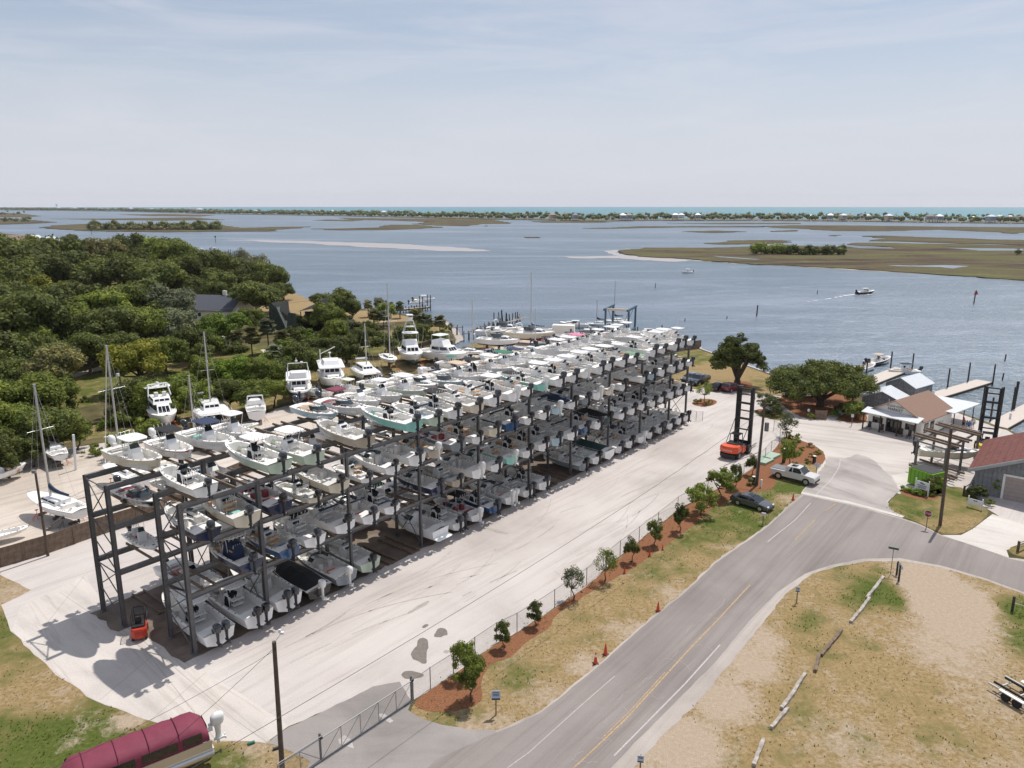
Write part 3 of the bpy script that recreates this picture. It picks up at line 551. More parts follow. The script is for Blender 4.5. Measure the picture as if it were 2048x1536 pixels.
sheet("mulch_bed", [(1671, 839), (1689, 827), (1732, 827), (1735, 838), (1728, 846), (1699, 845)], .018, M_MULCH, jit=.1)
sheet("mulch_bed", [(1797, 980), (1806, 978), (1858, 985), (1876, 990), (1877, 998), (1850, 1000), (1823, 996), (1806, 990)], .019, M_MULCH, smooth=1)
def tufts(name, label, mat, pick, hgt, seed):
    rnd = random.Random(seed); m = MB(); RP = [G(*q) for q in ROAD]; YP_ = [G(*q) for q in YARD]
    for (nm, vo, buf, step, z) in GS:
        if nm not in ('verge_grass', 'field_grass', 'corner_grass', 'corner_lawn'): continue
        for i, v in enumerate(vo):
            if math.hypot(v[0], v[1]) > 95 or v[1] < 30: continue
            k = pick(buf[i * 4], buf[i * 4 + 1]) * step * step
            n = int(k) + (rnd.random() < k - int(k))
            cl = noise.noise(Vector((v[0] * .5, v[1] * .5, seed))) > -.05
            for _ in range(n * 2 if cl else 0):
                x, y = v[0] + rnd.uniform(-.7, .7) * step, v[1] + rnd.uniform(-.7, .7) * step
                if inside((x, y), RP) or (nm == 'corner_grass' and inside((x, y), YP_)): continue
                for b in range(5):
                    a = rnd.uniform(0, 6.3); h = hgt * rnd.uniform(.5, 1.3); c_, s_ = math.cos(a), math.sin(a); w_ = .035; L = h * .8
                    m.add([(x - s_ * w_, y + c_ * w_, z), (x + s_ * w_, y - c_ * w_, z), (x + c_ * L, y + s_ * L, z + h)], [(0, 1, 2)])
    return tag(m.build(name, mat), label, 'grass', None, 'stuff')
tufts('grass_tufts', 'short green grass and weeds growing on the verges', LEAF['g'], lambda g, s: 6 * max(0, g - .18) * max(0, 1 - s), .10, 3)
M_STRAW = pm("straw_blades", (.34, .26, .13), .9, var=.25, scale=2, spec=.1)
tufts('dry_grass_tufts', 'dry straw-coloured grass over the verge and field', M_STRAW, lambda g, s: 2.6 * max(0, 1 - 2 * g) * max(0, 1 - 1.3 * s), .08, 4)
# marsh islands, sand bars (low terrain standing just out of the water)
def isle(px, z=.35, mat=None): return sheet("marsh", px, WATER_Z + z, mat or M_MARSH, jit=9, step=5, zz=WATER_Z + z, skirt=.5, fr=.035)
isle([(1233, 504), (1255, 499), (1290, 495), (1420, 495), (1520, 492), (1600, 491), (1690, 493), (1794, 494), (2048, 493), (2500, 492), (2500, 585), (2048, 558), (1928, 552), (1821, 544), (1687, 536), (1520, 528), (1432, 523), (1376, 517), (1279, 512), (1245, 508)], .5)
isle([(1725, 472), (1765, 471), (1875, 475), (2000, 479), (2048, 480), (2400, 484), (2400, 488), (2048, 490), (1861, 484.5), (1790, 482), (1733, 481.8), (1770, 477)])
isle([(1689, 488), (1722, 485), (1875, 487), (2048, 490.5), (2048, 494), (1794, 494), (1750, 492)])
isle([(1520, 452), (1580, 450.5), (1687, 450.5), (1875, 453), (2048, 454.5), (2500, 458), (2500, 468), (2048, 464), (2024, 467), (1990, 464), (1875, 459), (1834, 460), (1781, 462), (1674, 461.5), (1628, 459), (1599, 457), (1540, 455)])
isle([(1160, 456.5), (1228, 454.6), (1279, 452.5), (1500, 451.8), (1530, 452), (1530, 454), (1355, 454.3), (1290, 455.5), (1228, 457)])
isle([(1063, 442.6), (1100, 441.5), (1200, 443), (1222, 444.6), (1180, 445.3), (1085, 445)]); isle([(1335, 446.5), (1450, 445.8), (1600, 446), (1600, 447.5), (1450, 448)])
isle([(1357, 463.3), (1432, 461), (1498, 463.3), (1432, 465.5)]); isle([(1412, 486), (1482, 480), (1560, 480), (1580, 484), (1520, 488), (1440, 488)])
isle([(1540, 461.7), (1590, 460), (1595, 462), (1545, 463.3)]); isle([(1658, 470), (1674, 470), (1674, 472), (1660, 471.8)]); isle([(1050, 474.3), (1079, 473.7), (1079, 475.6), (1055, 475.6)])
isle([(622, 457.5), (700, 456.5), (754, 454.6), (779, 449.5), (835, 449.5), (870, 453), (886, 455), (779, 459.5), (680, 460.3)])
isle([(827, 448), (870, 450.5), (931, 452), (962, 447.6), (1013, 447.5), (1022, 445.7), (982, 438.6), (900, 436.8), (830, 437), (760, 436.5), (678, 435.5), (700, 439.2), (780, 441), (855, 443.5), (840, 446)])
isle([(627, 440.8), (655, 439), (728, 440), (700, 442.5)]); isle([(462, 456), (560, 453.5), (622, 452.8), (600, 456), (551, 459), (551, 462), (480, 461.5)])
isle([(81, 454.6), (114, 450), (178, 447.5), (431, 448), (482, 456.5), (545, 458), (540, 462), (431, 462.5), (330, 463.8), (178, 461.5), (114, 458)], .6)
isle([(-300, 430), (0, 436.5), (60, 439.5), (112, 444.3), (60, 447), (0, 448.5), (-300, 452)], .6); isle([(-300, 420), (0, 425), (50, 428), (80, 432), (50, 434.3), (0, 434), (-300, 432)], .6)
isle([(101, 437.5), (230, 437), (381, 434.5), (449, 439.5), (330, 441), (230, 439.8)]); isle([(240, 429), (330, 427.8), (430, 430), (400, 433), (300, 431.8)])
M_BAR = pm("shallow_sand_bar", (.38, .335, .32), .6, var=.12, scale=.02, detail=8, col2=(.30, .31, .33))
isle([(455, 480), (500, 479.2), (627, 482.5), (754, 486), (881, 492.6), (960, 498.5), (982, 502), (931, 503.5), (830, 499), (728, 494), (627, 488), (500, 482.5)], .12, M_BAR)
isle([(1212, 503), (1230, 500), (1254, 497.5), (1262, 497.3), (1236, 504), (1250, 509.5), (1300, 513.5), (1376, 519), (1350, 523), (1280, 521), (1240, 516), (1150, 516), (1120, 513.5), (1160, 512), (1220, 511)], .1, M_BAR)
isle([(1360, 517.5), (1432, 523.5), (1520, 528.8), (1687, 536.8), (1821, 545), (1928, 552.8), (2048, 558.8), (2048, 560.5), (1821, 546.5), (1620, 535), (1432, 525)], .1, M_SAND)
for pp in ([(1772, 530), (1820, 531), (1890, 530), (1936, 532), (1915, 535), (1905, 537), (1880, 534), (1800, 532.3)], [(1884, 495.5), (1960, 496.5), (2048, 497.5), (2048, 501), (1960, 501), (1930, 498)], [(1425, 511.5), (1520, 518), (1510, 519.5), (1440, 514.3)], [(1700, 494), (1780, 495), (1790, 497), (1720, 496)]):
    sheet("marsh_pool", pp, WATER_Z + .53, M_WATER, jit=1.2, step=5, zz=WATER_Z + .53)
M_FOAM = pm("foam", (.62, .65, .66), .6, var=.15, scale=1)
def wake(px, w0, w1):
    p = [G(x, y, WATER_Z) for x, y in px]; m = MB(); q = []
    for i in range(len(p) - 1):
        for k in range(10): t = k / 10; q.append((p[i][0] * (1 - t) + p[i + 1][0] * t, p[i][1] * (1 - t) + p[i + 1][1] * t))
    for i in range(len(q) - 1):
        f = i / len(q); wd = (w0 * (1 - f) + w1 * f) * (1 + .5 * noise.noise(Vector((i * .9, 0, 0)))); a, b = q[i], q[i + 1]
        if f > .35 and noise.noise(Vector((i * .6, 7, 0))) > .1: continue
        m.add([(a[0], a[1] - wd, WATER_Z + .03), (b[0], b[1] - wd, WATER_Z + .03), (b[0], b[1] + wd, WATER_Z + .03), (a[0], a[1] + wd, WATER_Z + .03)], [(0, 1, 2, 3)])
    return struct(m.build("water_wake", M_FOAM))
wake([(1716, 588), (1690, 591), (1660, 597), (1610, 604)], .9, .35); wake([(1385, 546), (1400, 546.5), (1420, 546)], .25, .1); wake([(1745, 588.5), (1730, 590), (1716, 589)], .6, .5)
# ================================================================== BOATS
def section(t, L, B, H, bow=2.3, rake=.10, stern=.93):
    s = max(0, (t - .38) / .62); wd = B / 2 * (stern + (1 - stern) * min(1, t / .35)) * max(0, 1 - s ** bow) ** .62
    wc = wd * (.86 - .32 * s ** 1.5); zk = H * .5 * max(0, (t - .6) / .4) ** 2.4
    zc = H * (.26 + .42 * max(0, (t - .35) / .65) ** 1.8); zs = H * (.86 + .30 * t ** 2.4)
    x = -L / 2 + t * L; xk = x - rake * L * t ** 4 * 1.0
    return x, xk, wd, wc, zk, min(zc, zs - .05), zs
TS = [0, .08, .2, .34, .48, .6, .7, .79, .87, .93, .97, .993]
def hull_mb(L, B, H, **k):
    m = MB(); rows = []
    for t in TS:
        x, xk, wd, wc, zk, zc, zs = section(t, L, B, H, **k); xm = (x + xk) / 2
        rows.append([(x, -wd, zs), (x + .0, -wd * .985, zs - .1 * H), (xm, -wc, zc + .04 * H), (xm, -wc * .96, zc), (xk, 0, zk), (xm, wc * .96, zc), (xm, wc, zc + .04 * H), (x, wd * .985, zs - .1 * H), (x, wd, zs)])
    n = 9; vs = [p for r in rows for p in r]; fs = []
    o = 0
    for i in range(len(rows) - 1):
        for j in range(n - 1):
            fs.append(((i * n + j, (i + 1) * n + j, (i + 1) * n + j + 1, i * n + j + 1), 1 if j in (3, 4) else (2 if j in (0, 7) else 0)))
    for f, mt in fs:
        a = [vs[q] for q in f]; m.add(a, [(0, 1, 2, 3)], mt, False)
    m.add(rows[0], [tuple(range(n))], 0); m.add([rows[-1][k_] for k_ in range(n)], [tuple(range(n))[::-1]], 0)
    return m
def deck_mb(L, B, H, t0=.05, tc=.86, fl=.45, gw=.17, crown=.05, **k):
    """gunwale ring, sunken cockpit, foredeck"""
    m = MB(); T = sorted(set([t for t in TS if t < .99] + [t0, tc])); out = []; inn = []
    for t in T:
        x, xk, wd, wc, zk, zc, zs = section(t, L, B, H, **k); out.append((x, wd + .03, zs + .015)); inn.append((x, max(.02, wd - gw - .12 * max(0, t - .6)), zs + .03))
    def q(a, b, c, d): m.add([a, b, c, d], [(0, 1, 2, 3)])
    zf = H * fl
    for i in range(len(T) - 1):
        (x0, w0, z0), (x1, w1, z1) = out[i], out[i + 1]; (_, v0, y0), (_, v1, y1) = inn[i], inn[i + 1]
        for s in (1, -1):
            A, B_, C, D = (x0, s * w0, z0), (x1, s * w1, z1), (x1, s * v1, y1), (x0, s * v0, y0)
            (q(A, B_, C, D) if s < 0 else q(D, C, B_, A))
            E_, F_ = (x0, s * w0, z0 - .07), (x1, s * w1, z1 - .07)
            (q(E_, F_, B_, A) if s < 0 else q(A, B_, F_, E_))
        if T[i] >= t0 - 1e-6 and T[i + 1] <= tc + 1e-6:
            for s in (1, -1):
                A, B_ = (x0, s * v0, y0), (x1, s * v1, y1); C, D = (x1, s * v1, zf), (x0, s * v0, zf)
                (q(A, B_, C, D) if s < 0 else q(D, C, B_, A))
            m.add([(x0, -v0, zf), (x1, -v1, zf), (x1, v1, zf), (x0, v0, zf)], [(0, 1, 2, 3)], 1)
        else:
            q((x0, -v0, y0), (x1, -v1, y1), (x1, 0, y1 + crown), (x0, 0, y0 + crown)); q((x0, 0, y0 + crown), (x1, 0, y1 + crown), (x1, v1, y1), (x0, v0, y0))
    for t, sgn in ((t0, 1), (tc, -1)):
        i = T.index(t); x, v, y = inn[i]; P_ = [(x, -v, zf), (x, v, zf), (x, v, y), (x, 0, y + crown), (x, -v, y)]
        m.add(P_ if sgn > 0 else P_[::-1], [tuple(range(5))])
    for t in [t0 + (tc - t0) * (kk + .5) / 7 for kk in range(7)]:                 # rod holders, cleats and hatches
        x, xk, wd, wc, zk, zc, zs = section(t, L, B, H, **k)
        for s in (1, -1):
            m.box((x, s * max(.05, wd - gw * .55), zs + .04), (.11, .08, .03), m=2)
    x, xk, wd, wc, zk, zc, zs = section(t0, L, B, H, **k); m.box((x + .32, 0, zf + .2), (.5, max(.3, (wd - gw) * 1.5), .4), m=3); m.box((x - .1 * 0 + .12, 0, zs - .06), (.12, (wd - gw) * 1.4, .1), m=0)
    x, xk, wd, wc, zk, zc, zs = section(min(.93, tc + .05), L, B, H, **k); m.box((x, 0, zs + crown + .02), (.3, .22, .03), m=2)
    x, wd, z = out[0]; m.add([(x, -wd, z - .07), (x, -wd, z), (x, wd, z), (x, wd, z - .07)], [(0, 1, 2, 3)])
    return m
def engine_mb():
    m = MB(); rg = []
    for z, l, wd, dx in ((.74, .22, .15, 0), (.80, .31, .21, 0), (.98, .36, .25, -.01), (1.2, .36, .25, -.03), (1.34, .31, .22, -.06), (1.41, .20, .14, -.09)):
        rg.append([(dx - .12 + l * math.copysign(abs(math.cos(a)) ** .7, math.cos(a)), wd * math.copysign(abs(math.sin(a)) ** .7, math.sin(a)), z) for a in [i * PI / 6 for i in range(12)]])
    m.loft(rg, 0, True)
    return m
def engineleg_mb():
    m = MB(); rg = []
    for z, l, wd, dx in ((.80, .22, .14, 0), (.55, .17, .10, -.02), (.2, .15, .075, -.03), (-.05, .2, .06, -.04), (-.1, .3, .11, -.04)):
        rg.append([(dx - .12 + l * math.cos(a), wd * math.sin(a), z) for a in [i * PI / 4 for i in range(8)]])
    m.loft(rg[::-1], 0, True); m.cyl((-.50, 0, -.17), (.12, 0, -.17), .075, .05); m.box((-.1, 0, -.3), (.16, .025, .25)); m.box((.28, 0, .7), (.25, .3, .3))
    for k in range(3): a = k * 2 * PI / 3; m.box((-.48, .1 * math.cos(a), -.17 + .1 * math.sin(a)), (.05, .11, .11))
    return m
def console_mb(h=1.15, wd=.85, l=.85):
    m = MB(); m.prism([(-l / 2, 0), (l / 2, 0), (l / 2 - .02, h * .72), (l * .18, h), (-l * .22, h), (-l / 2, h * .72)], -wd / 2, wd / 2, 0)
    m.add([(l * .16, -wd * .47, h), (l * .16, wd * .47, h), (-l * .12, wd * .40, h + .38), (-l * .12, -wd * .40, h + .38)], [(0, 1, 2, 3), (3, 2, 1, 0)], 1)
    m.box((-l * .38, 0, h * .82), (.14, wd * .7, .22), m=2, ry=.5)
    for k in range(10):
        a, b = k * 2 * PI / 10, (k + 1) * 2 * PI / 10
        m.cyl((-l * .56, .19 * math.cos(a), h * .8 + .19 * math.sin(a)), (-l * .56, .19 * math.cos(b), h * .8 + .19 * math.sin(b)), .02, n=4, m=2)
    return m
def lean_mb(wd=1.0):
    m = MB(); m.rbox((0, 0, .42), (.5, wd, .12), .05, m=0); m.rbox((0, 0, .9), (.5, wd + .1, .14), .06, m=0)
    for s in (-1, 1):
        for x in (-.2, .2): m.cyl((x, s * wd * .46, 0), (x, s * wd * .46, .9), .025, n=5, m=1)
    m.cyl((-.28, -wd / 2, 1.25), (-.28, wd / 2, 1.25), .02, n=5, m=1)
    for k in range(5): y = -wd / 2 + wd * (k + .5) / 5; m.cyl((-.28, y, 1.0), (-.3, y, 1.45), .028, n=5, m=1)
    return m
def top_mb(l=2.0, wd=1.7, soft=False):
    m = MB(); rg = []
    for z, k in ((0, .96), (.05, 1), (.09, .98), (.14, .7)):
        rg.append([(l / 2 * k * math.copysign(abs(math.cos(a)) ** .45, math.cos(a)), wd / 2 * k * math.copysign(abs(math.sin(a)) ** .45, math.sin(a)), z * (.6 if soft else 1)) for a in [i * PI / 8 for i in range(16)]])
    m.loft(rg, 0, False)
    if not soft: m.cyl((.2, 0, .12), (.2, 0, .22), .16, .1, n=8)
    return m
def topframe_mb(l, wd, h, rods=True):
    m = MB(); bw = .42
    for s in (-1, 1):
        for x0, x1 in ((.45, .7), (-.3, -.55)): m.cyl((x0, s * bw, 0), (x1 * l / 2, s * wd * .42, h), .028, n=5)
        m.cyl((.4, s * bw, .45 * h), (-.28, s * bw, .55 * h), .02, n=4); m.cyl((.55 * l / 2, s * wd * .42, h - .02), (-.8 * l / 2, s * wd * .42, h - .02), .025, n=4)
    for x in (-.55, .1, .7): m.cyl((x * l / 2, -wd * .42, h - .02), (x * l / 2, wd * .42, h - .02), .022, n=4)
    if rods:
        for k in range(5): y = -wd * .4 + wd * .8 * k / 4; m.cyl((-l * .48, y, h - .15), (-l * .55, y, h + .3), .028, n=5)
    return m
def rail_mb(L, B, H, t0, t1, h=.3, inset=.06):
    m = MB(); pts = []
    T = [t0 + (t1 - t0) * i / 6 for i in range(7)]
    for s in (1, -1):
        P_ = []
        for t in T:
            x, xk, wd, wc, zk, zc, zs = section(t, L, B, H); P_.append((x, s * max(.02, wd - inset), zs + h)); m.cyl((x, s * max(.02, wd - inset), zs), P_[-1], .013, n=3)
        m.tube(P_, .015, 4)
    x, xk, wd, wc, zk, zc, zs = section(t1, L, B, H); m.cyl((x, max(.02, wd - inset), zs + h), (x, -max(.02, wd - inset), zs + h), .02, n=4)
    return m
def cover_mb(L, B, H, t0=.02, t1=.97, peak=.7):
    m = MB(); rg = []
    T = [t0 + (t1 - t0) * i / 12 for i in range(13)]
    for i, t in enumerate(T):
        x, xk, wd, wc, zk, zc, zs = section(t, L, B, H); w_ = max(.03, wd + .035); k = math.sin(PI * min(1, .15 + .85 * (i / 12))) * peak * (1 + .12 * math.sin(i * 2.1))
        rg.append([(x, -w_, zs - .16), (x, -w_, zs), (x, -w_ * .5, zs + k * .62), (x, 0, zs + k), (x, w_ * .5, zs + k * .62), (x, w_, zs), (x, w_, zs - .16)])
    m.loft(rg[::-1], 0, False, closed=False, cap=False); m.add(rg[0], [tuple(range(7))[::-1]]); m.add(rg[-1], [tuple(range(7))])
    return m
def cabin_mb(x0, x1, w0, w1, z0, h, rake=.5, band=None, aft=0):
    """tapered deckhouse with window band; x0 aft, x1 forward"""
    m = MB(); A = [(x0, -w0, z0), (x1, -w1, z0), (x1, w1, z0), (x0, w0, z0)]; k = .88
    B_ = [(x0 + aft, -w0 * k, z0 + h), (x1 - rake, -w1 * k, z0 + h), (x1 - rake, w1 * k, z0 + h), (x0 + aft, w0 * k, z0 + h)]
    C = [((x0 + aft + .15), -w0 * k * .9, z0 + h + .07), (x1 - rake - .2, -w1 * k * .88, z0 + h + .07), (x1 - rake - .2, w1 * k * .88, z0 + h + .07), (x0 + aft + .15, w0 * k * .9, z0 + h + .07)]
    m.loft([A, B_, C], 0, False)
    if band:
        b0, b1 = band
        def pt(i, f, o=.02):
            a, b = A[i], B_[i]; p = [a[j] + (b[j] - a[j]) * f for j in range(3)]; return p
        for (i, j, nx, ny, parts) in ((1, 2, 1, 0, 3), (0, 1, 0, -1, 2), (3, 2, 0, 1, 2)):
            for p in range(parts):
                f0, f1 = .06 + p * .88 / parts + .02, .06 + (p + 1) * .88 / parts - .02; q = []
                for (f, bz) in ((f0, b0), (f1, b0), (f1, b1), (f0, b1)):
                    a, b = pt(i, bz), pt(j, bz); q.append((a[0] + (b[0] - a[0]) * f + nx * .02, a[1] + (b[1] - a[1]) * f + ny * .02, a[2] + (b[2] - a[2]) * f))
                m.add(q, [(0, 1, 2, 3), (3, 2, 1, 0)], 1)
    return m
def windscreen_mb(wd, l=.7, h=.42):
    m = MB(); P_ = [(-l, -wd / 2), (-.1, -wd / 2 * .96), (.25, -wd * .28), (.32, 0), (.25, wd * .28), (-.1, wd / 2 * .96), (-l, wd / 2)]
    for a, b in zip(P_, P_[1:]):
        m.add([(a[0], a[1], 0), (b[0], b[1], 0), (b[0] - h * .7, b[1] * .93, h), (a[0] - h * .7, a[1] * .93, h)], [(0, 1, 2, 3), (3, 2, 1, 0)], 0)
        m.cyl((a[0] - h * .7, a[1] * .93, h), (b[0] - h * .7, b[1] * .93, h), .018, n=4, m=1)
    return m
HULLC = {'w': (M_WHITE, 'white'), 'c': (M_CREAM, 'cream'), 't': (M_TAN, 'tan'), 'p': (M_PALEGRN, 'pale green'), 'T': (M_TEAL, 'teal'), 'l': (M_PALEBLUE, 'pale blue'), 'n': (M_NAVY, 'navy'),
         'b': (M_BLUE, 'blue'), 'g': (M_GREYHULL, 'grey'), 's': (M_SLATE, 'dark slate'), 'r': (M_WHITE, 'red-striped white'), 'k': (M_BLACKP, 'black')}
TOPC = {'W': (M_WHITE, 'white hardtop'), 'K': (M_CANB, 'black T-top'), 'N': (M_CANN, 'navy T-top'), 'G': (M_CANG, 'green T-top'), 'P': (M_CANP, 'pink T-top'), 'Y': (M_CANT, 'tan T-top')}
ENGC = {'g': (M_ENGG, 'charcoal outboard'), 'b': (M_ENGB, 'black outboard'), 'w': (M_ENGW, 'white outboard')}
COVC = {'k': (M_CANB, 'black'), 'n': (M_CANN, 'navy'), 'G': (M_CANSG, 'sage green'), 'd': (M_CANDG, 'dark green')}
KINDN = {'o': 'open boat', 'c': 'cabin boat', 'r': 'runabout', 's': 'skiff', 'e': 'express cruiser'}
def make_boat(kind, hc, top, eng, ne, L, loc, rz, where, group, cover=None, name=None):
    """kind o open / c walkaround with windscreen / r bowrider / s skiff / e express; top code or None; eng colour, ne engines"""
    B = {'o': .35, 'c': .35, 'r': .34, 's': .32, 'e': .34}[kind] * L; H = {'o': .175, 'c': .185, 'r': .16, 's': .12, 'e': .2}[kind] * L
    B = round(min(B, 2.9 if L > 8.5 else 2.7 if L > 7 else 2.45), 2); H = round(H, 2); L = round(L, 2)
    hm, hn = HULLC[hc]
    if name: lab = name
    else:
        bits = [hn, KINDN[kind]]
        if cover: bits += ['under', COVC[cover][1], 'cover']
        elif top: bits += ['with', TOPC[top][1]]
        elif eng and ne: bits += ['with', ('twin ' if ne == 2 else '') + ENGC[eng][1] + ('s' if ne == 2 else '')]
        lab = ' '.join(bits) + ', ' + where
    r = thing({'o': 'center_console_boat', 'c': 'walkaround_boat', 'r': 'runabout_boat', 's': 'skiff', 'e': 'express_cruiser'}[kind], lab, 'boat', loc, rz, group)
    stripe = M_RED if hc == 'r' else hm
    put('hull', cached(('h', L, B, H, hc), lambda: hull_mb(L, B, H).mesh('hull', [hm, M_BOTTOM if hc not in 'wr' else M_WHITE, stripe if hc == 'r' else (M_BLACKP if hc == 'k' else hm)])), r)
    t0, tc, fl = {'o': (.11, .88, .42), 'c': (.12, .55, .42), 'r': (.15, .86, .5), 's': (.06, .84, .55), 'e': (.12, .5, .45)}[kind]
    dm = M_VINYL if hc in 'ct' else M_DECK
    put('deck', cached(('d', L, B, H, kind, dm.name), lambda: deck_mb(L, B, H, t0, tc, fl, crown=.04 if kind in 'os' else .14).mesh('deck', [dm, M_FLOOR, M_FIT, M_VINYL])), r)
    zf = H * fl
    if cover:
        put('mooring_cover', cached(('cv', L, B, H, cover), lambda: cover_mb(L, B, H, .04 if kind != 'e' else .1, .95, .5).mesh('mooring_cover', COVC[cover][0])), r)
    else:
        if kind in 'os':
            cx = -.02 * L if kind == 'o' else -.05 * L
            put('console', cached(('con', kind), lambda: console_mb(*((1.2, .9, .9) if kind == 'o' else (.95, .6, .55))).mesh('console', [M_WHITE, M_SCREEN, M_BLACKM])), r, (cx, 0, zf))
            sm_ = random.choice([M_VINYL, M_VINYL, M_TANV, M_VINYL])
            put('leaning_post', cached(('lp', kind, sm_.name), lambda: lean_mb(1.0 if kind == 'o' else .7).mesh('leaning_post', [sm_, M_PIPE])), r, (cx - 1.0, 0, zf))
            if kind == 'o':
                for y_ in (.52, -.52): put('bow_seat', cached(('bs', sm_.name), lambda: MB().rbox((0, 0, .2), (1.1, .4, .4), .08).mesh('bow_seat', sm_)), r, (L * .23, y_, zf))
        if kind == 'c':
            put('cabin_trunk', cached(('ct', L, B, H), lambda: cabin_mb(.04 * L, .33 * L, B * .34, B * .15, H * .98, .32, .35, (.3, .8)).mesh('cabin_trunk', [M_WHITE, M_GLASS])), r)
            put('windscreen', cached(('ws', B), lambda: windscreen_mb(B * .68, .9, .5).mesh('windscreen', [M_SCREEN, M_PIPE])), r, (.10 * L, 0, H * 1.12))
            for y_ in (.5, -.5): put('helm_seat', cached(('hs',), lambda: MB().rbox((0, 0, .45), (.5, .5, .9), .08).mesh('helm_seat', M_VINYL)), r, (-.06 * L, y_, zf))
        if kind == 'r':
            put('windscreen', cached(('ws', B), lambda: windscreen_mb(B * .68, .9, .5).mesh('windscreen', [M_SCREEN, M_PIPE])), r, (.12 * L, 0, H * .98))
            sm_ = random.choice([M_VINYL, M_REDV, M_TANV, M_VINYL])
            put('rear_bench', cached(('rb', L, sm_.name), lambda: MB().rbox((0, 0, .25), (.55, B * .6, .5), .1).mesh('rear_bench', sm_)), r, (-.32 * L, 0, zf))
            for y_ in (.55, -.55):
                put('cockpit_seat', cached(('rs', sm_.name), lambda: MB().rbox((0, 0, .3), (.5, .5, .6), .1).mesh('cockpit_seat', sm_)), r, (-.08 * L, y_, zf)); put('bow_seat', cached(('rbs', sm_.name), lambda: MB().rbox((0, 0, .15), (.9, .3, .3), .1).mesh('bow_seat', sm_)), r, (.25 * L, y_ * .72, zf))
        if kind == 'e':
            put('cabin_trunk', cached(('et', L, B, H), lambda: cabin_mb(-.02 * L, .36 * L, B * .36, B * .15, H * .98, .42, .8, (.3, .8)).mesh('cabin_trunk', [M_WHITE, M_GLASS])), r)
            put('windscreen', cached(('wse', B), lambda: windscreen_mb(B * .78, 1.2, .6).mesh('windscreen', [M_SCREEN, M_PIPE])), r, (.06 * L, 0, H * 1.05))
            put('swim_platform', cached(('sp', B), lambda: MB().rbox((0, 0, 0), (.8, B * .85, .1), .2).mesh('swim_platform', M_WHITE)), r, (-L / 2 - .35, 0, H * .35))
            put('rear_bench', cached(('es', B), lambda: MB().rbox((0, 0, .25), (.6, B * .6, .5), .1).mesh('rear_bench', M_VINYL)), r, (-.36 * L, 0, zf)); put('helm_seat', cached(('es2',), lambda: MB().rbox((0, 0, .35), (.6, .6, .7), .1).mesh('helm_seat', M_VINYL)), r, (-.36 * L + 1.2, .5, zf))
        if top:
            tm = TOPC[top][0]; h = 2.05 if kind != 'e' else 1.6; tl = 2.4 if L > 6.4 else 1.9; tw = min(B * .78, 1.9); zb = zf; cx = -.03 * L
            tt = put('t_top', cached(('top', tl, tw, top), lambda: top_mb(tl, tw, top != 'W').mesh('t_top', tm)), r, (cx - .15, 0, zb + h))
            fr = put('top_frame', cached(('tf', tl, tw, h), lambda: topframe_mb(tl, tw, h).mesh('top_frame', M_PIPEW)), tt, (.1, 0, -h + .01))
        if random.random() < .55:
            q = random.choice([M_SIGNW, M_SIGNW, M_BLUE, M_RED, M_CANLB, M_ORANGE, M_TEAL]); put('cooler', cached(('cl', q.name), lambda: MB().rbox((0, 0, .2), (.45, .85, .4), .05).mesh('cooler', q)), r, (-L * random.uniform(.26, .36), random.uniform(-.4, .4), zf), random.uniform(-.2, .2))
        if random.random() < .35 and not top:
            q = random.choice([M_CANB, M_CANN, M_CANB]); put('folded_bimini', cached(('fb', B, q.name), lambda: MB().cyl((0, -B * .36, 0), (0, B * .36, 0), .09, n=7).cyl((-.1, -B * .37, .02), (.8, -B * .42, -.75), .02, n=4).cyl((-.1, B * .37, .02), (.8, B * .42, -.75), .02, n=4).mesh('folded_bimini', q)), r, (-L * .22, 0, H + .75))
        if random.random() < .5:
            put('antenna', cached(('an', top), lambda: MB().cyl((0, .3, 0), (-.5, .35, 2.6), .018, .008, n=4).mesh('antenna', M_PIPEW)), r, (-.05 * L, 0, zf + (2.1 if top else 1.1)))
        if random.random() < .3:
            put('console_cover', cached(('kc',), lambda: MB().rbox((0, 0, .62), (1.0, 1.0, 1.3), .2, top=.75).mesh('console_cover', M_CANB)), r, (-.02 * L, 0, zf)) if kind == 'o' else None
        if kind in 'ocre' and random.random() < .5:
            put('bow_rail', cached(('br', L, B, H), lambda: rail_mb(L, B, H, .62, .97).mesh('bow_rail', M_PIPE)), r)
    if ne and eng:
        zt = H * .9 - 1.0 * (.95 if L > 6 else .8)
        for k in range(ne):
            y = 0 if ne == 1 else (-.38 if k == 0 else .38); sc_ = 1.12 if L > 6.5 else .95
            e = put('outboard', cached(('leg', eng), lambda: engineleg_mb().mesh('outboard', M_ENGW if eng == 'w' else M_LEG)), r, (-L / 2 - .28, y, H * .88 - .60 * sc_), scale=sc_)
            put('cowling', cached(('cowl', eng), lambda: engine_mb().mesh('cowling', ENGC[eng][0])), e)
    return r
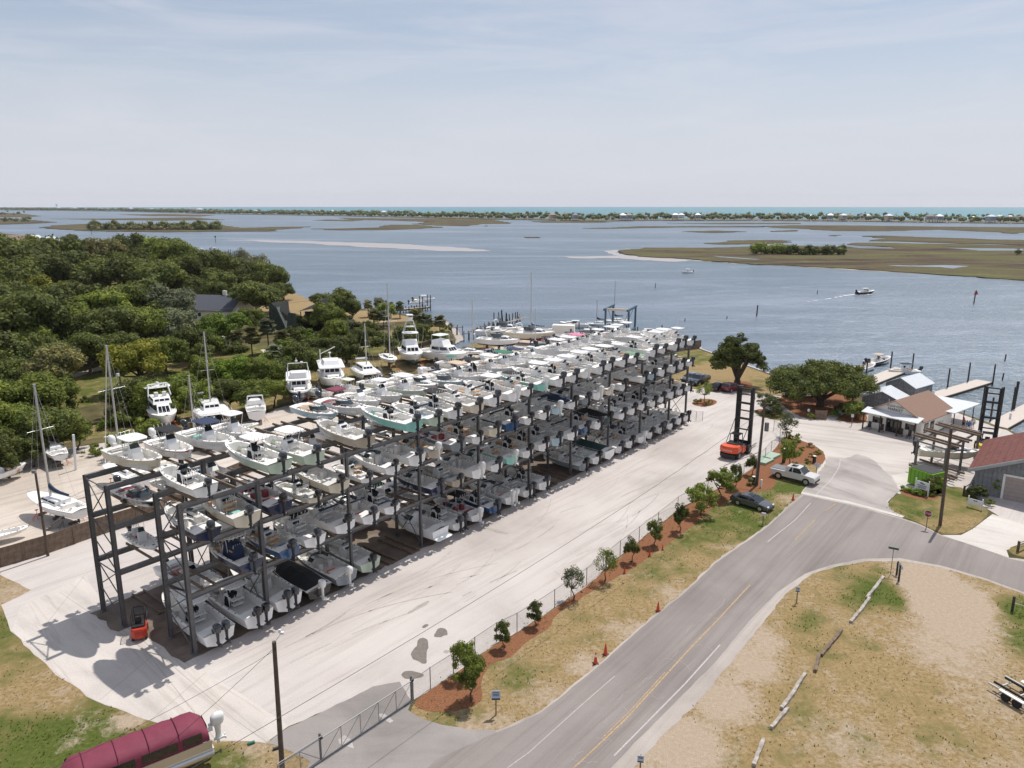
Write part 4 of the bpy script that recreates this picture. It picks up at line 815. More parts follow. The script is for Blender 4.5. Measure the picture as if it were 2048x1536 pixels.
# ------------------------------------------------------------------ steel rack: two rows of four tiers, sterns outward
POSTS = [0, 6.7, 16, 25.2, 34.4, 43.7, 52.7, 62, 71, 80.2, 86.2]
TIERS = [0, 5.1, 9.2, 12.7]
def slots():
    s = []
    for a, b in zip(POSTS, POSTS[1:]):
        n = 3 if b - a > 8 else 2
        for k in range(n): s.append(a + (b - a) * (k + .5) / n)
    return s
SL = slots()
def w3(a, c, z): p = R(a, c); return (p[0], p[1], z)
def rack(label, cL, cR, a_off, group, bunkless):
    r = thing('boat_rack', label, 'boat rack', w3(0, cL, 0), 0, group); ox, oy, _ = r.location
    P_ = lambda a, c, z: (R(a, c)[0] - ox, R(a, c)[1] - oy, z)
    for i, a in enumerate(POSTS):
        aa = a + (a_off if i == 0 else 0)
        for c in (cL, cR):
            big = .36 if i < 2 else .25; m = MB(); x, y, _ = P_(aa, c, 0)    # I-section column: web and two flanges on a base plate
            m.box((x, y, 6.35), (.06, big, 12.7), rz=ROW)
            for s in (-1, 1):
                fx, fy = x - math.sin(ROW) * s * big / 2, y + math.cos(ROW) * s * big / 2; m.box((fx, fy, 6.35), (big * .85, .05, 12.7), rz=ROW)
            m.box((x, y, .03), (.6, .6, .06), rz=ROW); m.build('column', M_STEEL, r)
        if i in (0, 1, 3, 5, 7, 10):
            zz = [0.2, 2.6, 5.0, 7.1, 9.1, 12.6] if i == 0 else [.2, 4.9]
            m = MB()
            for k, (z0, z1) in enumerate(zip(zz, zz[1:])):
                m.cyl(P_(aa, cL, z0), P_(aa, cR, z1), .05, n=5); m.cyl(P_(aa, cR, z0), P_(aa, cL, z1), .05, n=5)
            m.build('cross_brace', M_STEEL, r)
    for z in TIERS[1:]:
        for c in (cL, cR):
            m = MB(); a0 = a_off
            p, q = P_(a0, c, z - .18), P_(POSTS[-1], c, z - .18); mid = tuple((u + v) / 2 for u, v in zip(p, q)); L = math.dist(p, q)
            m.box(mid, (L, .08, .38), rz=ROW); m.box((mid[0], mid[1], z + .02), (L, .28, .05), rz=ROW); m.box((mid[0], mid[1], z - .38), (L, .28, .05), rz=ROW); m.build('beam', M_BEAM, r)
        for i, a in enumerate(POSTS): aa = a + (a_off if i == 0 else 0); MB().cyl(P_(aa, cL, z - .3), P_(aa, cR, z - .3), .055, n=5).build('cross_tie', M_STEEL, r)
    for ti, z in enumerate(TIERS[1:]):
        for si, a in enumerate(SL):
            m = MB()
            for s in (-.5, .5):
                p, q = P_(a + s, cL - .35, z + .15), P_(a + s, cR + .55, z + .15); mid = tuple((u + v) / 2 for u, v in zip(p, q)); m.box(mid, (.13, math.dist(p, q), .2), rz=ROW)
            m.build('bunk', M_BUNK, r)
    return r
rack("grey steel boat rack nearest the pale lot, engines facing the road", 0, 3.7, 0, "two long four-tier boat racks", ())
rack("grey steel boat rack on the fence and yard side, behind the other rack", 8.5, 12.5, -1.65, "two long four-tier boat racks", ())
GL_ = MB()
def bunks_on_ground(si, cL, cR, side):
    m = MB(); a = SL[si]; p0 = w3(a, (cL + cR) / 2, 0)
    for s in (-.5, .5):
        q = R(a + s, (cL + cR) / 2); m.box((q[0] - p0[0], q[1] - p0[1], .16), (.13, 5.2, .2), rz=ROW)
    for s in (-2.4, 2.4):
        q = R(a, (cL + cR) / 2 + s); m.box((q[0] - p0[0], q[1] - p0[1], .05), (1.4, .3, .1), rz=ROW)
    o = m.build('ground_bunk', M_BUNK, None, p0); tag(o, f"empty timber ground bunk under the {side} rack, {ordn(si + 1)} slot from the near end", "boat bunk", "ground bunks")
# slot codes: kind hull top engine count [*cover]  '.' empty
NEARROW = {
 0: "owWg2 owWb2 cwWg2 rk-w1*k rg-w1 op-b1 . . ew-.0 ow-g2 rwKw1 ob-g1 cw-w2 ow-g2 ow-g1 . . og-b1 ow-b1 ew-.0*d ow-g1 owNb1 oww1 owWg1 cw-g2 ow-g1 ow-b1 ow-b1",
 1: ". onWg1*N ob-g1 owKg1 ow-b1 cw-g1 owGb1 . cn-g1 ot-g1 cw-w1 cwWg1 oT-w1 ow-b1 owWb1 ol-g1 ow-g1 ob-g1 ow-g1 cs-b1*k ow-g1 ow-b1 owKg1 ow-b1 ow-g1 cw-g1 owWg1 ow-g1",
 2: "rn-g1 ocKg1 rn-b1 sc-b1 rc-b1 sw-g1 cw-b1 cw-g1 rt-w1 rg-g1 or-b1 oc-g1 ob-g1 ow-b1 ow-g1 ol-w1 rw-b1*n rg-g1 ow-w1 oc-w1 ow-b1 . ow-b1 ol-g1 ow-b1 ow-g1 owWg1 ow-g1",
 3: "ow-g1 . opWg1 opWg1 . ot-g1 . oT-g1 op-g1 owKb1 oc-g1 ow-g1 owWw1 owKg1 oT-w1 ow-g1 owWg1 ow-w1 owWg1 owWg1 owWg1 ow-g1 sw-w1*G owWg1 ow-g1 owWg1 owWg1 owWg1"}
FARROW = {
 0: ". ow-g1 . op-b1 cw-g1 ow-g1 ow-g1 cw-b1 . ow-g1 ow-b1 ow-g1 . cw-g1 ow-g1 ow-b1 . ow-g1 ow-w1 ow-g1 cw-g1 ow-b1 ow-g1 . ow-g1 ow-g1 ow-b1 ow-g1",
 1: "sw-g1 . owWw1 ow-g1 ob-g1 cw-g1 ow-b1 . ow-g1 cw-g1 ow-b1 ow-g1 owWg1 ow-b1 ow-g1 ow-b1 cw-g1 ow-g1 ow-w1 ow-g1 cw-g1 ow-b1 ow-g1 ow-w1 ow-g1 ow-g1 ow-b1 ow-g1",
 2: "rk-g1 sw-w1 ow-w1 . cw-g1 rg-w1 sk-g1 rw-b1 ol-g1 rw-w1 ow-g1 sp-b1 rw-b1 ow-g1 oc-g1 cw-b1 ow-g1 ow-b1 ow-g1 owWw1 cw-g1 ow-b1 ow-g1 ow-w1 ow-g1 ow-g1 ow-b1 ow-g1",
 3: "ocWw1 orKw1 owNb1 owWg1 . . rl-g1 rwRg1 ow-g1 owWg1 op-g1 cr-g1 rl-w1 owYg1 owKg1 owWg1 owGw1 owNg1 ow-g1 . ow-b1 owWg1 owPb1 owKg1 owWg1 owWb1 owWg1 owWg1"}
random.seed(21)
TIERN = ['ground tier', 'second tier', 'third tier', 'top tier']
def fill(rows, c_stern, sgn, rackn, group):
    for ti, s in rows.items():
        for si, code in enumerate(s.split()):
            if code == '.' or si >= len(SL):
                if ti == 0 and code == '.': bunks_on_ground(si, *((0, 3.7) if sgn > 0 else (8.5, 12.5)), rackn)
                continue
            cov = code[6:7] if '*' in code else None; core = code.split('*')[0]
            if len(core) == 4: core = core[:2] + '-' + core[2:]
            kind, hc, top, eng, ne = core[0], core[1], core[2], core[3], int(core[4])
            bim = None
            if top == 'R': bim = M_CANM; top = '-'
            if top == '-' and si > 9 and ti == 3 and random.random() < .6 and kind == 'o': top = 'W'
            canvas = None
            if cov == 'N': canvas, cov = M_CANN, None
            if kind == 's': L = random.choice([5.2, 5.5])
            elif kind == 'e': L = 8.2
            else: L = random.choice([6.1, 6.7, 7.0, 7.3, 7.6]) if ti else random.choice([6.8, 7.2, 7.7])
            if ti == 0 and si < 5: L = 9.0 if si < 3 else 8.0
            if ti == 3 and si == 0 and sgn > 0: L = 6.4
            if ne == 2: L = max(L, 7.2)
            zb = TIERS[ti] + (.34 if ti else .42)
            c = c_stern + sgn * (L / 2 + random.uniform(-.15, .25)); a = SL[si] + random.uniform(-.1, .1)
            rz = math.atan2(N[1], N[0]) + (0 if sgn > 0 else PI) + random.uniform(-.055, .055)
            b = make_boat(kind, hc, None if top == '-' else top, None if eng == '.' else eng, ne, L, w3(a, c, zb), rz, f"{TIERN[ti]}, {rackn} rack, {ordn(si + 1)} from near end", group, cov)
            if canvas: put('console_cover', cached(('cc',), lambda: MB().rbox((0, 0, .7), (1.9, 1.15, 1.4), .25, top=.7).mesh('console_cover', M_CANN)), b, (-.1 * L, 0, .6))
            if bim:
                m = MB(); m.add([(x, s_ * .95, 1.5 + .12 * math.cos(x)) for x in (-.7, 0, .7) for s_ in (-1, 1)], [(0, 2, 3, 1), (2, 4, 5, 3)], 0)
                bo = put('bimini', cached(('bi',), lambda: MB().rbox((0, 0, 0), (1.7, 1.9, .18), .3, crown=0).mesh('bimini', M_CANM)), b, (-.15 * L, 0, 2.6)); fr = MB()
                for s_ in (-1, 1): fr.cyl((-.6, s_ * .9, 0), (.4, s_ * 1.0, -1.5), .02, n=4); fr.cyl((.6, s_ * .9, 0), (.4, s_ * 1.0, -1.5), .02, n=4)
                fr.build('bimini_frame', M_PIPE, bo)
fill(NEARROW, -1.25, 1, 'road-side', "boats racked in the road-side rack")
fill(FARROW, 13.7, -1, 'yard-side', "boats racked in the yard-side rack")
# ================================================================== YACHTS AND SAILING BOATS ASHORE
def cradle(loc, rz, L, B, z, label):
    r = thing('boat_cradle', label, 'boat stand', loc, rz, 'stands under the boats ashore')
    for x in (-.3, 0, .28):
        MB().box((x * L, 0, (z - .03) / 2), (.3, .9, z - .03)).build('keel_block', M_BUNK, r)
    for x in (-.3, .2):
        for s in (-1, 1):
            m = MB(); t = (x * L, s * B * .33, z + .55 + .25 * abs(s)); f = (x * L, s * B * .48, 0)
            for q in ((.35, 0), (-.3, .3), (-.3, -.3)): m.cyl((f[0] + q[0], f[1] + q[1], 0), (t[0], t[1], t[2] - .35), .03, n=4)
            m.cyl((t[0], t[1], t[2] - .4), t, .03, n=4); m.box(t, (.3, .3, .05)); m.build('jack_stand', M_ORANGE if (x > 0) == (s > 0) else M_STEEL, r)
def side(L, B, H, t, s, f, **k):                            # a point on the hull side
    x, xk, wd, wc, zk, zc, zs = section(t, L, B, H, **k); return (x, s * (wd + .01), zk + (zs - zk) * f)
def yacht(spec, label, loc, rz, L, B, H, hull=M_WHITE, bottom=M_BOTTOM, z0=.6, stand=None):
    g = {'fly': 'flybridge_yacht', 'trawler': 'trawler_yacht', 'motor': 'motor_yacht', 'fish': 'sportfishing_boat', 'fishlow': 'sportfishing_boat', 'express': 'cabin_cruiser'}[spec]
    r = thing(g, label, 'yacht', (loc[0], loc[1], z0), rz, 'large boats stored ashore')
    m = hull_mb(L, B, H, bow=2.0, rake=.09, stern=.9); m.build('hull', [hull, bottom, M_WHITE], r)
    deck_mb(L, B, H, .04, .24, .55, gw=.25, crown=.12, bow=2.0, rake=.09, stern=.9).build('deck', [M_DECK, M_FLOOR, M_FIT, M_VINYL], r)
    m = MB()
    for s in (1, -1):
        P_ = []
        for i in range(9):
            t = .35 + .63 * i / 8; x, xk, wd, wc, zk, zc, zs = section(t, L, B, H, bow=2.0, rake=.09, stern=.9); y = s * max(.03, wd - .1); P_.append((x, y, zs + .7)); m.cyl((x, y, zs), P_[-1], .018, n=4)
        m.tube(P_, .022, 4)
    m.build('bow_rail', M_PIPE, r); zd = H * .98
    if spec == 'fly':
        cabin_mb(-.30 * L, .30 * L, B * .40, B * .24, zd, 1.25, 1.9, (.25, .85)).build('deckhouse', [M_WHITE, M_GLASS], r)
        cabin_mb(-.28 * L, .12 * L, B * .40, B * .33, zd + 1.3, .75, .6, (.55, .95), aft=.1).build('flybridge', [M_WHITE, M_SCREEN], r)
        MB().rbox((-.06 * L, .6, 0), (.6, .6, .9), .1).rbox((-.06 * L, -.6, 0), (.6, .6, .9), .1).build('helm_seat', M_VINYL, r, (0, 0, zd + 2.4))
        m = MB()
        for s in (1, -1): m.add([(-.20 * L, s * B * .40, zd + 1.9), (-.12 * L, s * B * .40, zd + 1.9), (-.26 * L, s * B * .34, zd + 3.6), (-.32 * L, s * B * .34, zd + 3.6)], [(0, 1, 2, 3), (3, 2, 1, 0)]); m.cyl((-.16 * L, s * B * .40, zd + 1.9), (-.29 * L, s * B * .34, zd + 3.6), .12, n=6)
        m.cyl((-.29 * L, -B * .34, zd + 3.6), (-.29 * L, B * .34, zd + 3.6), .13, n=6); m.cyl((-.29 * L, 0, zd + 3.7), (-.29 * L, 0, zd + 3.95), .28, .2, n=10); m.build('radar_arch', M_WHITE, r)
        top_mb(2.6, B * .95).build('hardtop', M_WHITE, r, (-.36 * L, 0, zd + 3.0))
    if spec in ('trawler', 'motor'):
        cabin_mb(-.38 * L, .20 * L, B * .40, B * .34, zd, 1.75, .35, (.5, .88)).build('deckhouse', [M_WHITE, M_GLASS], r)
        MB().rbox((-.10 * L, 0, 0), (.66 * L, B * .98, .14), .5).build('upper_deck', M_WHITE, r, (0, 0, zd + 1.88))
        cabin_mb(.20 * L, .36 * L, B * .30, B * .22, zd, .55, .6, (.3, .7)).build('trunk_cabin', [M_DECK, M_GLASS], r)
        if spec == 'trawler':
            cabin_mb(-.02 * L, .17 * L, B * .36, B * .33, zd + 1.95, 1.0, .15).build('flybridge', [M_WHITE, M_SCREEN], r)
            m = MB()
            for s in (1, -1):
                for x in (-.3, -.2, -.1, 0): m.cyl((x * L, s * B * .42, zd + 1.95), (x * L, s * B * .42, zd + 2.85), .025, n=4)
                m.cyl((-.3 * L, s * B * .42, zd + 2.85), (0, s * B * .42, zd + 2.85), .03, n=4)
                m.cyl((-.02 * L, s * B * .42, zd + 1.95), (-.06 * L, s * B * .38, zd + 4.2), .06, n=5)
            m.cyl((-.06 * L, -B * .38, zd + 4.2), (-.06 * L, B * .38, zd + 4.2), .07, n=5); m.cyl((-.06 * L, -.2, zd + 4.2), (-.06 * L, -.2, zd + 5.2), .05, n=5); m.cyl((-.06 * L, -.2, zd + 4.5), (-.06 * L, -.2, zd + 4.75), .22, n=8)
            m.cyl((-.06 * L, .7, zd + 4.25), (-.06 * L, .7, zd + 4.45), .25, n=8); m.build('flybridge_frame', M_PIPEW, r)
        else:
            cabin_mb(-.15 * L, .10 * L, B * .36, B * .30, zd + 1.95, .8, .5).build('flybridge', [M_WHITE, M_SCREEN], r)
            m = MB(); m.cyl((-.3 * L, -B * .35, zd + 1.9), (-.3 * L, -B * .35, zd + 4.2), .1, n=6); m.cyl((-.3 * L, -B * .35, zd + 3.3), (-.12 * L, B * .2, zd + 5.0), .09, n=6); m.build('boat_crane', M_WHITE, r)
            MB().rbox((-.28 * L, 0, 0), (2.6, 1.4, .5), .5).build('dinghy', M_GREYM, r, (0, 0, zd + 2.25))
            m = MB(); m.cyl((-.14 * L, 0, zd + 2.7), (-.16 * L, 0, zd + 3.9), .07, n=5); m.cyl((-.16 * L, 0, zd + 3.7), (-.16 * L, 0, zd + 3.9), .25, n=8); m.build('radar_mast', M_WHITE, r)
    if spec in ('fish', 'fishlow'):
        cabin_mb(-.20 * L, .22 * L, B * .40, B * .30, zd, 1.35, 1.2, (.35, .85) if spec == 'fishlow' else (.3, .8)).build('deckhouse', [M_WHITE, M_GLASS], r)
        cabin_mb(-.18 * L, .06 * L, B * .36, B * .28, zd + 1.4, .8 if spec == 'fish' else 1.1, .5, aft=.05).build('flybridge', [M_WHITE, M_SCREEN], r)
        top_mb(3.0, B * .72).build('hardtop', M_WHITE, r, (-.09 * L, 0, zd + 3.9 if spec == 'fish' else zd + 3.6))
        m = MB()
        for s in (1, -1):
            for x in (-.18, 0): m.cyl((x * L, s * B * .33, zd + 1.9), (x * L, s * B * .32, zd + 3.9 if spec == 'fish' else zd + 3.6), .04, n=5)
        if spec == 'fish':
            for k, (z1, z2) in enumerate(((3.95, 5.3), (5.3, 6.6))):
                k1, k2 = (.30, .22) if k == 0 else (.22, .15)
                for s in (1, -1):
                    for x in (-1, 1): m.cyl((-.09 * L + x * (1.1 - .35 * k), s * B * k1, zd + z1), (-.09 * L + x * (.75 - .2 * k), s * B * k2, zd + z2), .04, n=5)
                    m.cyl((-.09 * L - .75 + .2 * k, s * B * k2, zd + z2), (-.09 * L + .75 - .2 * k, s * B * k2, zd + z2), .04, n=5); m.cyl((-.09 * L - 1, s * B * k1, zd + z1), (-.09 * L + .75, s * B * k2, zd + z2), .03, n=5)
                for x in (-.75, .75): m.cyl((-.09 * L + x, -B * k2, zd + z2), (-.09 * L + x, B * k2, zd + z2), .035, n=4)
            top_mb(1.5, 1.5).build('tower_roof', M_WHITE, r, (-.09 * L, 0, zd + 7.9))
            for x in (-.5, .5):
                for s in (1, -1): m.cyl((-.09 * L + x, s * .55, zd + 6.6), (-.09 * L + x, s * .6, zd + 7.95), .03, n=4)
            m.box((-.09 * L, 0, zd + 6.9), (1.0, 1.1, .5)); m.box((-.09 * L, 0, zd + 5.35), (1.4, 1.6, .06))
        m.build('tower_frame' if spec == 'fish' else 'hardtop_frame', M_PIPEW, r)
        m = MB()
        for s in (1, -1): m.cyl((-.02 * L, s * B * .45, zd + .3), (-.16 * L, s * (B * .45 + 1.3), zd + (6.5 if spec == 'fish' else 3)), .03, .012, n=4)
        m.build('outrigger', M_PIPE, r) if spec == 'fish' else None
    if spec == 'express':
        cabin_mb(-.12 * L, .34 * L, B * .40, B * .16, zd, .75, 1.6, (.3, .75)).build('deckhouse', [M_WHITE, M_GLASS], r)
        windscreen_mb(B * .78, 2.2, .8).build('windscreen', [M_SCREEN, M_PIPE], r, (.08 * L, 0, zd + .6))
        m = MB()
        for s in (1, -1): m.cyl((-.20 * L, s * B * .42, zd), (-.28 * L, s * B * .36, zd + 1.9), .1, n=5)
        m.cyl((-.28 * L, -B * .36, zd + 1.9), (-.28 * L, B * .36, zd + 1.9), .11, n=5); m.build('radar_arch', M_WHITE, r)
    cradle((loc[0], loc[1], 0), rz, L, B, z0, stand or ('timber blocks and jack stands under the ' + label.split(',')[0].split(' with ')[0]))
    return r
def tocam(loc, d=0): return math.atan2(-loc[1], -loc[0]) + math.radians(d)
def YP(px, py, L, rz0=None, d=0):                           # place a boat whose bow foot is at the pixel, pointing to the lens (+d)
    g = G(px, py); a = tocam(g, d) if rz0 is None else rz0; return (g[0] - math.cos(a) * L * .36, g[1] - math.sin(a) * L * .36), a
l, a = YP(336, 868, 11.5, d=6); yacht('fly', 'white flybridge motor yacht with dark wraparound windscreen, bow toward the racks', l, a, 11.5, 4.2, 2.4)
l, a = YP(601, 818, 12, d=0); yacht('trawler', 'navy-hulled trawler yacht with white deckhouse and flybridge, bow toward the racks', l, a, 12, 4.4, 2.5, hull=M_NAVY, bottom=M_BOTBLK)
l, a = YP(669, 792, 13, d=4); yacht('motor', 'big white motor yacht with upper-deck dinghy and white crane boom', l, a, 13, 4.9, 2.7, bottom=M_BOTGRN)
l, a = YP(830, 738, 13.5, d=8); yacht('fish', 'white sportfisher with tall tuna tower and outriggers', l, a, 13.5, 5.0, 2.6, bottom=M_BOTGRN)
g = G(890, 728); yacht('fishlow', 'white sportfisher with enclosed flybridge and hardtop beside the creek', g, math.radians(-38), 14, 4.7, 2.5, bottom=M_BOTBLK, z0=.5)
g = G(512, 836); yacht('express', 'white express cruiser standing stern toward the racks', g, tocam(g, 182), 9.0, 3.2, 1.9, z0=.7)
g = G(998, 700); yacht('express', 'white express cruiser with long foredeck above the parked silver car', g, math.radians(-28), 11.5, 3.6, 2.0, bottom=M_BOTBLK, z0=.9)
g = G(1062, 688); yacht('express', 'cream-hulled cruiser with red bottom paint at the waterside', g, math.radians(-25), 13, 4.2, 2.4, hull=M_CREAM, bottom=M_BOTRED, z0=.9)
g = G(1010, 672); yacht('express', 'white canvas-topped cruiser farthest back by the old pilings', g, math.radians(-20), 10, 3.4, 1.9, z0=.6)
def sailboat(label, loc, rz, L, B, mast, boom=M_CANB, lean=0, deep=1.4, bottom=M_BOTBLK, hull=M_WHITE, spread=(.5,), stays=True, z0=.3, afloat=False, mastx=.08, hm=None, jib=False):
    r = thing('sailing_boat', label, 'sailing boat', (loc[0], loc[1], WATER_Z - .45 if afloat else z0), rz, 'sailing boats')
    H = 1.25 if L > 8 else 1.0; up = deep * .55
    m = hull_mb(L, B, H, bow=1.7, rake=.12, stern=.72); m.v = [(x, y, z + up) for x, y, z in m.v]; m.build('hull', [hull, bottom, M_BLUE if hull == M_WHITE else hull], r)
    deck_mb(L, B, H, .06, .26, .5, gw=.3, crown=.1, bow=1.7, rake=.12, stern=.72).build('deck', [M_DECK, M_FLOOR, M_FIT, M_VINYL], r, (0, 0, up))
    cabin_mb(-.18 * L, .22 * L, B * .30, B * .18, up + H * .98, .42, .8, (.3, .75)).build('cabin_trunk', [M_WHITE, M_GLASS], r)
    if not afloat:
        m = MB(); m.loft([[(-.16 * L, 0, 0), (.02 * L, -.06, 0), (.02 * L, .06, 0)], [(-.14 * L, 0, up + .25), (.12 * L, -.1, up + .25), (.12 * L, .1, up + .25)]], 0, False); m.box((-.42 * L, 0, up * .8), (.4, .06, .9)); m.build('keel', bottom, r)
    zd = up + H
    if mast:
        m = MB(); tx = mastx * L + math.tan(lean) * mast
        m.cyl((mastx * L, 0, zd), (tx, 0, zd + mast), .14, .11, n=7)
        for f in spread: xx = mastx * L + (tx - mastx * L) * f; m.cyl((xx, -.14 * mast * .8, zd + mast * f), (xx, .14 * mast * .8, zd + mast * f), .035, n=4)
        m.box((tx, 0, zd + mast + .05), (.4, .2, .1)); mm = m.build('mast', M_ALU, r)
        if stays:
            m = MB()
            for s in (1, -1):
                m.cyl((mastx * L - .3, s * B * .45, zd), (tx, 0, zd + mast * .97), .012, n=3)
            m.cyl((.47 * L, 0, zd), (tx, 0, zd + mast), .012 if not jib else .07, n=5); m.cyl((-.48 * L, 0, zd), (tx, 0, zd + mast), .012, n=3); m.build('rigging', M_PIPE, r)
        if boom:
            m = MB(); m.cyl((mastx * L - .1, 0, zd + 1.0), (mastx * L - .32 * L - .6, 0, zd + 1.05), .07, n=5); m.build('boom', M_ALU, r)
            rg = [[(mastx * L - .1 - f * (.34 * L), .17 * math.cos(q) * (1.1 - .4 * f), zd + 1.18 + (.45 * (1 - f) ** 4) + (.2 - .06 * f) * math.sin(q) * (1 + 1.2 * (1 - f) ** 4)) for q in [i * PI / 4 for i in range(8)]] for f in (0, .1, .25, .5, .8, 1)]
            MB().loft(rg, 0, True).build('sail_cover', boom, r)
    m = MB()
    for s in (1, -1):
        P_ = []
        for i in range(8):
            x, xk, wd, wc, zk, zc, zs = section(.02 + .94 * i / 7, L, B, H, bow=1.7, rake=.12, stern=.72); P_.append((x, s * max(.03, wd - .06), up + zs + .6)); m.cyl((x, P_[-1][1], up + zs), P_[-1], .012, n=3)
        m.tube(P_, .010, 3)
    m.build('lifeline', M_PIPE, r)
    if not afloat: cradle((loc[0], loc[1], 0), rz, L, B, z0, 'jack stands under the ' + label.split(' with ')[0].split(',')[0])
    return r
def catamaran(label, loc, rz, L, B, mast, z0=.5):
    r = thing('sailing_catamaran', label, 'catamaran', (loc[0], loc[1], z0), rz, 'sailing boats')
    for s in (1, -1):
        m = hull_mb(L, B * .27, 1.5, bow=1.6, rake=.05, stern=.8); m.v = [(x, y + s * B * .36, z) for x, y, z in m.v]; m.build('hull', [M_WHITE, M_BOTTOM, M_WHITE], r)
    m = MB(); m.rbox((-.05 * L, 0, 1.45), (L * .78, B * .96, .5), .8); m.build('bridge_deck', M_DECK, r)
    cabin_mb(-.28 * L, .22 * L, B * .32, B * .24, 1.68, .95, .9, (.45, .8)).build('deckhouse', [M_WHITE, M_GLASS], r)
    m = MB(); m.cyl((.05 * L, 0, 1.7), (.05 * L, 0, 1.7 + mast), .14, .10, n=7); m.cyl((.05 * L, -1.0, 1.7 + mast * .5), (.05 * L, 1.0, 1.7 + mast * .5), .03, n=4)
    m.cyl((.05 * L, 0, 2.0 + mast * .58), (.05 * L, 0, 2.3 + mast * .58), .2, n=8); m.build('mast', M_ALU, r)
    m = MB()
    for s in (1, -1): m.cyl((-.1 * L, s * B * .45, 1.7), (.05 * L, 0, 1.6 + mast), .014, n=3)
    m.cyl((.45 * L, 0, 1.6), (.05 * L, 0, 1.7 + mast), .014, n=3); m.build('rigging', M_PIPE, r)
    m = MB()
    for s in (1, -1):
        for x in (.42, .2, -.1, -.4): m.cyl((x * L, s * B * .46, 1.5), (x * L, s * B * .46, 2.3), .02, n=4)
        m.cyl((.42 * L, s * B * .46, 2.3), (-.4 * L, s * B * .46, 2.3), .02, n=4)
    m.box((-.36 * L, 0, 3.3), (1.3, B * .5, .06))
    for s in (1, -1): m.cyl((-.36 * L, s * B * .24, 1.7), (-.36 * L, s * B * .24, 3.3), .03, n=4)
    m.build('rail', M_PIPE, r); cradle((loc[0], loc[1], 0), rz, L * .9, B, z0, 'blocks under the ' + label.split(' with ')[0])
l, a = YP(432, 856, 11, d=8); catamaran('white sailing catamaran with tall mast, third hull from the left of the yard', l, a, 11, 5.6, 12.6, z0=.9)
l, a = YP(742, 766, 10, d=14); catamaran('low white sailing catamaran between the big motor yacht and the keeled sloop', l, a, 10, 4.8, 9.5)
g = G(112, 925); sailboat('small white sailing boat without a mast, stern toward the racks', g, tocam(g, 190), 7.2, 2.6, 0, deep=1.6, bottom=M_BOTBLK)
def sail_at(label, foot, top, rz, L, B, **k):               # mast foot and masthead as measured in the photograph
    g = G(*foot); mx_ = k.get('mastx', .08); rz = math.radians(rz); z0 = k.get('z0', .3); dp = k.get('deep', 1.4); H = 1.25 if L > 8 else 1.0
    sailboat(label, (g[0] - math.cos(rz) * mx_ * L, g[1] - math.sin(rz) * mx_ * L), rz, L, B, Zat(*foot, *top) - (z0 + dp * .55 + H), **k)
sail_at('white sloop with navy sail cover behind the board fence', (108, 1036), (73, 770), 152, 9.8, 3.1, boom=M_CANN, deep=1.3, mastx=.06, spread=(.62,))
sail_at('white sloop with bare mast hidden behind the near end of the racks', (248, 972), (215, 692), 150, 9, 3, boom=None, deep=1.2, spread=(.3, .66), jib=True)
sail_at('small sloop with furled mast behind the racks near the navy-topped boat', (392, 896), (378, 752), 150, 7.5, 2.6, boom=None, spread=(.25,), deep=1.0)
l, a = YP(786, 752, 9.5, d=14); sail_at('white sloop on its deep keel beside the tuna-tower sportfisher', (781, 741), (779, 568), math.degrees(a), 9.5, 3.2, boom=None, deep=2.4, bottom=M_BOTBRN, spread=(.5,))
sail_at('sloop with thin mast rising behind the green-topped boat', (946, 716), (948, 600), -30, 8, 2.8, boom=None, deep=.8)
sail_at('sloop with tall white mast and blue sail cover by the shore', (1062, 676), (1059, 545), 160, 11, 3.4, boom=M_BLUE, deep=1.2, spread=(.55,), jib=True)
sail_at('sloop with grey mast standing between the racks and the cream cruiser', (1070, 712), (1071, 617), -30, 8, 2.7, boom=None, deep=.8, spread=())
g = G(1232, 650, WATER_Z); sailboat('sloop with dark sail cover moored behind the travel lift', g, math.radians(200), 9, 3, 12.0, boom=M_CANN, afloat=True, jib=False)
g = G(1197, 655, WATER_Z); sailboat('white sloop with thin mast moored left of the travel lift', g, math.radians(190), 8, 2.7, 7.0, boom=M_CANN, afloat=True)
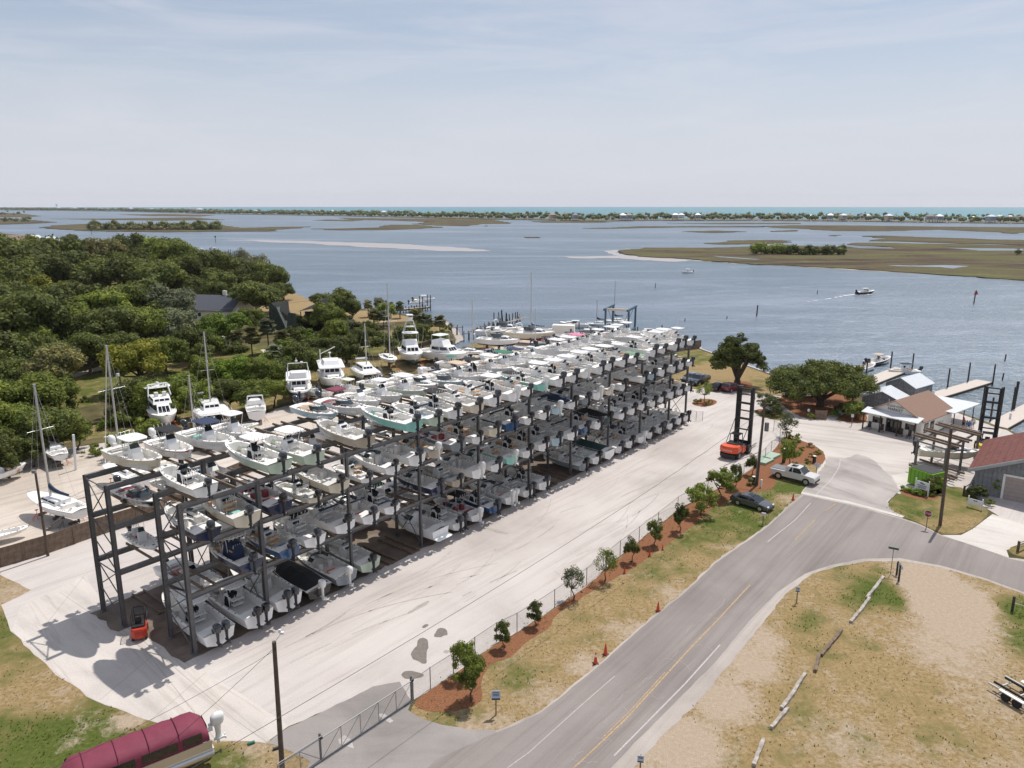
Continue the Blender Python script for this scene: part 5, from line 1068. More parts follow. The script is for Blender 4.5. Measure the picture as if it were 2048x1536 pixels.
# smaller craft scattered over the boat yard
random.seed(5)
for (px, py, kind, hc, top, eng, ne, L, rz, z, nm) in [
    (4, 965, 'o', 'w', None, 'g', 1, 6.5, 60, .5, 'white open boat on a trailer at the left frame edge, upper'), (2, 1085, 's', 'w', None, None, 0, 5.5, 40, .4, 'white skiff at the left frame edge just behind the fence'),
    (478, 868, 's', 'p', None, 'g', 1, 6.4, 28, .5, 'pale green skiff with grey motor cover on the yard gravel'), (640, 800, 'o', 'w', None, 'b', 1, 7, -30, .6, 'white boat with black outboard on a trailer below the navy trawler'),
    (810, 775, 'c', 'w', None, 'g', 1, 6.5, -30, .6, 'white cabin boat on a trailer in front of the tuna-tower boat'), (1100, 684, 'r', 'w', None, None, 0, 9, -20, .6, 'white powerboat beside the white storage box'),
    (700, 792, 'o', 'w', 'W', 'g', 1, 7, -35, .6, 'white hardtop boat ashore below the big motor yacht'), (868, 752, 'r', 'w', None, 'g', 1, 6.5, -25, .6, 'white runabout ashore in front of the creek-side sportfisher'), (905, 742, 'o', 'w', 'G', 'g', 1, 7.5, -30, .6, 'white boat with green top ashore near the dark steel post'), (745, 782, 'o', 'p', None, 'b', 1, 6.5, -32, .6, 'pale green boat ashore near the low catamaran'), (1022, 722, 'o', 'w', 'N', 'g', 1, 8, -20, .6, 'white boat with navy top ashore behind the middle of the racks'),
    (1095, 700, 'o', 'b', 'K', 'g', 1, 8, -25, .6, 'dark-topped open boat on the yard near the storage box'), (1140, 690, 'o', 'w', 'K', 'g', 1, 8, -20, .6, 'open boat with black top between storage box and racks'), (1180, 684, 'o', 'w', 'W', 'g', 2, 9, -15, .6, 'white hardtop boat ashore left of the travel lift'), (1240, 684, 'o', 'w', 'W', 'g', 2, 9.5, -12, .6, 'white hardtop boat ashore under the travel lift'),
    (1300, 682, 'e', 'w', 'W', None, 0, 10, -10, .6, 'white hardtop cruiser ashore right of the travel lift'), (1075, 672, 'r', 'r', None, None, 0, 9, -20, .6, 'red-striped runabout ashore behind the cream cruiser'), (985, 678, 'e', 'w', None, None, 0, 9, -20, .6, 'small white cruiser beside the old pilings')]:
    g = G(px, py); make_boat(kind, hc, top, eng, ne, L, (g[0], g[1], z), math.radians(rz), '', 'small boats standing in the yard', None, nm)
for (px, py, kind, hc, top, eng, ne, L, rz, nm) in [
    (1148, 655, 'e', 'w', 'W', None, 0, 9, 175, 'white cruiser with clear curtains moored at the marina quay'), (1727, 742, 'o', 'w', None, 'b', 1, 8.5, 35, 'white boat moored on the inner side of the outer dock'), (1757, 728, 'o', 'k', 'Y', 'b', 2, 9, 35, 'dark boat with tan top moored on the outer dock'),
    (1806, 747, 'o', 'w', 'K', 'g', 1, 7, 182, 'white boat with small black top moored at the end of the outer dock'), (1374, 546, 'o', 'w', 'W', 'g', 1, 6.5, 190, 'white hardtop boat under way far out on the water'), (1731, 588, 'c', 'k', 'W', 'b', 1, 8.5, 15, 'dark boat speeding with a white wake'),
    (850, 612, 'o', 'w', 'W', 'g', 1, 8, 10, 'white hardtop boat on the lift at the end of the timber pier'), (835, 614, 's', 'w', None, 'g', 1, 5.5, 10, 'small white skiff beside the hardtop boat on the timber pier')]:
    g = G(px, py, WATER_Z); zz = WATER_Z - .35 + (1.6 if px in (850, 835) else 0); make_boat(kind, hc, top, eng, ne, L, (g[0], g[1], zz), math.radians(rz), '', 'boats on the water', None, nm)
# pontoon boat with maroon enclosure
pl, pr = G(424, 1484, 1.0), G(200, 1574, 1.0); a = math.atan2(pl[1] - pr[1], pl[0] - pr[0])
r = thing('pontoon_boat', 'pontoon boat with full maroon canvas enclosure and white outboard on the grass', 'boat', (pl[0] - math.cos(a) * 4.6, pl[1] - math.sin(a) * 4.6 + .3, .55), a + PI)
for s in (1, -1): MB().cyl((4.3, s * .95, .32), (-4.3, s * .95, .32), .32, n=14).cyl((4.3, s * .95, .32), (4.9, s * .95, .5), .32, .08, n=14).build('pontoon_tube', M_ALU, r)
MB().box((0, 0, .72), (8.6, 2.55, .1)).build('deck', M_VINYL, r)
for s in (1, -1): MB().box((0, s * 1.24, 1.05), (8.4, .05, .6)).build('side_panel', M_ALU, r)
rg = []
for i in range(15):
    x = -4.1 + 8.0 * i / 14; k = [0, 1][i % 2]; h = 2.55 - .05 * math.cos(i * 2.2) - (.5 if i in (0, 14) else .06 if i in (1, 13) else 0); w_ = 1.2
    rg.append([(x, -w_, 1.36), (x, -w_ - .02, h - .42), (x, -w_ * .8, h - .12), (x, -w_ * .4, h + .02), (x, 0, h + .06), (x, w_ * .4, h + .02), (x, w_ * .8, h - .12), (x, w_ + .02, h - .42), (x, w_, 1.36)])
MB().loft(rg, 0, True, closed=False, cap=False).add(rg[0], [tuple(range(9))]).add(rg[-1], [tuple(range(9))[::-1]]).build('canopy', M_CANM, r)
for i in (3, 6, 9, 12):
    x = -4.1 + 8.0 * i / 14; MB().tube([(x, -1.24, 2.1), (x, -.97, 2.46), (x, -.5, 2.6), (x, 0, 2.64), (x, .5, 2.6), (x, .97, 2.46), (x, 1.24, 2.1)], .03, 5).build('canopy_bow', M_CANM, r)
for s in (1, -1):
    for x, wd in ((-3.1, 1.1), (-1.2, 2.0), (1.2, 2.0), (3.1, 1.0)): MB().rbox((0, 0, 0), (wd, .02, .62), .01).build('clear_window', M_GLASS, r, (x, s * 1.235, 1.82))
MB().rbox((0, 0, 0), (.02, 1.3, .6), .01).build('clear_window', M_GLASS, r, (-4.12, 0, 1.8)); MB().rbox((0, 0, 0), (.02, 1.3, .6), .01).build('clear_window', M_GLASS, r, (3.93, 0, 1.8))
e = put('outboard', CACHE.get(('leg', 'w')) or engineleg_mb().mesh('outboard', M_ENGW), r, (-4.75, 0, .55), scale=1.2); put('cowling', cached(('cowl', 'w'), lambda: engine_mb().mesh('cowling', M_ENGW)), e)
t = thing('boat_trailer', 'trailer under the maroon pontoon boat', 'trailer', (r.location.x, r.location.y, 0), a + PI)
m = MB()
for s in (1, -1): m.box((0, s * .6, .48), (7.5, .1, .12))
for x in (-2.5, 0, 2.5): m.box((x, 0, .4), (.1, 1.9, .08))
m.build('frame', M_ALU, t)
for s in (1, -1):
    for x in (-.6, .3): MB().cyl((x, s * 1.0 - .1, .3), (x, s * 1.0 + .1, .3), .3, n=14).build('wheel', M_RUBBER, t)
# ================================================================== VEHICLES
def car(kind, label, p_rear, p_front, paint, glass=M_GLASS, cat='car', bed=None, wb=None):
    a = math.atan2(p_front[1] - p_rear[1], p_front[0] - p_rear[0]); L, W_, H = {'sedan': (4.85, 1.82, 1.45), 'pickup': (5.85, 2.0, 1.9), 'suv': (4.65, 1.85, 1.7)}[kind]
    c = ((p_rear[0] + p_front[0]) / 2, (p_rear[1] + p_front[1]) / 2); r = thing({'sedan': 'parked_car', 'pickup': 'pickup_truck', 'suv': 'parked_suv'}[kind], label, cat, (c[0], c[1], 0), a, 'parked vehicles')
    wr = .33 if kind == 'sedan' else .37 if kind == 'suv' else .42; xw = {'sedan': (1.42, -1.38), 'pickup': (1.82, -1.78), 'suv': (1.38, -1.3)}[kind]; gc = wr * .75
    prof = {'sedan': [(-2.42, .35), (-2.40, .8), (-2.3, .98), (-1.7, 1.0), (.85, .95), (1.6, .88), (2.25, .76), (2.40, .62), (2.42, .3)],
            'pickup': [(-2.92, .5), (-2.92, 1.27), (-1.0, 1.29), (1.0, 1.30), (1.7, 1.32), (2.76, 1.22), (2.9, 1.1), (2.93, .5)],
            'suv': [(-2.3, .4), (-2.32, .9), (-2.2, 1.08), (.8, 1.04), (1.7, .95), (2.2, .8), (2.32, .45)]}[kind]
    top = [(x, z) for x, z in prof]; n = len(top); rg = []
    for y, k, dz in ((-W_ / 2 * .93, .0, -.05), (-W_ / 2, 1, -.14), (-W_ / 2, 1, -.0)): pass
    # body sides bulge: rings across the width
    Y = [(-W_ / 2 + .02, .975, -.16), (-W_ / 2, .99, -.06), (-W_ / 2 * .88, 1, 0), (0, 1.003, .03), (W_ / 2 * .88, 1, 0), (W_ / 2, .99, -.06), (W_ / 2 - .02, .975, -.16)]
    m = MB(); rg = []
    for y, kx, dz in Y: rg.append([(x * kx, y, z + (dz if z > .62 else 0) * (1 if i_ not in (0, n - 1) else 0)) for i_, (x, z) in enumerate(top)])
    m.loft(rg, 0, False); m.build('body', paint, r)
    if kind == 'sedan': G_ = [(-1.85, .95), (-1.15, 1.38), (-.2, 1.45), (.35, 1.40), (1.2, .93)]
    elif kind == 'suv': G_ = [(-2.15, 1.05), (-1.85, 1.6), (-.2, 1.68), (.3, 1.62), (1.05, 1.02)]
    else: G_ = [(-.98, 1.29), (-.9, 1.9), (.5, 1.98), (.85, 1.94), (1.62, 1.31)]
    hw = W_ / 2; m = MB()
    def gp(i, s, k=1): x, z = G_[i]; base = G_[0][1]; f = (z - base) / (max(q[1] for q in G_) - base); return (x * k, s * (hw * .93 - .19 * f), z)
    for i in range(4):
        mt = 1 if i in (0, 3) else 0; m.add([gp(i, -1), gp(i + 1, -1), gp(i + 1, 1), gp(i, 1)], [(0, 1, 2, 3)], mt)
    for s in (-1, 1):
        m.add([gp(i, s) for i in range(5)], [tuple(range(5)) if s > 0 else tuple(range(5))[::-1]], 0)
        m.add([(gp(1, s)[0], gp(1, s)[1] + s * .004, gp(1, s)[2])], [], 0)
    m.build('roof', [paint, glass], r)
    for s in (-1, 1):
        xa, xb = (G_[0][0] + .45, -.08), (.02, G_[4][0] - .4); zt = max(q[1] for q in G_) - .1; zb = G_[0][1] + .04
        for (p, q) in (xa, xb):
            f0, f1 = .06, .88; y0, y1 = hw * .93 - .19 * f0 + .008, hw * .93 - .19 * f1 + .008; sl0 = .28 if p == xa[0] else .02; sl1 = .38 if q == xb[1] else .02
            MB().add([(p, s * y0, zb), (q, s * y0, zb), (q - sl1, s * y1, zt), (p + sl0, s * y1, zt)], [(0, 1, 2, 3), (3, 2, 1, 0)]).build('side_window', glass, r)
    for x in xw:
        for s in (-1, 1):
            wv = MB().cyl((0, -.12, 0), (0, .12, 0), wr, n=18).build('wheel', M_RUBBER, r, (x, s * (hw - .10), wr))
            mm = MB(); mm.cyl((0, s * .10, 0), (0, s * .125, 0), wr * .66, n=14)
            for k in range(5): aa = k * 2 * PI / 5; mm.box((wr * .33 * math.cos(aa), s * .13, wr * .33 * math.sin(aa)), (.09, .02, .09))
            mm.build('rim', M_ALU, wv)
            ar = MB(); ar.cyl((x, s * (hw - .02), wr * 1.02), (x, s * (hw + .012), wr * 1.02), wr * 1.16, n=18); ar.build('wheel_arch', M_BLACKM, r)
    for s in (-1, 1):
        zh = {'sedan': .68, 'pickup': .95, 'suv': .82}[kind]
        MB().rbox((0, 0, 0), (.22, .36, .16), .05).build('headlight', M_SIGNW, r, (L / 2 - .12, s * (hw - .28), zh)); MB().rbox((0, 0, 0), (.10, .3, .2), .03).build('taillight', M_RED, r, (-L / 2 + .03, s * (hw - .2), zh + .05))
        MB().rbox((0, 0, 0), (.16, .24, .15), .05).build('mirror', paint, r, (G_[4][0] - .35, s * (hw + .1), G_[0][1] + .1))
    MB().rbox((0, 0, 0), (.12, W_ * .8, .22), .04).build('front_bumper', M_BLACKM, r, (L / 2 + .0, 0, .42 if kind == 'sedan' else .58)); MB().rbox((0, 0, 0), (.12, W_ * .8, .22), .04).build('rear_bumper', M_BLACKM if kind != 'sedan' else paint, r, (-L / 2 - .02, 0, .5))
    if kind == 'pickup': MB().rbox((0, 0, 0), (1.86, W_ * .84, .08), .05).build('bed_cover', bed or M_BLACKM, r, (-1.96, 0, 1.32))
    if kind != 'sedan' or True: MB().rbox((0, 0, 0), (.75, .8, .02), .05).build('sunroof', glass, r, (-.05, 0, max(q[1] for q in G_) + .005)) if kind in ('sedan', 'pickup') and paint != M_BLACKP else None
    return r
M_CGREY = pm("gunmetal_car_paint", (.10, .105, .12), .25, metal=.5, coat=.8); M_CWHITE = pm("white_car_paint", (.62, .60, .58), .25, coat=.8); M_CBLUE = pm("dark_blue_car_paint", (.018, .032, .05), .2, coat=.8)
M_CRED = pm("deep_red_car_paint", (.22, .012, .022), .22, coat=.8); M_CSILV = pm("silver_car_paint", (.34, .35, .36), .25, metal=.5, coat=.8)
car('sedan', 'dark grey sedan parked on the grass verge', G(1481, 1006), G(1526, 1019), M_CGREY)
car('pickup', 'white pickup truck with grey bed cover beside the mulch bed', G(1560, 953), G(1618, 967), M_CWHITE, bed=M_GREYM)
car('pickup', 'black pickup truck parked at the lawn edge', G(1412, 762), G(1385, 772), M_CBLUE); car('suv', 'dark grey pickup-sized car left of the black pickup truck', G(1394, 758), G(1366, 766), M_CGREY)
car('sedan', 'black sedan parked beside the red car', G(1426, 783), G(1450, 775), M_BLACKP); car('suv', 'deep red hatchback car parked below the round oak', G(1452, 784), G(1476, 779), M_CRED)
car('suv', 'silver car parked under the white express cruiser', G(972, 712), G(1000, 711), M_CSILV); car('suv', 'dark red car by the white storage box', G(1098, 693), G(1112, 690), M_CRED); car('sedan', 'blue car by the white storage box', G(1103, 698), G(1118, 694), M_BLUE)
car('sedan', 'pale car in front of the yellow forklift', G(1962, 920), G(1990, 908), M_CSILV)
def golfcart(px, py, label, a):
    g = G(px, py); r = thing('golf_cart', label, 'golf cart', (g[0], g[1], 0), math.radians(a), 'golf carts under the oak')
    MB().prism([(-1.15, .3), (-1.15, .75), (-.3, .8), (-.2, .4), (.5, .4), (.7, .85), (1.15, .7), (1.2, .3)], -.6, .6).build('body', M_WHITE, r); MB().rbox((0, 0, 0), (1.9, 1.3, .1), .2).build('roof', M_WHITE, r, (-.1, 0, 1.8)); MB().rbox((0, 0, 0), (.5, 1.1, .15), .1).build('seat', M_TANV, r, (-.4, 0, .88))
    m = MB()
    for x in (-.95, .75):
        for s in (1, -1): m.cyl((x, s * .55, .6), (x * .9, s * .58, 1.8), .025, n=4)
    m.build('roof_post', M_BLACKM, r)
    for x in (-.8, .8):
        for s in (1, -1): MB().cyl((x, s * .5 - .1, .24), (x, s * .5 + .1, .24), .24, n=12).build('wheel', M_RUBBER, r)
golfcart(1578, 792, 'white golf cart nearer the lawn, left of two', 10); golfcart(1613, 794, 'white golf cart closer to the oak trunk, right of two', 5)
def marina_forklift(label, p, rz, paint, mast_h=9.4):
    r = thing('boat_forklift', label, 'forklift', (p[0], p[1], 0), rz, 'tall marina forklifts')
    m = MB(); rg = []
    for z, k in ((1.0, .9), (1.12, 1), (1.65, 1), (1.95, .92)): rg.append([(-2.3 + (1.0 - .25 * abs(y) ** 2) * (-1) * .0 + x * k, y * 1.35 * k, z) for x, y in ((.95, -1), (-.3, -1), (-.75, -.6), (-.85, 0), (-.75, .6), (-.3, 1), (.95, 1))])
    m.loft(rg, 0, False); m.build('counterweight', paint, r)
    MB().box((0, 0, .85), (4.2, 1.5, .7)).rbox((-2.2, 0, .55), (1.4, 1.9, .5), .1).build('chassis', M_BLACKM, r); MB().rbox((-.9, 0, 0), (1.6, 1.7, .75), .15).build('engine_cover', M_BLACKM, r, (0, 0, 1.75))
    for s in (1, -1): MB().rbox((0, 0, 0), (1.4, .5, .8), .1).build('side_step', paint, r, (.1, s * .95, 1.0))
    for x, y, w_, rr in ((1.55, 1.1, .75, .68), (-1.95, 1.12, .4, .6)):
        for s in (1, -1):
            wv = MB().cyl((0, -w_ / 2, 0), (0, w_ / 2, 0), rr, n=20).build('wheel', M_RUBBER, r, (x, s * y, rr)); MB().cyl((0, s * (w_ / 2 - .02), 0), (0, s * (w_ / 2 + .03), 0), rr * .55, n=14).build('rim', M_GREYM, wv)
    MB().rbox((0, 0, .45), (.6, .6, .15), .1).rbox((-.25, 0, .8), (.15, .6, .7), .05).build('seat', M_BLACKM, r, (-.1, 0, 1.55))
    m = MB()
    for x, t in ((.75, .45), (-1.0, -.8)):
        for s in (1, -1): m.cyl((x, s * .68, 1.4), (t, s * .62, 3.2), .06, n=5)
    m.build('cab_post', M_BLACKM, r); m = MB()
    for k in range(6): m.box((-.75 + k * .24, 0, 3.22), (.07, 1.35, .06))
    for s in (1, -1): m.box((-.17, s * .66, 3.22), (1.45, .07, .08))
    m.build('overhead_guard', M_BLACKM, r)
    xm = 2.35
    for s in (1, -1):
        for yo, xo, h in ((1.22, 0, mast_h), (1.02, .12, mast_h - .1), (.84, .2, mast_h - .3)):
            m = MB(); m.box((xm + xo, s * yo, .2 + h / 2), (.46, .09, h)); 
            for e in (-.15, .15): m.box((xm + xo + e, s * (yo - .06), .2 + h / 2), (.05, .16, h))
            m.build('mast_rail', M_BLACKM, r)
    for z in (1.0, 3.3, 4.9, 6.1, 7.2, 8.5, 9.3): MB().box((xm - .12, 0, z), (.16, 2.3, .17 if z not in (4.9, 7.2) else .3)).build('mast_crossbar', M_BLACKM, r)
    for s in (1, -1):
        MB().cyl((xm - .1, s * 1.05, .4), (xm - .1, s * 1.05, 4.8), .08, n=6).build('lift_cylinder', M_BLACKM, r); MB().cyl((-1.2, s * 1.1, 1.8), (xm - .1, s * 1.15, 5.2), .05, n=6).build('tilt_brace', M_BLACKM, r)
        MB().box((0, 0, 0), (3.4, .2, .09)).build('fork', M_GREYM, r, (xm + 2.0, s * .75, .35))
    MB().box((xm + .28, 0, 1.0), (.12, 2.5, 1.1)).build('carriage', M_BLACKM, r)
    return r
fa, fb = G(1448, 920), G(1480, 902); marina_forklift('orange-red boat forklift with tall black mast on the pale lot', ((fa[0] + fb[0]) / 2 + .6, (fa[1] + fb[1]) / 2 + .4), math.radians(52), M_ORANGE)
g = G(1970, 908); marina_forklift('yellow boat forklift with tall black mast beside the red-roofed barn', g, math.radians(58), M_YELLOW)
MB_ = None
M_REDM = pm('red_machine_paint', (.50, .05, .025), .4, var=.1)
def small_forklift(p, rz):
    r = thing('small_forklift', 'small red and black forklift under the near end of the racks', 'forklift', (p[0], p[1], 0), rz)
    m = MB(); rg = []
    for z, k in ((.35, .95), (.5, 1), (1.0, 1), (1.15, .9)): rg.append([(-.95 + x * k, y * .6 * k, z) for x, y in ((.6, -1), (-.2, -1), (-.45, -.5), (-.45, .5), (-.2, 1), (.6, 1))])
    m.loft(rg, 0, False).build('counterweight', M_REDM, r); MB().rbox((.1, 0, 0), (1.5, 1.1, .4), .08).build('chassis', M_REDM, r, (0, 0, .55)); MB().rbox((0, 0, 0), (.9, 1.0, .3), .1).build('engine_cover', M_BLACKM, r, (-.6, 0, 1.2)); MB().rbox((0, 0, 0), (.5, .5, .12), .05).rbox((-.25, 0, .3), (.12, .5, .5), .05).build('seat', M_BLACKM, r, (-.3, 0, 1.35))
    m = MB()
    for x, t in ((.7, .45), (-.9, -.6)):
        for s in (1, -1): m.cyl((x, s * .5, .8), (t, s * .5, 2.15), .04, n=5)
    m.build('cab_post', M_BLACKM, r); m = MB()
    for k in range(6): m.box((-.55 + k * .2, 0, 2.17), (.05, 1.05, .04))
    for s in (1, -1): m.box((-.08, s * .52, 2.17), (1.15, .05, .05))
    m.build('overhead_guard', M_BLACKM, r)
    for s in (1, -1): MB().box((.95, s * .38, 1.1), (.12, .08, 2.0)).build('mast_rail', M_BLACKM, r); MB().box((2.3, s * .35, .12), (2.6, .12, .06)).build('fork', M_GREYM, r)
    for z in (.4, 1.3, 2.05): MB().box((.95, 0, z), (.1, .8, .08)).build('mast_crossbar', M_BLACKM, r)
    for x in (.6, -.85):
        for s in (1, -1): MB().cyl((x, s * .5 - .09, .28), (x, s * .5 + .09, .28), .28, n=12).build('wheel', M_RUBBER, r)
small_forklift(G(281, 1268), ROW + math.radians(62))
# travel lift
def travel_lift():
    g0, g1 = G(1210, 669), G(1256, 672); a = math.atan2(g1[1] - g0[1], g1[0] - g0[0]); r = thing('travel_lift', 'blue boat hoist gantry straddling the slip at the quay', 'boat hoist', (g0[0], g0[1], 0), a)
    Wd = math.dist(g0, g1); Ln = 8.0; h = 7.2
    for x in (0, Wd):
        for y in (0, Ln):
            m = MB(); m.box((x, y, h / 2 + .5), (.5, .5, h - 1), top=.9); m.build('leg', M_LIFTB, r); MB().cyl((x - .25, y, .55), (x + .25, y, .55), .55, n=14).build('wheel', M_RUBBER, r)
        m = MB(); m.box((x, Ln / 2 - .4, h - .1), (.5, Ln + 2.6, .55)); m.build('top_beam', M_LIFTB, r); MB().box((x, Ln / 2, 1.1), (.5, Ln, .5)).build('bottom_beam', M_LIFTB, r)
    MB().box((Wd / 2, 0, h - .15), (Wd, .45, .6)).build('cross_beam', M_DOCK, r)
    for y in (1.5, Ln - 1.5):
        m = MB(); m.tube([(.2, y, h - .3), (Wd * .3, y, 2.6), (Wd * .7, y, 2.6), (Wd - .2, y, h - .3)], .05, 4); m.build('sling', M_BLACKM, r)
    MB().rbox((0, 0, 0), (.8, 1.6, 1.2), .1).build('engine_house', M_LIFTB, r, (0, Ln / 2, 1.9))
travel_lift()
# boat trailer in the field, right edge
t = thing('boat_trailer', 'empty boat trailer with dark bunks on the dry field', 'trailer', (*G(2068, 1415), 0), math.radians(-66))
for s in (1, -1):
    MB().box((0, s * .62, .62), (5.2, .12, .14)).build('bunk', M_CANB, t); MB().box((.2, s * .95, .5), (6.0, .09, .14)).build('frame_rail', M_ALU, t)
    MB().box((-.9, s * 1.22, .68), (1.75, .3, .06)).box((-.03, s * 1.22, .56), (.05, .3, .26)).build('mudguard', M_SIGNW, t)
    for x in (-1.3, -.5): MB().cyl((x, s * 1.2 - .1, .33), (x, s * 1.2 + .1, .33), .33, n=14).build('wheel', M_RUBBER, t)
for x in (-2.2, -.9, .6, 2.4): MB().box((x, 0, .42), (.09, 1.9, .09)).build('cross_member', M_ALU, t)
MB().box((4.2, 0, .48), (2.8, .1, .12)).build('tongue', M_ALU, t)
# ================================================================== VEGETATION
def leaf_quads(m, c, r, n, size, rnd, flat=.6):
    for _ in range(n):
        d = Vector((rnd.gauss(0, 1), rnd.gauss(0, 1), rnd.gauss(0, 1))); d.normalize(); k = r * (.72 + .34 * rnd.random())
        p = Vector((c[0] + d.x * k, c[1] + d.y * k, c[2] + d.z * k * flat)); nrm = (d + Vector((rnd.gauss(0, .5), rnd.gauss(0, .5), rnd.gauss(.3, .5)))).normalized()
        u = nrm.orthogonal().normalized(); a = rnd.uniform(0, 2 * PI); v = nrm.cross(u); u, v = u * math.cos(a) + v * math.sin(a), v * math.cos(a) - u * math.sin(a); s = size * rnd.uniform(.6, 1.3)
        m.add([p - u * s - v * s * .6, p + u * s * .2 - v * s * .7, p + u * s + v * s * .2, p - u * s * .1 + v * s * .8], [(0, 1, 2, 3)], 0)
def core(m, c, r, flat, rnd, k=.74):
    bm = bmesh.new(); bmesh.ops.create_icosphere(bm, subdivisions=1, radius=1)
    o = rnd.random() * 50; vs = []
    for v in bm.verts:
        f = k * r * (1 + .25 * noise.noise(v.co * 2 + Vector((o, 0, 0)))); vs.append((c[0] + v.co.x * f, c[1] + v.co.y * f, c[2] + v.co.z * f * flat))
    m.add(vs, [[v.index for v in f.verts] for f in bm.faces], 0, False); bm.free()
def crown_mesh(seed, tone, R_, Hc, nblob, leaf, dens, base, gap=.0, spread=1.0, corek=.74):
    rnd = random.Random(seed); m = MB(); lim = []
    for i in range(nblob):
        a = rnd.uniform(0, 2 * PI); q = math.sqrt(rnd.random()) * .8 * spread; top = (1 - (q / 1.0) ** 2) ** .5 if q < 1 else 0
        z = base + Hc * (rnd.uniform(.12, .95) * top * .8 + .08); rr = R_ * rnd.uniform(.24, .42) * (1.1 - .35 * q); c = (math.cos(a) * q * R_, math.sin(a) * q * R_, z); lim.append(c)
        if rnd.random() > gap: core(m, c, rr, .72, rnd, corek)
        leaf_quads(m, c, rr, int(dens * rr * rr), leaf, rnd, .75)
    return m.mesh('crown', LEAF[tone]), lim
def trunk_mesh(seed, h, r, lim, tips=6, fork=.45, splay=.5):
    rnd = random.Random(seed); m = MB(); p = Vector((0, 0, -.1)); pts = [p]
    for i in range(3): p = p + Vector((rnd.uniform(-.12, .12) * h, rnd.uniform(-.12, .12) * h, h * fork / 3)); pts.append(p)
    for i, (a, b) in enumerate(zip(pts, pts[1:])): m.cyl(a, b, r * (1.25 - .25 * i), r * (1.0 - .22 * i), n=8)
    for c in rnd.sample(lim, min(tips, len(lim))):
        c = Vector(c); mid = pts[-1].lerp(c, .5) + Vector((0, 0, -h * .08)) + Vector((c.x, c.y, 0)) * .12 * splay
        m.cyl(pts[-1], mid, r * .55, r * .35, n=6); m.cyl(mid, c, r * .35, r * .12, n=5)
    return m.mesh('trunk', M_BARK)
PROT = {}
def proto(kind, tone, var):
    k = (kind, tone, var)
    if k not in PROT:
        sd = hash((ord(kind[0]), ord(tone), var)) % 9999
        if kind == 'big': cm, lim = crown_mesh(sd, tone, 5.0, 6.0, 36, .21, 85, 2.6, .12, 1.05, .68); tm = trunk_mesh(sd, 5.5, .32, lim, 8)
        elif kind == 'mid': cm, lim = crown_mesh(sd, tone, 3.2, 5.0, 20, .17, 110, 1.6, .15, 1.0, .68); tm = trunk_mesh(sd, 4.5, .18, lim, 5)
        elif kind == 'sparse': cm, lim = crown_mesh(sd, tone, 4.2, 5.0, 18, .18, 60, 3.2, .75, 1.1, .5); tm = trunk_mesh(sd, 6.0, .22, lim, 12)
        else: cm, lim = crown_mesh(sd, tone, 1.6, 1.9, 9, .11, 210, .1, .0, 1.0, .7); tm = None
        PROT[k] = (cm, tm)
    return PROT[k]
LMK = [((*G(400, 622), 0), 'dark-roofed house'), ((*G(585, 660), 0), 'burnt A-frame house'), ((*G(428, 850), 0), 'tall-masted catamaran'), ((*G(320, 870), 0), 'flybridge yacht'), ((*G(160, 760), 0), 'mown glade'), ((*G(90, 480), 0), 'canal-side houses'), ((*G(112, 915), 0), 'mastless white sailing boat'), ((*G(825, 735), 0), 'tuna-tower sportfisher'), ((*G(845, 615), 0), 'timber pier')]
TREES = []
def tree(kind, tone, loc, s, gname='trees of the wood behind the boat yard', label=None, cat=None):
    cm, tm = proto(kind, tone, random.randint(0, 2)); nm = {'big': 'oak_tree', 'mid': 'broadleaf_tree', 'sparse': 'open_crowned_tree', 'bush': 'leafy_bush'}[kind]
    r = thing(nm, label or '', cat or ('bush' if kind == 'bush' else 'tree'), (loc[0], loc[1], 0), random.uniform(0, 2 * PI), gname, (s, s, s * random.uniform(.85, 1.1)))
    put('crown', cm, r); (put('trunk', tm, r) if tm else None)
    if not label: TREES.append((r, kind, tone, loc))
    return r
def crown_at(px, py, rad, tone, kind=None):
    """crown centre and radius in the photograph -> a tree of that real size standing on the ground"""
    zc = 4.5
    for _ in range(3):
        g = G(px, py, zc); d = math.hypot(math.hypot(*g), CAM_H - zc); Rm = rad * d / FPX; zc = min(6.0, max(1.0, Rm * (.95 if Rm < 5 else .8)))
    kind = kind or ('big' if Rm > 3.6 else 'mid' if Rm > 2.0 else 'bush')
    base = {'big': 5.0, 'mid': 3.2, 'sparse': 4.2, 'bush': 1.6}[kind]; s = Rm / base; hz = {'big': 5.2, 'mid': 3.9, 'sparse': 5.4, 'bush': 1.0}[kind] * s
    g = G(px, py, hz); tree(kind, tone, g, s)
random.seed(3)
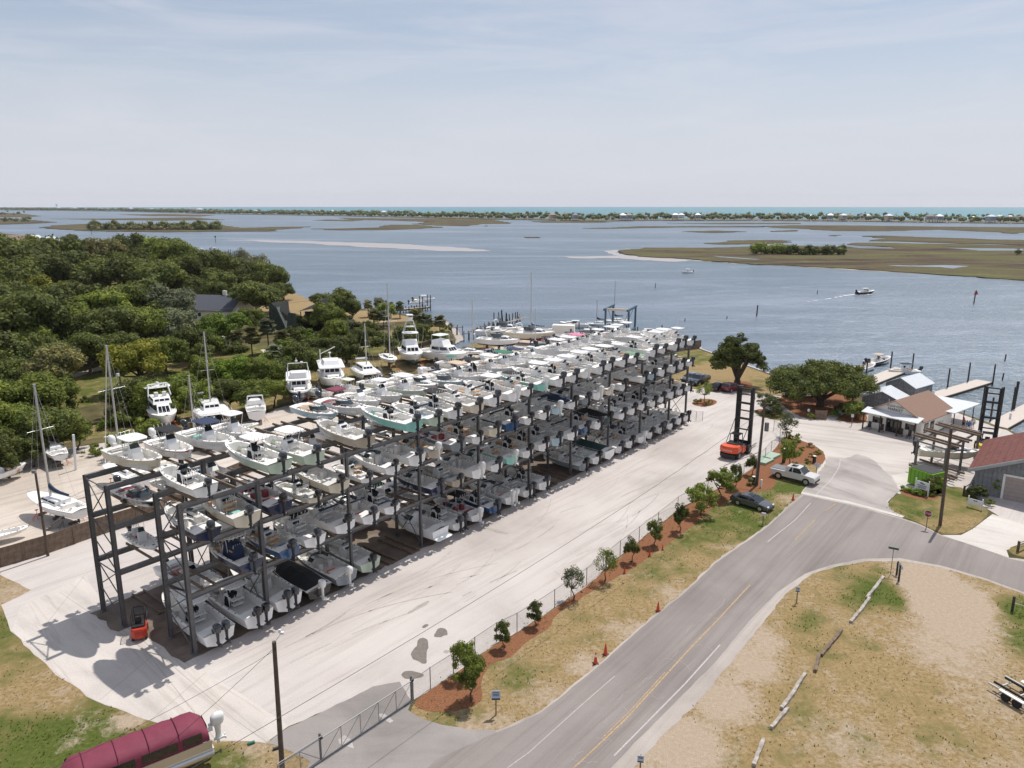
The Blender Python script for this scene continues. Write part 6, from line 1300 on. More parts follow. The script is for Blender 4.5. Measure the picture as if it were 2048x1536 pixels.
CROWNS = """25 500 34 d;70 493 24 y;118 518 38 d;165 500 30 d;205 505 30 o;252 498 30 d;298 500 28 g;330 492 30 d;345 515 35 g;60 530 45 d;112 545 42 d;18 560 42 d;165 545 40 d;215 540 36 o;265 540 42 d;312 556 42 d;385 538 38 d;430 528 36 d;470 532 32 d;488 515 20 s sparse;512 522 22 o sparse;530 552 36 d;330 542 26 y;85 582 38 y;28 612 46 d;150 592 50 d;212 602 50 g;270 592 50 d;332 602 45 s;385 575 30 d;445 575 34 d;508 582 44 d;470 560 30 d;50 650 60 d;132 642 55 g;210 652 55 d;288 652 45 g;350 652 42 s;446 650 44 b;500 640 30 g;385 680 38 d;640 598 22 d;676 600 36 d;700 618 24 d;770 622 22 g;
40 705 50 d;110 728 46 o;60 790 56 g;100 772 40 g;20 838 52 g;100 852 50 d;150 862 26 g;238 815 24 o;268 722 50 y;262 780 46 d;300 792 40 g;345 790 36 g;362 762 36 g;420 742 36 g;470 742 40 b;520 742 40 g;450 782 40 d;500 776 42 g;400 790 34 g;560 735 36 d;545 775 30 g;600 702 34 d;635 722 30 d;570 690 22 g;640 685 32 d;690 692 32 d;668 660 30 g;725 676 28 d;765 676 28 d;655 632 34 g;590 665 26 d;610 640 24 d;700 650 26 s;745 655 22 d;800 668 22 d;845 668 22 d;880 668 18 g;240 880 26 g;60 890 30 d;10 905 34 d;290 845 24 g;185 895 20 g;330 700 40 g;240 690 40 d;170 700 40 d;10 740 40 d;80 760 36 g;20 790 40 g;-30 520 45 d;-40 600 55 d;-40 700 60 d;-40 800 60 g;-30 880 50 d;140 480 14 d;245 487 16 d;225 520 24 g;380 508 18 d;405 560 26 d;355 575 24 d;300 630 30 d;250 630 34 s;180 620 34 d;100 610 36 d;70 690 40 g;590 640 14 d;540 590 30 d;565 575 22 d;760 600 14 o;820 655 14 g;900 655 12 d;560 560 18 d;85 660 44 d;165 665 44 d;250 660 40 g;15 660 44 d;15 600 44 d;330 660 34 d;80 620 40 g;400 700 26 d;425 690 24 g;470 690 24 d;90 700 36 d;400 720 20 g"""
for e in CROWNS.replace('\n', '').split(';'):
    q = e.split(); crown_at(float(q[0]), float(q[1]), float(q[2]) * 1.04, q[3], q[4] if len(q) > 4 else None)
# understorey bushes along the wood's edge and between the trunks
for k in range(150):
    px = random.uniform(-20, 700); t = random.random(); yb = np.interp(px, [0, 100, 250, 330, 440, 520, 600, 700, 860], [915, 895, 858, 835, 812, 792, 745, 722, 690]); yt = yb - random.uniform(3, 60 if px > 200 else 130)
    if 140 < px < 240 and 735 < yt < 850: continue
    tree('bush', random.choice('dgggdob'), G(px, yt), random.uniform(.9, 2.0))
for r, kind, tone, loc in TREES: r["_l"] = 0
noun = {'big': 'spreading oak', 'mid': 'round tree', 'sparse': 'open-crowned tree', 'bush': 'bush'}
cnt = {}
asg = []
for T in TREES:
    li = min(range(len(LMK)), key=lambda i: near(LMK[i][0], T[3])); asg.append((li, T[2], T[1], near(LMK[li][0], T[3]), T[0]))
for li, tone, kind, d, r in sorted(asg, key=lambda q: q[3]):
    k = cnt[(li, tone, kind)] = cnt.get((li, tone, kind), 0) + 1; del r["_l"]
    r["label"] = f"{TONE[tone]} {noun[kind]}, {ordn(k)} nearest of its sort to the {LMK[li][1]}"
# palms
def palm_meshes(seed):
    rnd = random.Random(seed); m = MB()
    for k in range(46):
        a = rnd.uniform(0, 2 * PI); el = rnd.uniform(-.9, 1.2); L = rnd.uniform(.7, 1.1); d = Vector((math.cos(a) * math.cos(el), math.sin(a) * math.cos(el), math.sin(el))); s = Vector((-math.sin(a), math.cos(a), 0)); u = d.cross(s)
        b = d * .7 * L; m.add([d * .1, b + s * .35, b * 1.5 + s * .75 + Vector((0, 0, -.25)), b * 1.9 + Vector((0, 0, -.2)), b * 1.5 - s * .75 + Vector((0, 0, -.25)), b - s * .35], [(0, 1, 3), (1, 2, 3), (0, 3, 5), (3, 4, 5)], 0)
    t = MB(); t.cyl((0, 0, 0), (.05, .02, 1), .16, .13, n=7)
    return m.mesh('crown', LEAF['s' if seed % 2 else 'o']), t.mesh('trunk', M_BARK)
PALMS = [(505, 668, 22, 40), (538, 652, 20, 50), (566, 672, 18, 40), (552, 700, 18, 30), (480, 672, 18, 44), (706, 600, 13, 30), (737, 608, 11, 24), (758, 606, 11, 24), (782, 612, 10, 22), (800, 612, 12, 22), (748, 628, 14, 26), (768, 630, 14, 24), (835, 632, 20, 30), (855, 640, 16, 24), (880, 641, 15, 26), (735, 650, 14, 24), (716, 655, 14, 22), (700, 640, 12, 24)]
pms = [palm_meshes(s) for s in range(4)]
for i, (px, py, rr, tr) in enumerate(PALMS):
    bx, by = px, py + rr * .2 + tr; g = G(bx, by); H_ = Zat(bx, by, px, py); s = rr / FPX * math.hypot(*g) / 1.9 * 1.15
    r = thing('palm_tree', f"cabbage palm with fan leaves, {ordn(i + 1)} of the palms between burnt house and creek point", 'palm tree', (g[0], g[1], 0), random.uniform(0, 6), 'cabbage palms by the creek')
    put('crown', pms[i % 4][0], r, (0, 0, H_), random.uniform(0, 6), s * 1.25); put('trunk', pms[i % 4][1], r, (0, 0, 0), 0, (1, 1, H_))
# two live oaks and the planted trees by the marina
def liveoak(px, py, Rm, Hm, label, seed, tone, nb, skew=0, fork=.28):
    rnd = random.Random(seed); g = G(px, py); r = thing('live_oak_tree', label, 'tree', (g[0], g[1], 0), 0, 'live oaks by the waterfront lawn'); m = MB(); lim = []
    for i in range(nb):
        a = rnd.uniform(0, 2 * PI); q = math.sqrt(rnd.random()); z = Hm * (.30 + .16 * rnd.random() + .50 * (1 - q * q) ** .5 * rnd.uniform(.3, 1)) ; c = (math.cos(a) * q * Rm * .92 + skew * (z / Hm - .5) * Rm, math.sin(a) * q * Rm * .8, z); rr = rnd.uniform(.10, .2) * Rm; lim.append(c)
        core(m, c, rr, .65, rnd, .5); leaf_quads(m, c, rr * rnd.uniform(.9, 1.2), int(120 * rr * rr) + 50, .15, rnd, .6)
    m.build('crown', LEAF[tone], r); t = MB(); p0 = Vector((0, 0, 0)); f = Vector((0, 0, Hm * .12)); t.cyl((0, 0, -.1), f, .75, .6, n=10)
    for k in range(7):
        a = k * 2 * PI / 7 + rnd.uniform(-.3, .3); p1 = f + Vector((math.cos(a) * Rm * .28, math.sin(a) * Rm * .24, Hm * fork)); p2 = f + Vector((math.cos(a) * Rm * .52 + skew, math.sin(a) * Rm * .48, Hm * (fork + .2))); t.cyl(f, p1, .38, .28, n=7); t.cyl(p1, p2, .28, .18, n=6)
        for c in sorted(lim, key=lambda c: (Vector(c) - p2).length)[:7]: t.cyl(p2, c, .1, .05, n=4)
    t.build('trunk', M_BARK, r)
liveoak(1474, 772, 5.4, 10.8, 'tall live oak with sculpted trunk beside the red car on the lawn', 4, 'd', 150, -.25)
liveoak(1640, 812, 9.3, 9.0, 'very wide live oak shading mulch and golf carts beside the sheds', 9, 'd', 135, 0, .2)
def bush(px, py, s, tone, label, g_='planted shrubs in the mulch beds'): return tree('bush', tone, G(px, py), s, g_, label, 'bush')
for px, py, h, rr, tone, kind, lab in [(943, 1402, 4.0, 1.35, 'g', 'mid', 'small staked tree in mulch nearest the sliding gate'), (928, 1352, 3.4, 1.05, 'g', 'mid', 'small tree against the fence just behind the gate-side tree'), (1008, 1296, 2.5, .85, 'd', 'mid', 'small round-headed tree, third along the fence from the gate'), (1072, 1252, 2.4, .85, 'd', 'mid', 'small round-headed tree, fourth along the fence from the gate'), (1146, 1200, 3.4, 1.15, 's', 'sparse', 'loose grey-green young tree, fifth along the fence from the gate'), (1209, 1163, 3.4, 1.15, 'g', 'sparse', 'loose green young tree, sixth along the fence from the gate'),
        (1262, 1124, 3.0, .85, 'd', 'mid', 'narrow dark magnolia, seventh along the fence from the gate'), (1310, 1092, 3.4, .95, 'd', 'mid', 'narrow dark magnolia, eighth along the fence from the gate'), (1359, 1064, 3.8, .95, 'd', 'mid', 'narrow dark magnolia left of the two round young trees'), (1402, 1030, 4.0, 2.0, 'g', 'mid', 'round young tree left of the parked grey sedan'), (1442, 996, 4.0, 2.0, 'g', 'mid', 'round young tree just behind the parked grey sedan'), (1469, 978, 3.6, .95, 'd', 'mid', 'narrow dark magnolia behind the grey sedan'), (1503, 950, 3.2, .95, 'd', 'mid', 'narrow dark magnolia left of the leaning utility pole'),
        (1577, 935, 4.2, 1.6, 'g', 'mid', 'young tree behind the white pickup truck'), (1572, 875, 4.2, 1.7, 's', 'sparse', 'loose young tree at the end of the chain-link fence'), (1409, 806, 4.4, 1.6, 'g', 'sparse', 'young tree alone on the mulch island near the parked trucks'), (1545, 830, 3.4, 2.0, 'd', 'mid', 'dark rounded tree on the kerbed grass island'), (1530, 822, 3.5, 1.8, 's', 'mid', 'pale tree behind the dark one on the kerbed island'), (1710, 838, 3.2, 2.4, 'g', 'mid', 'dense round shrub tree left of the market porch'), (1868, 985, 2.4, 1.5, 'd', 'mid', 'small dark tree behind the blue and white sign'),
        (1956, 1000, 1.8, 1.2, 'd', 'mid', 'overgrown shrub at the corner of the plank barn')]:
    s = rr / {'mid': 3.2, 'sparse': 4.2}[kind]; r = tree(kind, tone, G(px, py), s, 'young trees planted around the lot', lab); r.scale = (s, s, h / {'mid': 6.4, 'sparse': 8.0}[kind])
    if kind != 'x' and px < 1300:
        MB().cyl((.35, .1, 0), (.25, .05, 1.2), .025, n=4).cyl((-.3, -.2, 0), (-.2, -.1, 1.2), .025, n=4) if False else None
for i, (px, py, s) in enumerate([(1574, 868, .5), (1594, 885, .5), (1588, 893, .38), (1621, 895, .42), (1604, 901, .38), (1635, 908, .48), (1595, 911, .36), (1621, 914, .36), (1616, 927, .42), (1606, 938, .36), (1596, 876, .4), (1583, 878, .4), (1590, 930, .3)]):
    bush(px, py, s, 'g' if i % 3 else 'o', f"low rounded shrub in the island mulch, {ordn(i + 1)} counting from the fence end", 'low shrubs in the island mulch')
for i, (px, py) in enumerate([(1392, 806), (1398, 803), (1415, 810), (1421, 808)]): bush(px, py, .42, 'go'[i % 2], f"low shrub around the lone young tree, {ordn(i + 1)} from the left")
for i, (px, py) in enumerate([(1812, 982), (1820, 984), (1827, 987), (1835, 989), (1843, 991), (1852, 992), (1860, 992)]): bush(px, py, .45, 'b' if i < 5 else 'g', f"clipped green shrub under the blue and white sign, {ordn(i + 1)} from the left")
for px, py, s, t, lab in [(1672, 834, .7, 'b', 'bright green shrub left of the market shrub tree'), (1530, 826, .5, 'd', 'small shrub in the kerbed island mulch'), (1622, 838, .55, 'g', 'green shrub in front of the trash screen'), (1680, 824, .8, 'd', 'dark shrub right of the trash screen'), (1976, 1012, .5, 'g', 'vine clump beside the plain white sign'), (1948, 992, .6, 'd', 'dark shrub against the plank barn wall'), (1500, 970, .5, 'd', 'small shrub at the foot of the leaning pole'),
                             (55, 1102, .5, 'b', 'weed clump growing through the board fence'), (145, 800, .6, 'd', 'shrub in the round garden bed, left'), (170, 805, .6, 'd', 'shrub in the round garden bed, right')]: bush(px, py, s, t, lab)
# far-off growth that reads as one mass: barrier island and marsh hammocks
def mass(name, label, pts, tone, leafn=14, leafs=1.1):
    rnd = random.Random(len(pts)); m = MB()
    for (x, y, z, r) in pts:
        core(m, (x, y, z + r * .4), r, .85, rnd, .7); leaf_quads(m, (x, y, z + r * .45), r, leafn, leafs, rnd, .85)
    return tag(m.build(name, LEAF[tone]), label, 'vegetation', None, 'stuff')
rb = random.Random(8); P1, P2 = [], []
for k in range(len(bf) - 1):
    a, b = bf[k], bf[k + 1]; n = int(math.dist(a, b) / 3.2)
    for i in range(n):
        t = (i + rb.random()) / n; p = (a[0] + (b[0] - a[0]) * t, a[1] + (b[1] - a[1]) * t); d = rb.uniform(12, 230) if rb.random() < .4 else rb.uniform(12, 50); q = pushed(p, d); (P1 if rb.random() < .6 else P2).append((q[0], q[1], rb.uniform(0, 3.5) + min(7, d * .09), rb.uniform(5, 9)))
mass('barrier_woods', 'band of dark scrub wood along the far barrier island', P1, 'd', 6, 1.6); mass('barrier_scrub', 'paler scrub among the far barrier island wood', P2, 's', 6, 1.6)
def along(px0, px1, pyf, n, r0, r1, seed):
    rr = random.Random(seed); o = []
    for i in range(n):
        x = rr.uniform(px0, px1); g = G(x, pyf(x) + rr.uniform(-1.0, .2), WATER_Z); o.append((g[0], g[1], rr.random() ** 1.6 * r1 * 1.1 * (.6 + .6 * math.sin(x * .09) ** 2), rr.uniform(r0, r1)))
    return o
mass('hammock_trees', 'tree-covered hammock on the islet beyond the wooded shore', along(175, 440, lambda x: 460, 230, 2.5, 6, 1), 'd', 30, .9); mass('hammock_scrub', 'lighter scrub on the islet hammock', along(180, 395, lambda x: 461, 70, 2, 4, 2), 'o', 30, .8)
mass('hammock_trees', 'tall dark clump at the right end of the islet', along(392, 418, lambda x: 460.5, 24, 4, 7, 9), 'd', 40, .9)
mass('marsh_trees', 'light green thicket on the large marsh island', along(1505, 1580, lambda x: 509.5, 90, 1.4, 4.0, 3), 'g', 60, .5); mass('marsh_trees', 'dark cedar thicket on the large marsh island', along(1578, 1690, lambda x: 511, 95, 1.1, 3.3, 4), 'd', 60, .45)
mass('marsh_trees', 'small dark clump at the right edge of the marsh island', along(2035, 2075, lambda x: 512, 6, 1.6, 3, 5), 'd', 50, .5); mass('hammock_trees', 'low wood on the point at the far left', along(-80, 62, lambda x: 444, 60, 2, 5, 6), 'd', 20, 1); mass('hammock_trees', 'farther low wood at the far left', along(-80, 52, lambda x: 430, 40, 4, 7, 7), 's', 14, 1.4)
# ================================================================== BUILDINGS
def gable(name, label, cat, p0, p1, depth, eave, ridge, wallm, roofm, over=.35, ridge_along='depth', group=None, z=0, wallm2=None):
    """p0->p1 = front edge on the ground (left to right seen from the front), building goes back (left normal)"""
    a = math.atan2(p1[1] - p0[1], p1[0] - p0[0]); Wd = math.dist(p0, p1); r = thing(name, label, cat, (p0[0], p0[1], z), a, group); D = depth; m = MB()
    if ridge_along == 'depth':
        F = [(0, 0, 0), (Wd, 0, 0), (Wd, 0, eave), (Wd / 2, 0, ridge), (0, 0, eave)]; Bk = [(x, D, zz) for x, y, zz in F]
    else: F = [(0, 0, 0), (0, D, 0), (0, D, eave), (0, D / 2, ridge), (0, 0, eave)][::-1]; Bk = [(Wd, y, zz) for x, y, zz in F]
    m.add(F, [tuple(range(5))]); m.add(Bk, [tuple(range(5))[::-1]])
    if ridge_along == 'depth':
        m.add([(0, 0, 0), (0, D, 0), (0, D, eave), (0, 0, eave)], [(3, 2, 1, 0)], 1); m.add([(Wd, 0, 0), (Wd, D, 0), (Wd, D, eave), (Wd, 0, eave)], [(0, 1, 2, 3)], 1)
    else: m.add([(0, 0, 0), (Wd, 0, 0), (Wd, 0, eave), (0, 0, eave)], [(0, 1, 2, 3)], 1); m.add([(0, D, 0), (Wd, D, 0), (Wd, D, eave), (0, D, eave)], [(3, 2, 1, 0)], 1)
    m.build('wall', [wallm, wallm2 or wallm], r); m = MB(); o = over; t = .1
    if ridge_along == 'depth':
        sl = (ridge - eave) / (Wd / 2); ze = eave - sl * o
        for s in (0, 1):
            xs = (-o, Wd / 2) if s == 0 else (Wd / 2, Wd + o); zs = (ze, ridge) if s == 0 else (ridge, ze)
            v = [(xs[0], -o, zs[0] + .03), (xs[1], -o, zs[1] + .03), (xs[1], D + o, zs[1] + .03), (xs[0], D + o, zs[0] + .03)]; m.add(v + [(x, y, q + t) for x, y, q in v], [(3, 2, 1, 0), (4, 5, 6, 7), (0, 1, 5, 4), (1, 2, 6, 5), (2, 3, 7, 6), (3, 0, 4, 7)])
    else:
        sl = (ridge - eave) / (D / 2); ze = eave - sl * o
        for s in (0, 1):
            ys = (-o, D / 2) if s == 0 else (D / 2, D + o); zs = (ze, ridge) if s == 0 else (ridge, ze)
            v = [(-o, ys[0], zs[0] + .03), (Wd + o, ys[0], zs[0] + .03), (Wd + o, ys[1], zs[1] + .03), (-o, ys[1], zs[1] + .03)]; m.add(v + [(x, y, q + t) for x, y, q in v], [(3, 2, 1, 0), (4, 5, 6, 7), (0, 1, 5, 4), (1, 2, 6, 5), (2, 3, 7, 6), (3, 0, 4, 7)])
    m.build('roof', roofm, r); return r, Wd
def text(s, size, parent, loc, rot, mat, name='lettering', al='CENTER'):
    c = bpy.data.curves.new(name, 'FONT'); c.body = s; c.size = size; c.align_x = al; c.align_y = 'CENTER'; c.extrude = .004; c.materials.append(mat); q = bpy.data.objects.new(name, c); COL.objects.link(q); me = bpy.data.meshes.new_from_object(q.evaluated_get(bpy.context.evaluated_depsgraph_get())); bpy.data.objects.remove(q)
    o = put(name, me, parent, loc); o.rotation_euler = rot; return o
M_SIGNPB0 = pm("pale_notice_face", (.5, .52, .55), .5)
F0, F1 = G(1734, 853), G(1840, 877.5); mk, MW = gable('market_building', 'white board market building with brown shingle gable roof', 'building', F0, F1, 10.5, 2.85, 5.1, M_SIDING, M_SHING, .45)
def wbox(parent, name, x, y, z, sx, sy, sz, mat): return MB().box((x, y, z), (sx, sy, sz)).build(name, mat, parent)
m = MB(); v = [(-.2, .0, 3.0), (MW + .2, .0, 3.0), (MW + .2, -2.3, 2.25), (-.2, -2.3, 2.25)]
v = [(-.25, -.02, 3.25), (-.25, -1.9, 2.75), (MW + .25, -1.9, 2.75), (MW + .25, -.02, 3.25)]
m.add(v + [(x, y, z + .08) for x, y, z in v], [(3, 2, 1, 0), (4, 5, 6, 7), (0, 1, 5, 4), (1, 2, 6, 5), (2, 3, 7, 6), (3, 0, 4, 7)]); m.build('porch_roof', M_SEAM, mk)
for k in range(4): wbox(mk, 'porch_post', .15 + k * (MW - .3) / 3, -1.75, 1.37, .16, .16, 2.74, M_DKWOOD)
for x in (1.6, MW - 1.6): 
    w_ = wbox(mk, 'window', x, -.04, 1.45, .9, .05, .9, M_GLASS)
    for s in (-1, 1): wbox(mk, 'shutter', x + s * .65, -.05, 1.45, .3, .06, 1.0, M_DKWOOD)
d = wbox(mk, 'door', MW / 2, -.04, 1.05, 2.4, .06, 2.1, M_DKWOOD); wbox(d, 'pane', MW / 2 - .55, -.09, 1.1, .8, .03, 1.6, M_GLASS); wbox(d, 'pane', MW / 2 + .55, -.09, 1.1, .8, .03, 1.6, M_GLASS)
for y in (1.6, 3.6): w_ = wbox(mk, 'side_window', MW + .04, y, 1.45, .06, 1.1, 1.3, M_GLASS); wbox(w_, 'frame', MW + .03, y, 1.45, .04, 1.3, 1.5, M_DKWOOD)
text("SLOOP POINT", .42, mk, (MW / 2, -.06, 4.2), (PI / 2, 0, 0), M_LETTER); text("MARKET", .62, mk, (MW / 2, -.06, 3.68), (PI / 2, 0, 0), M_LETTER)
for k in range(3): wbox(mk, 'wall_notice', MW + .03, 5.4 + k * .9, 1.7 - .1 * k, .04, .5, .35, M_SIGNPB0)
MB().cyl((1.2, 0, 0), (1.2, 0, .8), .04, n=5).cyl((1.2, -.2, .8), (1.2, .1, .8), .03, n=4).build('vent_pipe', M_PIPE, mk, (0, 4, 3.3))
def rocker(i, x, lab):
    a = mk.rotation_euler[2]; p = (mk.location.x + math.cos(a) * x + math.sin(a) * 1.3, mk.location.y + math.sin(a) * x - math.cos(a) * 1.3, 0); r = thing('rocking_chair', lab, 'chair', p, a - PI / 2, 'rocking chairs on the market porch')
    MB().box((0, 0, .42), (.5, .52, .05)).build('seat', M_DKWOOD, r); MB().box((-.28, 0, .85), (.05, .5, .85), ry=-.2).build('backrest', M_DKWOOD, r)
    for s in (1, -1): MB().tube([(-.5, s * .27, .12), (-.2, s * .27, .03), (.2, s * .27, .03), (.5, s * .27, .12)], .025, 4).cyl((.22, s * .27, .03), (.22, s * .27, .65), .025, n=4).cyl((-.22, s * .27, .03), (-.25, s * .27, .65), .025, n=4).build('rocker', M_DKWOOD, r)
for i, (x, l_) in enumerate(((.9, 'first'), (2.9, 'second'), (5.9, 'third'), (7.2, 'fourth'))): rocker(i, x, f"dark rocking chair on the market porch, {l_} from the left")
# covered deck to the right of the market
q0, q1 = G(1905, 858), G(1944, 842); a = math.atan2(q1[1] - q0[1], q1[0] - q0[0]); r = thing('covered_deck', 'open waterside shelter with pale flat roof behind the market', 'shelter', (q0[0], q0[1], 0), a)
L = math.dist(q0, q1); m = MB(); v = [(-1.5, -.6, 2.9), (L + .8, -.6, 2.9), (L + .8, 6, 2.9), (-1.5, 6, 2.9)]; m.add(v + [(x, y, z + .12) for x, y, z in v], [(3, 2, 1, 0), (4, 5, 6, 7), (0, 1, 5, 4), (1, 2, 6, 5), (2, 3, 7, 6), (3, 0, 4, 7)]); m.build('roof', M_METALR, r)
for x in (0, L * .5, L):
    for y in (0, 5.4): wbox(r, 'post', x, y, 1.45, .12, .12, 2.9, M_DKWOOD)
wbox(r, 'screen_panel', L * .5, 5.45, 1.0, L, .04, 1.2, M_SIDING)
# two grey board sheds with white metal roofs
s0, s1 = G(1768, 800), G(1826, 812); sh, W_ = gable('boathouse', 'taller grey board shed with white metal roof behind the market', 'shed', s0, s1, 6.5, 3.3, 4.6, M_BARNP, M_SEAMY, .3)
s0, s1 = G(1722, 818), G(1800, 830); sh, W_ = gable('boathouse', 'lower grey board shed with pale roof between oak and market', 'shed', s0, s1, 5.5, 2.2, 3.6, M_BARNP, M_SEAMY, .3)
# barn on the right edge
b0 = G(1942, 975); b1 = G(2250, 1120); dirf = math.atan2(*(G(1990, 1028)[1] - G(1942, 988)[1], G(1990, 1028)[0] - G(1942, 988)[0]))
def barn():
    z1 = 3.2; e0 = G(1942, 930, z1); e1 = G(2048, 895, z1)              # front eave line seen above the wall
    f0 = G(1944, 985); a = math.atan2(G(2000, 1012)[1] - f0[1], G(2000, 1012)[0] - f0[0]) ; r = thing('plank_barn', 'weathered grey plank barn with rusty red roof and roller door', 'building', (f0[0], f0[1], 0), math.radians(-38)); return r, f0
r, f0 = barn(); BWd, BD, EH, RH = 13.0, 14.0, 3.3, 6.2
m = MB(); m.add([(0, 0, 0), (BWd, 0, 0), (BWd, 0, EH), (BWd / 2, 0, RH), (0, 0, EH)], [tuple(range(5))]); m.add([(0, BD, 0), (BWd, BD, 0), (BWd, BD, EH), (BWd / 2, BD, RH), (0, BD, EH)], [tuple(range(5))[::-1]])
m.add([(0, 0, 0), (0, BD, 0), (0, BD, EH), (0, 0, EH)], [(3, 2, 1, 0)], 1); m.add([(BWd, 0, 0), (BWd, BD, 0), (BWd, BD, EH), (BWd, 0, EH)], [(0, 1, 2, 3)], 1); m.build('wall', [M_BARNP, M_BARNPY], r)
sl = (RH - EH) / (BWd / 2)
for s in (0, 1):
    m = MB(); xs = (-.7, BWd / 2) if s == 0 else (BWd / 2, BWd + .7); zs = (EH - sl * .7, RH) if s == 0 else (RH, EH - sl * .7); v = [(xs[0], -.6, zs[0] + .04), (xs[1], -.6, zs[1] + .04), (xs[1], BD + .5, zs[1] + .04), (xs[0], BD + .5, zs[0] + .04)]
    m.add(v + [(x, y, z + .12) for x, y, z in v], [(3, 2, 1, 0), (4, 5, 6, 7), (0, 1, 5, 4), (1, 2, 6, 5), (2, 3, 7, 6), (3, 0, 4, 7)]); m.build('roof', M_REDRIB, r)
m = MB()
for xs, zs in (((-.74, BWd / 2), (EH - sl * .74, RH)), ((BWd / 2, BWd + .74), (RH, EH - sl * .74))):
    m.add([(xs[0], -.64, zs[0] - .28), (xs[1], -.64, zs[1] - .28), (xs[1], -.64, zs[1] + .2), (xs[0], -.64, zs[0] + .2)], [(0, 1, 2, 3), (3, 2, 1, 0)])
m.build('fascia', M_METALR, r)
d = wbox(r, 'roller_door', 5.4, -.06, 1.45, 4.4, .06, 2.9, M_DOOR); wbox(d, 'frame', 3.1, -.09, 1.5, .25, .08, 3.0, M_SIDING); wbox(d, 'frame', 7.7, -.09, 1.5, .25, .08, 3.0, M_SIDING); wbox(d, 'frame', 5.4, -.09, 3.05, 4.85, .08, .25, M_SIDING)
vn = tag(crown_mesh(77, 'g', .9, 1.6, 9, .11, 150, 0)[0] and put('climbing_vine', crown_mesh(77, 'g', .8, 1.7, 9, .11, 150, 0)[0], None, (r.location.x + math.cos(math.radians(-38)) * 2.3 - .1, r.location.y + math.sin(math.radians(-38)) * 2.3 - .3, .9)), 'green vine climbing the barn wall left of the roller door', 'vine')
# houses in the wood
def house(name, label, px, py, wd, dp, eave, ridge, ang, wm, rm, along='width', chimney=False, piles=0, grp='houses'):
    g = G(px, py); a = math.radians(ang); p0 = (g[0] - math.cos(a) * wd / 2, g[1] - math.sin(a) * wd / 2); p1 = (g[0] + math.cos(a) * wd / 2, g[1] + math.sin(a) * wd / 2)
    r, W_ = gable(name, label, 'house', p0, p1, dp, eave, ridge, wm, rm, .5, 'depth' if along == 'depth' else 'width', grp, z=piles)
    for k in range(3): wbox(r, 'window', wd * (.2 + .3 * k), -.05, eave * .55, 1.0, .08, 1.1, M_GLASS)
    if chimney: wbox(r, 'chimney', wd * .72, dp * .55, ridge * .75 + .8, 1.1, .9, ridge * .55 + 1.0, M_SIDING)
    if piles:
        for x in (0.3, wd / 2, wd - .3):
            for y in (.3, dp - .3): wbox(r, 'pile', x, y, -piles / 2, .3, .3, piles, M_POLE)
    return r
house('shingled_house', 'house with dark shingle roof and white chimney in the wood', 400, 640, 22, 13, 3.2, 7.0, -12, M_SIDING, M_SHINGD, 'width', True)
house('canal_house', 'tan-roofed house farthest left above the trees', 28, 492, 22, 14, 5.5, 9, -5, pm("beige_siding", (.42, .36, .28), .8), pm("tan_shingles", (.26, .19, .14), .9), 'width')
house('canal_house', 'turquoise house with bright white roof above the trees', 88, 500, 15, 14, 6.5, 10, -5, pm("turquoise_siding", (.25, .45, .45), .8), M_METALR, 'depth'); house('canal_house', 'small white-roofed house beside the turquoise one', 63, 492, 8, 10, 6.5, 9, -5, M_SIDING, M_METALR, 'depth')
house('garden_shed', 'blue-grey shed glimpsed through trees near the canal', 124, 503, 8, 6, 3, 4, -5, M_GREYHULL, M_SHINGD); house('carport', 'blue-grey flat-roofed carport in the wood', 385, 722, 8, 5, 2.2, 2.6, 15, M_BLUE, M_METALR); house('garden_shed', 'small green shed by the bright green tree', 433, 696, 4.5, 3, 2.2, 2.6, 5, M_ASH, M_METALR); house('garden_shed', 'white-roofed shed glimpsed through the oaks', 195, 688, 5, 4, 2.2, 2.9, 10, M_SIDING, M_METALR)
# burnt A-frame
g = G(585, 668); r = thing('burnt_house', 'fire-damaged A-frame house with collapsed charred roof', 'house', (g[0], g[1], 0), math.radians(-8), 'houses')
m = MB()
def slab_(pts, m_, t=.2): m.add(pts + [(x, y + t, z) for x, y, z in pts], [tuple(range(len(pts))), tuple(range(len(pts)))[::-1]], m_)
slab_([(-7, 0, 0), (-1.2, 0, 0), (-4.2, 0, 7.4), (-5.6, 0, 8.4), (-6.2, 0, 8.2)], 0); slab_([(-1.2, -1.5, 0), (2.2, -1.5, 0), (2.0, -1.5, 6.0), (-.2, -1.5, 6.2)], 1)
m.add([(-4.2, 0, 7.4), (-1.2, 0, 0), (-1.2, 7, 0), (-4.2, 7, 7.0)], [(0, 1, 2, 3), (3, 2, 1, 0)], 1); m.build('wall', [M_ASH, M_ASH], r)
m = MB(); m.add([(-5.6, 0, 8.6), (-4.4, 0, 7.2), (-2.8, 0, 3.0), (-2.2, 4, 4.2), (-4.2, 8, 8.2)], [(0, 1, 2, 3, 4), (4, 3, 2, 1, 0)]); m.add([(2.0, 0, 6.3), (6.5, 0, 7.2), (8.0, 0, 9.6), (8.6, 0, 9.4), (9.5, 0, 5), (11, 0, .5), (12, 6, .5), (8.3, 6, 9.3), (2, 6, 6.6)], [(0, 1, 7, 8), (1, 2, 7), (2, 3, 4, 5, 6, 7), (8, 7, 1, 0), (7, 2, 1), (7, 6, 5, 4, 3, 2)]); m.build('charred_roof', M_CHAR, r)
for k in range(9): x0 = 2.4 + k * .8; MB().cyl((x0, random.uniform(0, 4), 0), (x0 + random.uniform(-.6, .6), random.uniform(0, 4), random.uniform(4, 6.5)), .13, n=4).build('charred_stud', M_CHAR, r)
MB().box((6, 5.5, 2.8), (8.6, .3, 5.6)).build('charred_back_wall', M_CHAR, r)
